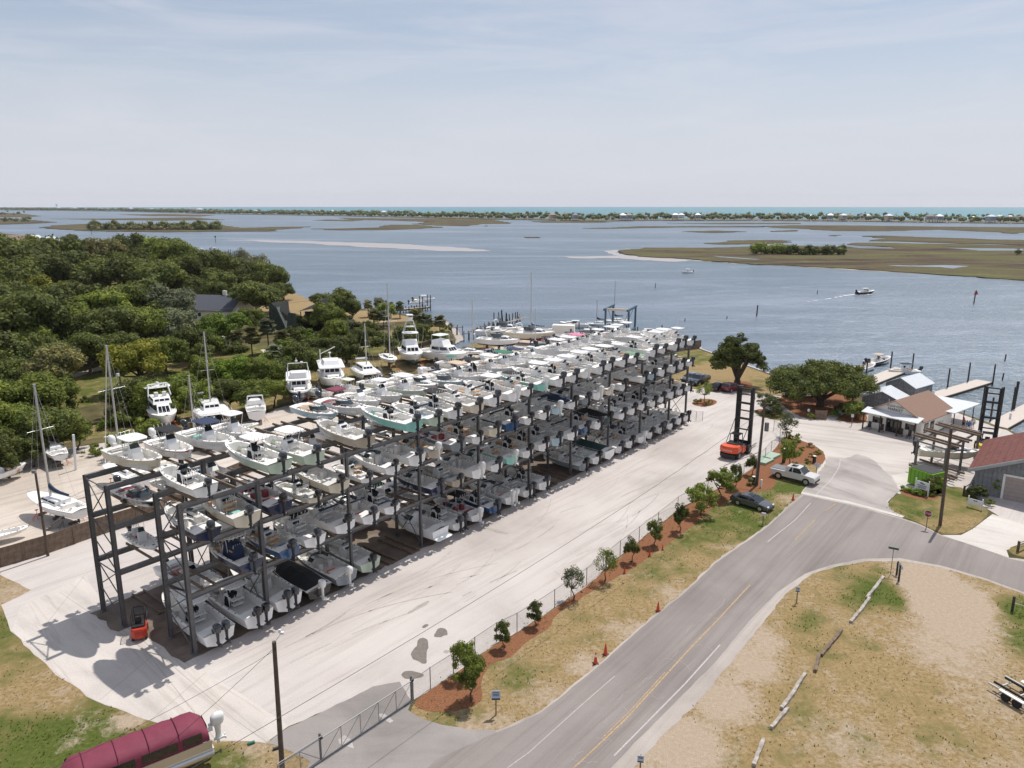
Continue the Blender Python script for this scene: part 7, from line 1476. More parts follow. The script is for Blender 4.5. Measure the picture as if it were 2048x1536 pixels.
# barrier island houses
rb = random.Random(12); xs_ = sorted([18, 60, 95, 118, 150, 172, 200, 215, 245, 262, 285, 305, 330, 352, 385, 400, 425, 440, 462, 490, 512, 588, 628, 640, 665, 682, 720, 768, 790, 822, 835, 875, 905, 945, 967, 990, 1050, 1062, 1105, 1130, 1150, 1182, 1215, 1228, 1245, 1258, 1275, 1292, 1310, 1350, 1362, 1385, 1395, 1420, 1430, 1470, 1500, 1525, 1540, 1566, 1580, 1622, 1660, 1685, 1700, 1722, 1735, 1776, 1802, 1840, 1858, 1877, 1918, 1945, 1980, 1998, 2018, 2042, 2070])
big = {1105, 1245, 1258, 1350, 1362, 1395, 1660, 1685, 1776, 1877, 1980, 1858, 385, 400, 262, 768, 1150}
ROOFS = [(M_METALR, 'white-roofed'), (M_METALR, 'white-roofed'), (pm("grey_far_roof", (.22, .22, .24), .8), 'grey-roofed'), (pm("tan_far_roof", (.36, .24, .18), .8), 'tan-roofed'), (M_METALR, 'white-roofed')]
WALLS = [M_SIDING, pm("pale_grey_far_wall", (.38, .38, .40), .8), pm("cream_far_wall", (.55, .48, .38), .8), pm("blue_grey_far_wall", (.28, .36, .40), .8)]
for i, x in enumerate(xs_):
    yf = np.interp(x, [q[0] for q in BAR_FRONT], [q[1] for q in BAR_FRONT]); g0 = G(x, yf, WATER_Z); bigh = x in big; d = rb.uniform(6, 14) if bigh else rb.uniform(50, 200); g = pushed(g0, d); far = math.hypot(*g) / 1900
    s = (1.2 if bigh else rb.uniform(.75, 1.05)) * min(1.3, max(1, far ** .5)); rm, rn = ROOFS[0] if bigh and rb.random() < .8 else rb.choice(ROOFS[1:] + ROOFS[2:4]); wm = rb.choice(WALLS); Wd, D, e, h = rb.uniform(9, 14) * s, 10 * s, rb.uniform(9, 13) * s if not bigh else 10 * s, 0; h = e + 3 * s
    a = rb.uniform(-.5, .3); r = thing('beach_house', f"{rn} stilt house on the far barrier island, {ordn(i + 1)} from the left", 'house', (g[0], g[1], -.1), a, 'houses on the far barrier island')
    MB().box((0, 0, e * .65), (Wd, D, e * .7)).build('wall', wm, r); m = MB(); k = .2; m.loft([[(-Wd / 2 - .8, -D / 2 - .8, e), (Wd / 2 + .8, -D / 2 - .8, e), (Wd / 2 + .8, D / 2 + .8, e), (-Wd / 2 - .8, D / 2 + .8, e)], [(-Wd / 2 * .35, -.1, h), (Wd / 2 * .35, -.1, h), (Wd / 2 * .35, .1, h), (-Wd / 2 * .35, .1, h)]], 0, False); m.build('roof', rm, r)
    m = MB()
    for sx in (-.4, 0, .4):
        for sy in (-.4, .4): m.box((sx * Wd, sy * D, e * .16), (.6, .6, e * .34))
    m.build('stilts', M_POLE, r)
    if bigh: MB().box((0, -D / 2 - .05, e * .55), (Wd * .8, .15, e * .12)).box((0, -D / 2 - .05, e * .8), (Wd * .8, .15, e * .1)).build('window_band', M_GLASS, r)
g = pushed(G(115, 421, WATER_Z), 150); r = thing('water_tower', 'pale water tower on the far left horizon', 'water tower', (g[0], g[1], 0)); MB().cyl((0, 0, 0), (0, 0, 30), 3, 2.5, n=10).build('stem', M_SIDING, r); MB().cyl((0, 0, 30), (0, 0, 33), 3, 8, n=14).cyl((0, 0, 33), (0, 0, 38), 8, 7, n=14).build('tank', M_SIDING, r)
for i, x in enumerate((1470, 1506, 1605, 1664, 1792, 1840, 1891, 1940, 1998)):
    g = pushed(G(x, 443, WATER_Z), 120); r = tag(MB().cyl((0, 0, 0), (0, 0, 17), .25, n=5).cyl((-1.2, 0, 16), (1.2, 0, 16), .12, n=4).build('utility_pole', M_POLE, None, (g[0], g[1], 0)), f"thin utility pole on the barrier island, {ordn(i + 1)} from the left", 'utility pole', 'poles on the barrier island')
for i, (x, y) in enumerate([(1243, 440.5), (1322, 441), (1412, 442), (1506, 442.5), (1520, 442), (1622, 443.5), (1700, 444), (1835, 446), (1850, 446.5), (1895, 447), (1920, 447.5), (1997, 448), (2020, 448.5), (1116, 441.5), (972, 452.5)]):
    g = G(x, y, WATER_Z); make_boat('e', 'w', None, None, 0, 9, (g[0], g[1], WATER_Z - .3), rb.uniform(0, 6), '', 'boats moored off the barrier island', None, f"tiny white boat moored along the barrier island, {ordn(i + 1)} listed from left to right") if i < 13 else make_boat('e', 'w', None, None, 0, 9, (g[0], g[1], WATER_Z - .3), 0, '', 'boats moored off the barrier island', None, 'tiny white boat in the channel off the marsh' if i == 14 else 'tiny white boat left of all moored barrier-island boats')
# ================================================================== DOCKS, PILINGS, MARKERS
def piling(px, py, h, r_=.16, parent=None, off=(0, 0), name='piling', lean=0):
    return MB().cyl((off[0], off[1], -2.5), (off[0] + lean, off[1], h), r_, r_ * .9, n=8).cyl((off[0] + lean, off[1], h), (off[0] + lean, off[1], h + .12), r_ * .95, .02, n=8).build(name, M_PILE, parent)
def dock(label, p0, p1, wd, z, piles, cat='dock', mat=M_DOCKP, low=False, box=()):
    a = math.atan2(p1[1] - p0[1], p1[0] - p0[0]); L = math.dist(p0, p1); r = thing('floating_dock' if low else 'timber_pier', label, cat, (p0[0], p0[1], WATER_Z), a, 'docks and piers')
    MB().box((L / 2, 0, z), (L, wd, .12)).build('deck', mat, r); MB().box((L / 2, 0, z - .25), (L, wd + .04, .36)).build('fascia', M_POLE, r)
    for (f, s, h) in piles: piling(0, 0, h, .17, r, (f * L, s * (wd / 2 + .18)))
    for f in box: MB().rbox((0, 0, 0), (.3, .3, 1.0), .05).build('power_pedestal', M_SIGNW, r, (f * L, 0, z + .55))
    return r
dock('outer floating dock with black and white boats alongside', G(1700, 778, WATER_Z + .5), G(1806, 737, WATER_Z + .5), 3.6, .5, [(.45, 1, 4.2), (.06, 1, 2.5), (.93, 1, 4.3), (.99, -1, 4.2)], low=True)
dock('long pale floating dock reaching out behind the market roof', G(1851, 797, WATER_Z + .5), G(1968, 762, WATER_Z + .5), 3.0, .5, [(.03, 1, 4.6), (.5, 1, 4.4), (.86, 1, 4.5), (1.0, -1, 4.3)], low=True, box=(.12,))
dock('floating dock running off the right edge by the yellow forklift', G(1965, 868, WATER_Z + .5), G(2090, 800, WATER_Z + .5), 3.2, .5, [(.28, 1, 4.6), (.62, 1, 4.6), (.62, -1, 4.4)], low=True, box=(.4,))
dock('concrete travel-lift pier on the left side of the slip', (G(1262, 678)[0], G(1262, 678)[1]), G(1292, 659), 1.2, 1.2, [(.3, -1, .9), (.5, -1, .9), (.7, -1, .9), (.9, -1, .9), (.6, 1, 3.0)], mat=M_CONC)
dock('concrete travel-lift pier on the right side of the slip', G(1205, 668), G(1235, 652), 1.2, 1.2, [(.3, 1, .9), (.6, 1, .9), (.9, 1, .9), (.5, -1, 3.2)], mat=M_CONC)
dock('short grey pier right of the travel lift', G(1320, 680), G(1345, 660), 3.0, 1.2, [(.6, 1, 3.6), (.9, -1, 1.5)], mat=M_TIMBER)
dock('marina quay walkway with teal edge by the curtained cruiser', G(1122, 668), G(1200, 664), 2.2, 1.25, [(0, 1, 4.0), (.35, 1, 3.5), (.5, 1, 4.0), (.72, 1, 2.6), (1, 1, 2.6)], mat=M_CONC)
dock('timber pier with boat lift beyond the palms', G(770, 622, WATER_Z + 1.2), G(858, 614, WATER_Z + 1.2), 1.8, 1.3, [(k / 8, s, 2.2) for k in range(9) for s in (1, -1)] + [(.82, 1, 5.2), (1.0, 1, 5.4), (.82, -1, 5.0), (1.0, -1, 5.4)], mat=M_TIMBER)
dock('small broken pier past the wooded point', G(545, 562, WATER_Z + 1), G(575, 558, WATER_Z + 1), 1.2, 1.2, [(k / 5, s, 1.6) for k in range(6) for s in (1, -1)], mat=M_TIMBER)
for i, (px, py) in enumerate([(150, 484), (190, 492), (225, 498), (258, 503), (290, 507), (350, 505), (395, 508), (420, 506)]):
    p0 = G(px - 14, py + 4, WATER_Z + 1); p1 = G(px + 14, py - 3, WATER_Z + 1); dock(f"private dock with boat shelter beyond the wood, {ordn(i + 1)} from the left", p0, p1, 2.2, 1.3, [(k / 4, s, 3.4 if k > 1 else 2) for k in range(5) for s in (1, -1)], mat=M_TIMBER)
    if i % 2 == 0 or i > 4: g = G(px + 10, py - 1, WATER_Z); make_boat('o', 'w', 'W', 'g', 1, 8.5, (g[0], g[1], WATER_Z + 1.0), rb.uniform(-.4, .4), '', 'boats on lifts beyond the wood', None, f"white boat on a lift beside the {ordn(i + 1)} private dock from the left")
for i in range(22):
    px = 438 + i * 2.45 + rb.uniform(-1, 1); g = G(px, 513 - (px - 438) * .05 + rb.uniform(-3, 2), WATER_Z); tag(MB().cyl((0, 0, -2), (rb.uniform(-.3, .3), 0, rb.uniform(2, 4)), .2, n=6).build('piling', M_PILE, None, (g[0], g[1], WATER_Z)), f"old dark piling in the broken row past the wood, {ordn(i + 1)} from the left", 'piling', 'old pilings past the wood')
pts = [(903, 672), (915, 671), (928, 684), (937, 680), (945, 676), (953, 673), (961, 669), (969, 666), (977, 663), (985, 660)]
for i, (px, py) in enumerate(pts):
    g = G(px, py, WATER_Z); r = thing('piling_bent', f"pair of old pilings with cap beam in the creek mouth, {ordn(i + 1)} from the left", 'pilings', (g[0], g[1], WATER_Z), .5, 'old bents in the creek mouth')
    for s in (0, 1.6): piling(0, 0, 2.6 + rb.uniform(-.3, .4), .12, r, (s, 0))
    MB().box((.8, 0, 2.3), (2.2, .2, .2)).build('cap_beam', M_TIMBER, r)
for i in range(20):
    px = 990 + i * 2.7 + rb.uniform(-2, 2); g = G(px, 655 - (px - 990) * .16 + rb.uniform(-5, 5), WATER_Z); tag(MB().cyl((0, 0, -2), (rb.uniform(-.7, .7), 0, rb.uniform(1.8, 4.6)), .16, n=6).build('piling', M_PILE, None, (g[0], g[1], WATER_Z)), f"leaning old piling of the ruined pier behind the sail boats, {ordn(i + 1)} from left", 'piling', 'ruined pier pilings')
r = thing('ruined_pier', 'grey remains of a pier deck among leaning pilings', 'pier', (*G(1020, 656, WATER_Z), WATER_Z), .35)
for k, (x, y, l_) in enumerate(((0, 0, 4), (3, 2, 3.5), (6, 3.5, 3))): MB().box((x, y, 2.0 + .2 * k), (l_, 1.2, .12), ry=.08 * (k - 1)).build('deck_section', M_TIMBER, r)
for px, py, h, lab in [(1513, 632, 3.6, 'thick dark piling standing alone in open water'), (1453, 638, .9, 'short dark stake left of the lone thick piling'), (1369, 642, .8, 'tiny stake on the water above the marina'), (1310, 576, 2.2, 'tiny dark stake far out near the marsh point'), (2009, 722, 1.6, 'short stake beyond the long dock, upper'), (2004, 760, 1.5, 'short stake beyond the long dock, lower'), (776, 668, .1, ''), (2026, 822, 5.5, 'dark piling by the right-hand dock at the frame edge'), (1634, 588, 1.6, 'leaning stake left of the speeding dark boat')]:
    if not lab: continue
    g = G(px, py, WATER_Z); tag(MB().cyl((0, 0, -2), (.15, 0, h), .22 if h > 3 else .14, n=8).build('piling', M_PILE, None, (g[0], g[1], WATER_Z)), lab, 'piling', 'stakes and pilings in the water')
for px, py, ty, lab, mt in [(1947, 608, 590, 'red triangular channel marker on its post', M_RED), (431, 485, 475, 'green channel marker near the sand bar', M_CANDG), (183, 469, 462, 'green channel marker left of the islet shore', M_CANDG)]:
    g = G(px, py, WATER_Z); h = Zat(px, py, px, ty) - WATER_Z; h = max(3.0, h); r = thing('channel_marker', lab, 'channel marker', (g[0], g[1], WATER_Z), .3, 'channel markers'); MB().cyl((0, 0, -2), (.3, 0, h), .2, n=8).build('post', M_PILE, r); MB().poly([(-.9, -.3, h - 1), (1.3, -.3, h - 1), (.2, -.3, h + .8)]).poly([(1.3, -.25, h - 1), (-.9, -.25, h - 1), (.2, -.25, h + .8)]).build('daymark', mt, r); MB().box((.25, 0, h + .1), (.8, .8, .15)).build('platform', M_PILE, r)
# ================================================================== FENCES, POLES, WIRES
def chain_fence(px, h, label, z=0, group='chain-link fences'):
    p = [G(a, b) for a, b in px]; r = thing('chain_link_fence', label, 'fence', (p[0][0], p[0][1], 0), 0, group); o = p[0]
    for i, a in enumerate(p): MB().cyl((a[0] - o[0], a[1] - o[1], 0), (a[0] - o[0], a[1] - o[1], h + .05), .035, n=6).build('post', M_GREYM, r)
    for a, b in zip(p, p[1:]):
        ln = math.dist(a, b); an = math.atan2(b[1] - a[1], b[0] - a[0]); q = (a[0] - o[0], a[1] - o[1], 0)
        MB().add([(0, 0, .05), (ln, 0, .05), (ln, 0, h), (0, 0, h)], [(0, 1, 2, 3)]).build('wire_mesh', M_WIRE, r, q, an)
        MB().cyl((0, 0, h), (ln, 0, h), .022, n=5).build('top_rail', M_GREYM, r, q, an)
    return r
FP = [(827, 1402), (861, 1377), (907, 1347), (950, 1314), (993, 1284), (1034, 1264), (1072, 1240), (1109, 1215), (1142, 1192), (1173, 1170), (1206, 1143), (1240, 1113), (1278, 1084), (1316, 1054), (1355, 1022), (1385, 1004), (1415, 985), (1450, 970), (1487, 952), (1512, 936), (1530, 919), (1542, 905), (1557, 897), (1568, 885)]
chain_fence(FP, 1.75, 'long chain-link fence between the pale lot and the mulch strip'); chain_fence([(1568, 885), (1560, 872), (1547, 862)], 1.75, 'short chain-link return at the far end of the lot fence'); chain_fence([(1372, 842), (1380, 838), (1392, 842), (1405, 842)], 1.6, 'open chain-link gate leaf at the far end of the racks')
M_GATE = pm('galvanised_gate_tube', (.33, .33, .335), .5, metal=.3)
def gate():
    a, b = G(645, 1522), G(826, 1402); e = G(560, 1580); an = math.atan2(b[1] - a[1], b[0] - a[0]); L = math.dist(a, b); r = thing('sliding_gate', 'long galvanised sliding gate across the drive', 'gate', (a[0], a[1], 0), an); h = 1.7; x0 = -3.2
    m = MB(); m.cyl((x0, 0, h), (L, 0, h), .04, n=6).cyl((x0, 0, h + .14), (0, 0, h + .14), .03, n=5).cyl((x0, 0, .12), (L, 0, .12), .045, n=6); n = 7
    for i in range(n + 1): x = x0 + (L - x0) * i / n; m.cyl((x, 0, .12), (x, 0, h), .03, n=5)
    m.build('frame', M_GATE, r)
    for i in range(n): x, y = x0 + (L - x0) * i / n, x0 + (L - x0) * (i + 1) / n; MB().cyl((x if i > 1 else y, 0, .12), (y if i > 1 else x, 0, h), .018, n=4).build('brace', M_GREYM, r)
    MB().add([(x0, .02, .12), (L, .02, .12), (L, .02, h), (x0, .02, h)], [(0, 1, 2, 3)]).build('wire_mesh', M_WIRE, r)
    for x in (0, L): MB().cyl((x, .14, 0), (x, .14, 2.0), .08, n=8).build('guide_post', M_GREYM, r); MB().cyl((x - .1, .05, h), (x + .1, .05, h), .12, n=8).build('roller', M_BLACKM, r)
    MB().box((L / 2, -.05, .03), (L, .12, .05)).build('track', M_GREYM, r)
gate()
def board_fence(px, h, label):
    p = [G(a, b) for a, b in px]; r = thing('board_fence', label, 'fence', (p[0][0], p[0][1], 0), 0, 'timber board fences'); o = p[0]
    for a, b in zip(p, p[1:]):
        ln = math.dist(a, b); an = math.atan2(b[1] - a[1], b[0] - a[0]); n = max(1, round(ln / 2.4))
        for k in range(n): MB().box((ln / n / 2 - .01, 0, h / 2), (ln / n - .02, .04, h + .04 * math.sin(k * 1.7))).build('panel', M_FENCEB, r, (a[0] - o[0] + math.cos(an) * ln * k / n, a[1] - o[1] + math.sin(an) * ln * k / n, 0), an)
        for k in range(n + 1): MB().box((0, -.07, h / 2), (.1, .1, h)).build('post', M_WOODF, r, (a[0] - o[0] + math.cos(an) * ln * k / n, a[1] - o[1] + math.sin(an) * ln * k / n, 0), an)
board_fence([(-120, 1170), (0, 1135), (96, 1107), (200, 1070), (310, 1036), (330, 1014), (430, 975), (560, 920), (690, 872)], 2.0, 'weathered board fence behind the near end of the racks')
board_fence([(1330, 706), (1370, 700), (1401, 696)], 2.0, 'grey board fence at the lawn corner beyond the racks'); 
p = [G(790, 712), G(862, 688), G(905, 690)]; r = thing('retaining_wall', 'dark timber retaining wall behind the sportfishers', 'wall', (p[0][0], p[0][1], 0)); 
for a, b in zip(p, p[1:]): an = math.atan2(b[1] - a[1], b[0] - a[0]); MB().box((math.dist(a, b) / 2, 0, .5), (math.dist(a, b), .3, 1.2)).build('panel', M_POLE, r, (a[0] - p[0][0], a[1] - p[0][1], 0), an)
sw = [(1401, 694), (1401, 699), (1437, 712), (1510, 738), (1543, 750), (1576, 761), (1640, 779)]; r = thing('seawall_cap', 'pale concrete cap of the seawall along the lawn', 'wall', (*G(*sw[0]), 0)); o = G(*sw[0])
for a, b in zip(sw, sw[1:]): a, b = G(*a), G(*b); an = math.atan2(b[1] - a[1], b[0] - a[0]); MB().box((math.dist(a, b) / 2, 0, 0), (math.dist(a, b) + .1, .45, .3)).build('cap_section', M_CONC, r, (a[0] - o[0], a[1] - o[1], .12), an)
def rail_fence(px, label):
    p = [G(a, b) for a, b in px]; r = thing('post_and_rail_fence', label, 'fence', (p[0][0], p[0][1], 0), 0, 'post and rail fences'); o = p[0]
    for a in p: MB().box((a[0] - o[0], a[1] - o[1], .6), (.18, .18, 1.2)).build('post', M_POLE, r)
    for a, b in zip(p, p[1:]):
        for z in (.5, 1.0): MB().cyl((a[0] - o[0], a[1] - o[1], z), (b[0] - o[0], b[1] - o[1], z), .06, n=5).build('rail', M_TIMBER, r)
rail_fence([(2035, 1104), (2080, 1085), (2130, 1065)], 'low post and rail fence at the right edge by the driveway'); rail_fence([(1927, 990), (1945, 978)], 'short post and rail fence against the plank barn')
def pole(bx, by, tx, ty, r_, label, extras=None):
    g = G(bx, by); h = Zat(bx, by, tx, ty); t = G(tx, ty, h); r = thing('utility_pole', label, 'utility pole', (g[0], g[1], 0), 0, 'utility poles'); d = (t[0] - g[0], t[1] - g[1])
    MB().cyl((0, 0, -.2), (d[0], 0, h), r_, r_ * .72, n=10).build('shaft', M_POLE, r); return r, (d[0], h), (g[0] + d[0], g[1], h)
r, (dx, h), TA = pole(566, 1560, 548, 1283, .17, 'dark utility pole at the bottom beside the sliding gate'); MB().cyl((dx, 0, h - .1), (dx + .35, .2, h + .35), .025, n=4).rbox((dx + .42, .25, h + .42), (.25, .16, .14), .03).rbox((dx + .3, .25, h + .55), (.16, .12, .2), .03).build('camera', M_SIGNW, r)
r, (dx, h), TB = pole(1513, 971, 1530, 800, .19, 'leaning utility pole with transformer between sedan and orange forklift'); MB().cyl((dx + .45, -.1, h - 4.0), (dx + .45, -.1, h - 2.9), .27, n=12).build('transformer', M_GREYM, r); MB().box((dx, 0, h - .5), (1.8, .12, .12)).build('crossarm', M_POLE, r); MB().cyl((-.28, -.2, 0), (dx * .8 - .15, -.15, h * .75), .06, n=5).build('riser_pipe', M_GREYM, r)
for k in (-.8, 0, .8): MB().cyl((dx + k, 0, h - .44), (dx + k, 0, h - .2), .05, n=6).build('insulator', M_SIGNW, r)
MB().cyl((dx * .4, 0, h * .40), (dx * .4 - 4.2, .8, 2.4), .06, n=5).build('pipe_brace', M_ALU, r)
r, (dx, h), TC = pole(1880, 1051, 1903, 857, .19, 'tall leaning wooden pole by the stop sign'); r, (dx, h), TD = pole(96, 1112, 70, 940, .15, 'wooden pole at the board fence left of the racks'); MB().rbox((dx, -.2, h - .1), (.35, .3, .3), .05).build('lamp', M_GREYM, r)
r, (dx, h), TE = pole(258, 845, 236, 738, .17, 'vine-wrapped pole in the scrub behind the yard'); MB().rbox((dx, -.3, h - .9), (.4, .3, .5), .05).build('lamp', M_SIGNW, r)
r, (dx, h), TF = pole(170, 725, 102, 632, .18, 'wooden power pole rising out of the oaks') if False else pole(104, 735, 104, 635, .18, 'wooden power pole rising out of the oaks'); MB().cyl((dx + .3, 0, h - 1.6), (dx + .3, 0, h - .8), .28, n=8).build('transformer', M_GREYM, r)
r, _, _2 = pole(776, 715, 777, 645, .2, 'dark steel post behind the green-topped boat'); r, _, _2 = pole(946, 705, 947, 640, .12, 'thin dark post near the creek wall') if False else (None, None, None)
def wire(a, b, sag, label, r_=.018):
    m = MB(); pts = []
    for i in range(25): t = i / 24; pts.append((a[0] + (b[0] - a[0]) * t - a[0], a[1] + (b[1] - a[1]) * t - a[1], a[2] + (b[2] - a[2]) * t - sag * 4 * t * (1 - t) - a[2]))
    m.tube(pts, r_, 4); return tag(m.build('overhead_wire', M_BLACKM, None, a), label, 'wire', 'overhead wires')
gB = G(440, 1536, 5.5); wire((gB[0] - 6, gB[1] - 8.6, 7.3), (TB[0], TB[1], TB[2] - 1.2), 1.2, 'dark overhead wire from bottom left to the leaning transformer pole', .02)
gC = G(418, 1440, 3.5); wire((TA[0], TA[1], TA[2] - .4), (gC[0] - 2.5, gC[1] - 1.5, 2.4), .1, 'service wire dropping from the bottom pole behind the pontoon boat', .012); gD = G(160, 1545, 6.5); wire((gD[0] - 4, gD[1] - 3, 7), (TA[0], TA[1], TA[2] - .6), .4, 'pale wire passing over the pontoon boat to the bottom pole', .012)
wire(TF, (*G(700, 640), 7.5), 1.0, 'power wire crossing the wood toward the creek', .03)
# ================================================================== SIGNS, CONES, TIMBERS AND SMALL THINGS
def cone(px, py, lab, sc_=1.0, band=False):
    g = G(px, py); r = thing('traffic_cone', lab, 'traffic cone', (g[0], g[1], 0), random.uniform(0, 1), 'traffic cones', sc_); MB().cyl((0, 0, .03), (0, 0, 1.0), .17, .035, n=14).build('cone_body', M_CONE, r); MB().rbox((0, 0, .02), (.46, .46, .05), .05).build('base', M_BLACKM, r)
    if band: MB().cyl((0, 0, .62), (0, 0, .8), .098, .068, n=14, cap=False).build('white_band', M_SIGNW, r)
for q in [(1191, 1327, 'orange cone with white band at the road edge', 1, True), (1211, 1309, 'darker orange cone behind the banded one at the road edge', 1), (1316, 1222, 'orange cone at the road edge farther along', .95), (1249, 1147, 'orange cone in the verge beside the mulch, nearest', .7), (1299, 1113, 'orange cone in the verge, middle of three by the mulch', .75), (1325, 1100, 'orange cone in the verge, farthest of three by the mulch', .6), (1586, 1000, 'orange cone by the kerb near the white pickup', .9), (1503, 798, 'orange cone beside the tall forklift mast, left of two', .9), (1509, 798, 'orange cone beside the tall forklift mast, right of two', .9)]: cone(*q)
def sign(px, py, h, w_, hh, face, lab, name='warning_sign', postm=M_WOODF, rz=None, lines=0, cat='sign'):
    g = G(px, py); r = thing(name, lab, cat, (g[0], g[1], 0), math.atan2(g[1], g[0]) - PI / 2 if rz is None else rz, 'roadside signs'); MB().box((0, 0, h / 2), (.09, .09, h)).build('post', postm, r); MB().rbox((0, 0, 0), (w_, .03, hh), .01).build('panel', face, r, (0, -.07, h - hh / 2))
    if lines: 
        wbox(r, 'panel_band', 0, -.092, h - hh * .88, w_ * .96, .006, hh * .16, M_LETTER)
        for k in range(lines): wbox(r, 'text_line', 0, -.092, h - hh * (.2 + .16 * k), w_ * .7, .006, hh * .06, M_LETTER)
    return r
M_SIGNPB = pm("pale_blue_sign_face", (.42, .50, .62), .5)
sign(992, 1430, 2.0, .62, .75, M_SIGNPB, 'pale blue notice sign on a wooden post beside the drive', lines=3); sign(1593, 1206, 1.6, .36, .45, M_SIGNPB, 'small blue and white sign on a post in the dry grass', lines=2); sign(1280, 1545, 1.3, .4, .5, M_SIGNPB, 'small white sign at the bottom by the road', lines=2)
sign(1703, 852, 2.0, .4, .6, M_SIGNW, 'disabled parking sign left of the market', lines=1); sign(1616, 836, 1.6, .35, .45, M_SIGNW, 'small white sign in front of the wide oak')
sign(1632, 950, 1.7, .6, .5, M_SIGNPB, 'blue notice panel near the front of the white pickup')
r = sign(1852, 1058, 2.2, .05, .05, M_RED, 'red stop sign at the road corner', 'stop_sign', M_GREYM); m = MB()
for y, rr, mt in ((-.10, .42, 1), (-.115, .38, 0)): m.add([(rr * math.cos(PI / 8 + k * PI / 4), y, 1.85 + rr * math.sin(PI / 8 + k * PI / 4)) for k in range(8)], [tuple(range(8)), tuple(range(8))[::-1]], mt)
m.build('octagon', [M_RED, M_SIGNW], r); text("STOP", .3, r, (0, -.125, 1.85), (PI / 2, 0, 0), M_SIGNW)
g = G(1781, 1148); r = thing('street_name_sign', 'green street name sign on a thin post at the corner', 'sign', (g[0], g[1], 0), math.atan2(g[1], g[0]) - PI / 2, 'roadside signs'); MB().cyl((0, 0, 0), (0, 0, 2.6), .03, n=6).build('post', M_GREYM, r); MB().box((0, -.01, 2.7), (.9, .03, .2)).build('name_plate', pm("street_sign_green", (.02, .09, .06), .5), r)
for px, py, h, lab in [(1797, 1163, 1.7, 'dark utility stake with plate, nearer of two at the corner'), (1793, 1150, 1.4, 'dark utility stake, farther of two at the corner')]: g = G(px, py); r = thing('marker_post', lab, 'post', (g[0], g[1], 0), 0, 'posts at the corner'); MB().box((0, 0, h / 2), (.14, .14, h)).build('shaft', M_PILE, r); MB().box((.12, -.08, h - .25), (.2, .03, .35)).build('plate', M_SIGNPB, r)
g = G(2024, 1222); r = thing('marker_post', 'grey wooden post with rope at the right edge of the field', 'post', (g[0], g[1], 0), 0, 'posts at the corner'); MB().box((0, 0, .7), (.16, .16, 1.4)).build('shaft', M_PILE, r); MB().tube([(0, 0, .8), (1.0, -.3, .62), (2.2, -.6, .55)], .02, 4).build('rope', M_SIGNW, r)
g = G(1525.5, 1049); r = thing('mailbox', 'silver mailbox on a wooden post by the grass verge', 'mailbox', (g[0], g[1], 0), -.4); MB().box((0, 0, .55), (.1, .1, 1.1)).build('post', M_WOODF, r); MB().prism([(-.28, 0), (.28, 0), (.28, .16), (.0, .0)][:2] + [(.28, .2), (.2, .3), (-.2, .3), (-.28, .2)], -.12, .12).build('box', M_ALU, r, (0, 0, 1.1))
for px, py, lab in [(1507, 968, 'utility pedestal left of the leaning pole base'), (1522, 975, 'white conduit stub right of the leaning pole base'), (1567, 925, 'brick pillar with white cap beside the young tree'), (1628, 926, 'small brown pedestal on a slab in the island mulch')]: g = G(px, py); r = thing('utility_pedestal', lab, 'pedestal', (g[0], g[1], 0), .3, 'pedestals in the mulch'); h = 2.0 if px == 1567 else 1.0; MB().rbox((0, 0, h / 2), (.35 if px != 1522 else .2, .35 if px != 1522 else .2, h), .04).build('body', M_DKWOOD if px != 1522 else M_SIDING, r); MB().rbox((0, 0, h + .03), (.42 if px != 1522 else .22,) * 2 + (.06,), .04).build('cap', M_SIDING, r)
for i, pp in enumerate([[(1521, 925), (1539, 919), (1560, 911), (1545, 908), (1530, 915)], [(1524, 925), (1535, 929), (1550, 920), (1537, 917)]]): 
    c = G(1540 - i * 12, 915 + i * 9); r = tag(MB().rbox((0, 0, 0), (3.2 - i * .6, 1.7, .35), .1).build('ground_transformer', pm("pale_green_cabinet", (.33, .42, .33), .6), None, (c[0], c[1], .2), math.radians(45)), f"flat pale green utility cabinet lid, {'farther' if i == 0 else 'nearer'} of two by the fence", 'utility cabinet', 'pale green cabinets')
# timbers laid end to end beside the dirt strip
TB_ = [((1767, 1155), (1751, 1177)), ((1751, 1177), (1733, 1198)), ((1739, 1198), (1722, 1222)), ((1722, 1222), (1701, 1246)), ((1683, 1262), (1665, 1286)), ((1665, 1285), (1642, 1313)), ((1638, 1312), (1630, 1345)), ((1610, 1350), (1588, 1384)), ((1590, 1384), (1563, 1420)), ((1575, 1420), (1542, 1459)), ((1527, 1482), (1507, 1534))]
random.seed(44)
for i, (a, b) in enumerate(TB_):
    a, b = G(*a), G(*b); L = math.dist(a, b); an = math.atan2(b[1] - a[1], b[0] - a[0]); m = MB(); rg = []
    for k in range(9): x = -L / 2 + L * k / 8; j = lambda: random.uniform(-.025, .025); rg.append([(x, -.13 + j(), .0), (x, .13 + j(), 0), (x, .12 + j(), .24 + j()), (x, .02 + j(), .26 + j()), (x, -.12 + j(), .24 + j())])
    m.loft(rg, 0, False); tag(m.build('timber_baulk', M_BUNK if i in (4, 5, 6) else M_TIMBER, None, ((a[0] + b[0]) / 2, (a[1] + b[1]) / 2, .01), an), f"weathered timber baulk edging the dirt strip, {ordn(i + 1)} from the corner signs", 'timber', 'timber baulks along the dirt strip')
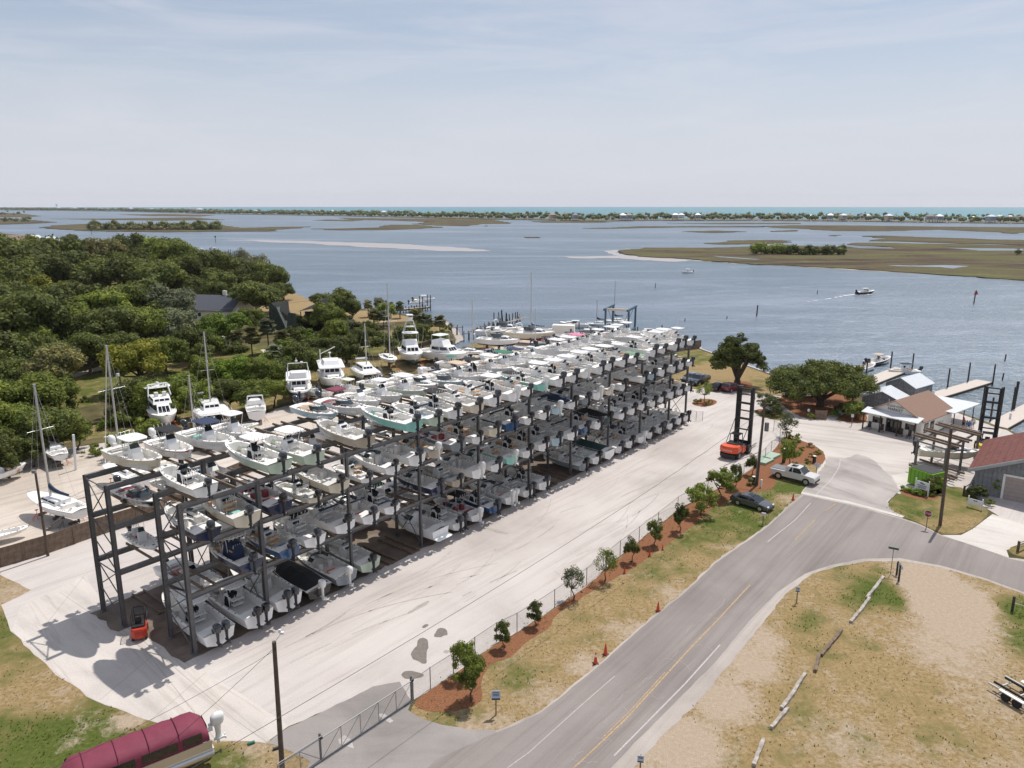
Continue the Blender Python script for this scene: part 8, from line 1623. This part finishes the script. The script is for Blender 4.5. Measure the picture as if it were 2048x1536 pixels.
# small rack on the right with one boat
c0, c1, c3 = G(1828, 943), G(1885, 962), G(1950, 923); a = math.atan2(c1[1] - c0[1], c1[0] - c0[0]); Wx = math.dist(c0, c1); Ly = math.dist(c1, c3); r = thing('boat_rack', 'small single-tier boat rack beside the green container', 'boat rack', (c0[0], c0[1], 0), a)
b2 = math.atan2(c3[1] - c1[1], c3[0] - c1[0]) - a; ex, ey = math.cos(b2), math.sin(b2); TZ = 4.4
for x in (0, Wx):
    for t in (0, .5, 1): MB().box((x + ex * Ly * t, ey * Ly * t, TZ / 2), (.24, .24, TZ)).build('column', M_STEEL, r)
    MB().box((x + ex * Ly / 2, ey * Ly / 2, TZ), (Ly, .16, .3), rz=b2).build('beam', M_BEAM, r)
for t in (0, .5, 1): MB().box((Wx / 2 + ex * Ly * t, ey * Ly * t, TZ - .1), (Wx, .12, .2)).build('cross_beam', M_BEAM, r)
for t in (.08, .17, .38, .47, .74, .83):
    MB().box((Wx / 2 + ex * Ly * t, ey * Ly * t, TZ + .28), (6.4, .2, .25)).build('bunk', M_BUNK, r)
for t in (.08, .17, .38): MB().box((Wx / 2 + ex * Ly * t, ey * Ly * t, .35), (6.4, .2, .25)).build('lower_bunk', M_BUNK, r)
g = G(1895, 930); make_boat('c', 'c', None, 'b', 1, 7.6, (g[0], g[1], .9), math.radians(-18), '', '', None, 'cream and white cabin boat standing under the small rack')
# green container, signs
g = (G(1812, 968)[0], G(1812, 968)[1]); cw = math.dist(G(1812, 968), G(1858, 985)); a = math.atan2(G(1858, 985)[1] - g[1], G(1858, 985)[0] - g[0]); r = thing('trash_compactor', 'bright lime green steel compactor box with dark top', 'container', (g[0], g[1], 0), a); M_LIME = pm("lime_green_paint", (.17, .38, .02), .45, var=.08)
MB().box((cw / 2, 1.5, 1.25), (cw, 2.6, 2.1)).build('body', M_LIME, r); MB().box((cw / 2, 1.5, 2.33), (cw - .3, 2.4, .06)).build('lid', M_BLACKM, r)
for k in range(6): MB().box((.3 + k * (cw - .6) / 5, .17, 1.3), (.1, .08, 1.9)).build('rib', M_LIME, r)
MB().box((-.04, 1.5, 1.25), (.06, .08, 2.0)).build('door_bar', M_BLACKM, r)
g0, g1 = G(1829, 986), G(1855, 994); a = math.atan2(g1[1] - g0[1], g1[0] - g0[0]); L = math.dist(g0, g1); r = thing('marina_sign', 'blue and white boat yard sign board in front of the green box', 'sign', (g0[0], g0[1], 0), a)
for x in (0, L): MB().box((x, 0, 1.0), (.12, .12, 2.0)).build('post', M_SIGNW, r)
MB().box((L / 2, 0, 1.25), (L, .06, 1.0)).build('board', M_SIGNW, r); MB().add([(L * .3, -.05, 1.45), (L * .55, -.05, 1.45), (L * .48, -.05, 1.65), (L * .36, -.05, 1.6)], [(0, 1, 2, 3)]).add([(L * .5, -.05, 1.4), (L * .75, -.05, 1.4), (L * .55, -.05, 1.6)], [(0, 1, 2)]).build('logo', M_BLUE, r)
wbox(r, 'text_line', L / 2, -.045, 1.22, L * .72, .01, .09, M_SIGNB); wbox(r, 'text_line', L / 2, -.045, 1.04, L * .6, .01, .05, M_LETTER); wbox(r, 'text_line', L / 2, -.045, .92, L * .66, .01, .05, M_LETTER)
g0, g1 = G(1935, 1013), G(1963, 1021); a = math.atan2(g1[1] - g0[1], g1[0] - g0[0]); L = math.dist(g0, g1); r = thing('office_sign', 'plain white sign board on two posts beside the barn', 'sign', (g0[0], g0[1], 0), a)
for x in (0, L): MB().box((x, 0, .7), (.12, .12, 1.4)).build('post', M_SIGNW, r)
MB().box((L / 2, 0, .75), (L, .06, .7)).build('board', M_SIGNW, r); wbox(r, 'text_line', L * .44, -.045, .96, L * .12, .01, .1, M_LETTER); wbox(r, 'text_line', L * .58, -.045, .96, L * .12, .01, .1, M_LETTER)
# storage box by the shore, gate box, trash screen
g = G(1104, 672); r = thing('storage_container', 'white storage box near the shore beyond the racks', 'container', (g[0], g[1], 0), math.radians(-12)); MB().box((3, 1.2, 1.5), (6, 2.4, 3.0)).build('body', M_SIDING, r); MB().box((5.2, -.03, 1.7), (.6, .05, .8)).build('notice', M_SIGNB, r)
g = G(1630, 838); r = thing('trash_screen', 'short board screen hiding bins under the wide oak', 'fence', (g[0], g[1], 0), -.15); MB().box((.9, 0, .75), (1.9, .06, 1.5)).build('panel', M_FENCEB, r)
for x in (0, 1.8): MB().box((x, .06, .8), (.1, .1, 1.6)).build('post', M_WOODF, r)
r = thing('timber_steps', 'wooden steps leaning on the sloop behind the board fence', 'steps', (*G(92, 1062), 0), math.radians(20)); 
for s in (0, .8): MB().cyl((0, s, .1), (2.6, s, 2.0), .05, n=4).build('stringer', M_BUNK, r)
for k in range(8): MB().box((.2 + k * .32, .4, .25 + k * .235), (.26, .9, .05)).build('tread', M_TIMBER, r)
for i, x in enumerate((300, 315)): tag(MB().cyl((0, 0, .04), (.35, .2, .04), .1, n=8).build('rope_coil', M_BLACKM if i else M_CANG, None, (*G(497 + i * 49, 1490 + i * 11), .05)), ('black' if i else 'green') + ' scrap lying in the grass near the bottom pole', 'scrap')
# white spar standing by the small hull
g = G(152, 940); tag(MB().cyl((0, 0, 0), (.3, 0, 5.0), .16, n=8).build('spar', M_SIGNW, None, (g[0], g[1], 0)), 'white spar standing upright beside the mastless sailing boat', 'spar')
# ================================================================== PEOPLE at the market
def person(px, py, rz, shirt, pants, label, h=1.74, pose=0):
    g = G(px, py); r = thing('person', label, 'person', (g[0], g[1], 0), rz, 'people outside the market'); s = h / 1.74
    V = [(0, 0, .98), (0, 0, 1.2), (0, 0, 1.42), (0, 0, 1.52), (.02, 0, 1.63), (.01, 0, 1.73)]; Rr = [.15, .145, .15, .06, .09, .07]; E_ = [(0, 1), (1, 2), (2, 3), (3, 4), (4, 5)]
    for sd in (1, -1):
        b = len(V); V += [(0, sd * .10, .92), (.03 + .05 * sd * pose, sd * .11, .5), (.0 - .06 * sd * pose, sd * .12, .09), (.13, sd * .13, .04)]; Rr += [.10, .065, .045, .04]; E_ += [(0, b), (b, b + 1), (b + 1, b + 2), (b + 2, b + 3)]
        b = len(V); V += [(0, sd * .2, 1.40), (.02, sd * .27, 1.13), (.14, sd * .24, .92), (.2, sd * .23, .84)]; Rr += [.06, .045, .035, .03]; E_ += [(2, b), (b, b + 1), (b + 1, b + 2), (b + 2, b + 3)]
    me = bpy.data.meshes.new('body'); me.from_pydata([(x * s, y * s, z * s) for x, y, z in V], E_, []); o = put('body', me, r); me.materials.append(M_SKIN); me.materials.append(shirt); me.materials.append(pants)
    sk = o.modifiers.new('skin', 'SKIN'); 
    for i, v in enumerate(me.skin_vertices[0].data): v.radius = (Rr[i] * s, Rr[i] * s * (1.25 if i in (0, 1, 2) else 1))
    me.skin_vertices[0].data[0].use_root = True; sb = o.modifiers.new('sub', 'SUBSURF'); sb.levels = sb.render_levels = 1
    dg = bpy.context.evaluated_depsgraph_get(); nm = bpy.data.meshes.new_from_object(o.evaluated_get(dg)); o.modifiers.clear(); o.data = nm; nm.materials.clear()
    for mm in (M_SKIN, shirt, pants): nm.materials.append(mm)
    for p in nm.polygons:
        z = p.center.z / s; y = abs(p.center.y / s); p.use_smooth = True; p.material_index = 2 if (.45 < z < 1.0 and y < .2) else 1 if (.98 <= z < 1.48 and not (y > .22 and z < 1.2)) else 0
    MB().loft([[(-.02 + .10 * k * math.cos(q), .095 * k * math.sin(q), z) for q in [i * PI / 4 for i in range(8)]] for z, k in ((1.62 * s, 1.0), (1.70 * s, 1.05), (1.76 * s, .7))], 0, True).build('hair', M_DKWOOD, r)
M_SHB = pm("blue_shirt", (.05, .14, .32), .8); M_SHW = pm("white_shirt", (.6, .6, .6), .8); M_SHR = pm("faded_red_shirt", (.4, .12, .08), .8); M_SHORT = pm("khaki_shorts", (.35, .3, .22), .8)
for q in [(1932, 862, 2.0, M_SHB, M_SHORT, 'person in blue shirt and shorts, left of the waiting group'), (1937, 862, 1.2, M_SHB, M_CANN, 'person in blue shirt and dark shorts in the middle of the group'), (1941, 860, -2, M_SHW, M_SHORT, 'person in white shirt at the right of the group'), (1926, 856, .3, M_SHR, M_CANB, 'person in reddish shirt by the shelter opening'), (1945, 855, .8, M_SHW, M_CANN, 'person standing behind the group near the rail')]: person(*q)

# ================================================================== sea haze: one closed box of thin air round the whole scene
hb = MB().box((0, 5750, 75), (30000, 14500, 160)); mh_ = bpy.data.materials.new("sea_haze"); mh_.use_nodes = True; nn = mh_.node_tree.nodes; nn.remove(nn["Principled BSDF"])
pv = nn.new("ShaderNodeVolumePrincipled"); pv.inputs["Color"].default_value = (.93, .95, 1, 1); pv.inputs["Density"].default_value = 3.5e-5; pv.inputs["Anisotropy"].default_value = .2
mh_.node_tree.links.new(pv.outputs[0], nn["Material Output"].inputs["Volume"]); hz_ = hb.build("haze", mh_); hz_["kind"] = "stuff"; hz_["label"] = "thin pale sea haze over the sound"; hz_["category"] = "haze"

for o in list(bpy.data.objects):                            # maker's lettering on the back of the orange forklift
    if o.get("label", "").startswith("orange-red boat forklift"): text("TOYOTA", .34, o, (-3.19, 0, 1.42), (PI / 2, 0, -PI / 2), M_SIGNW)
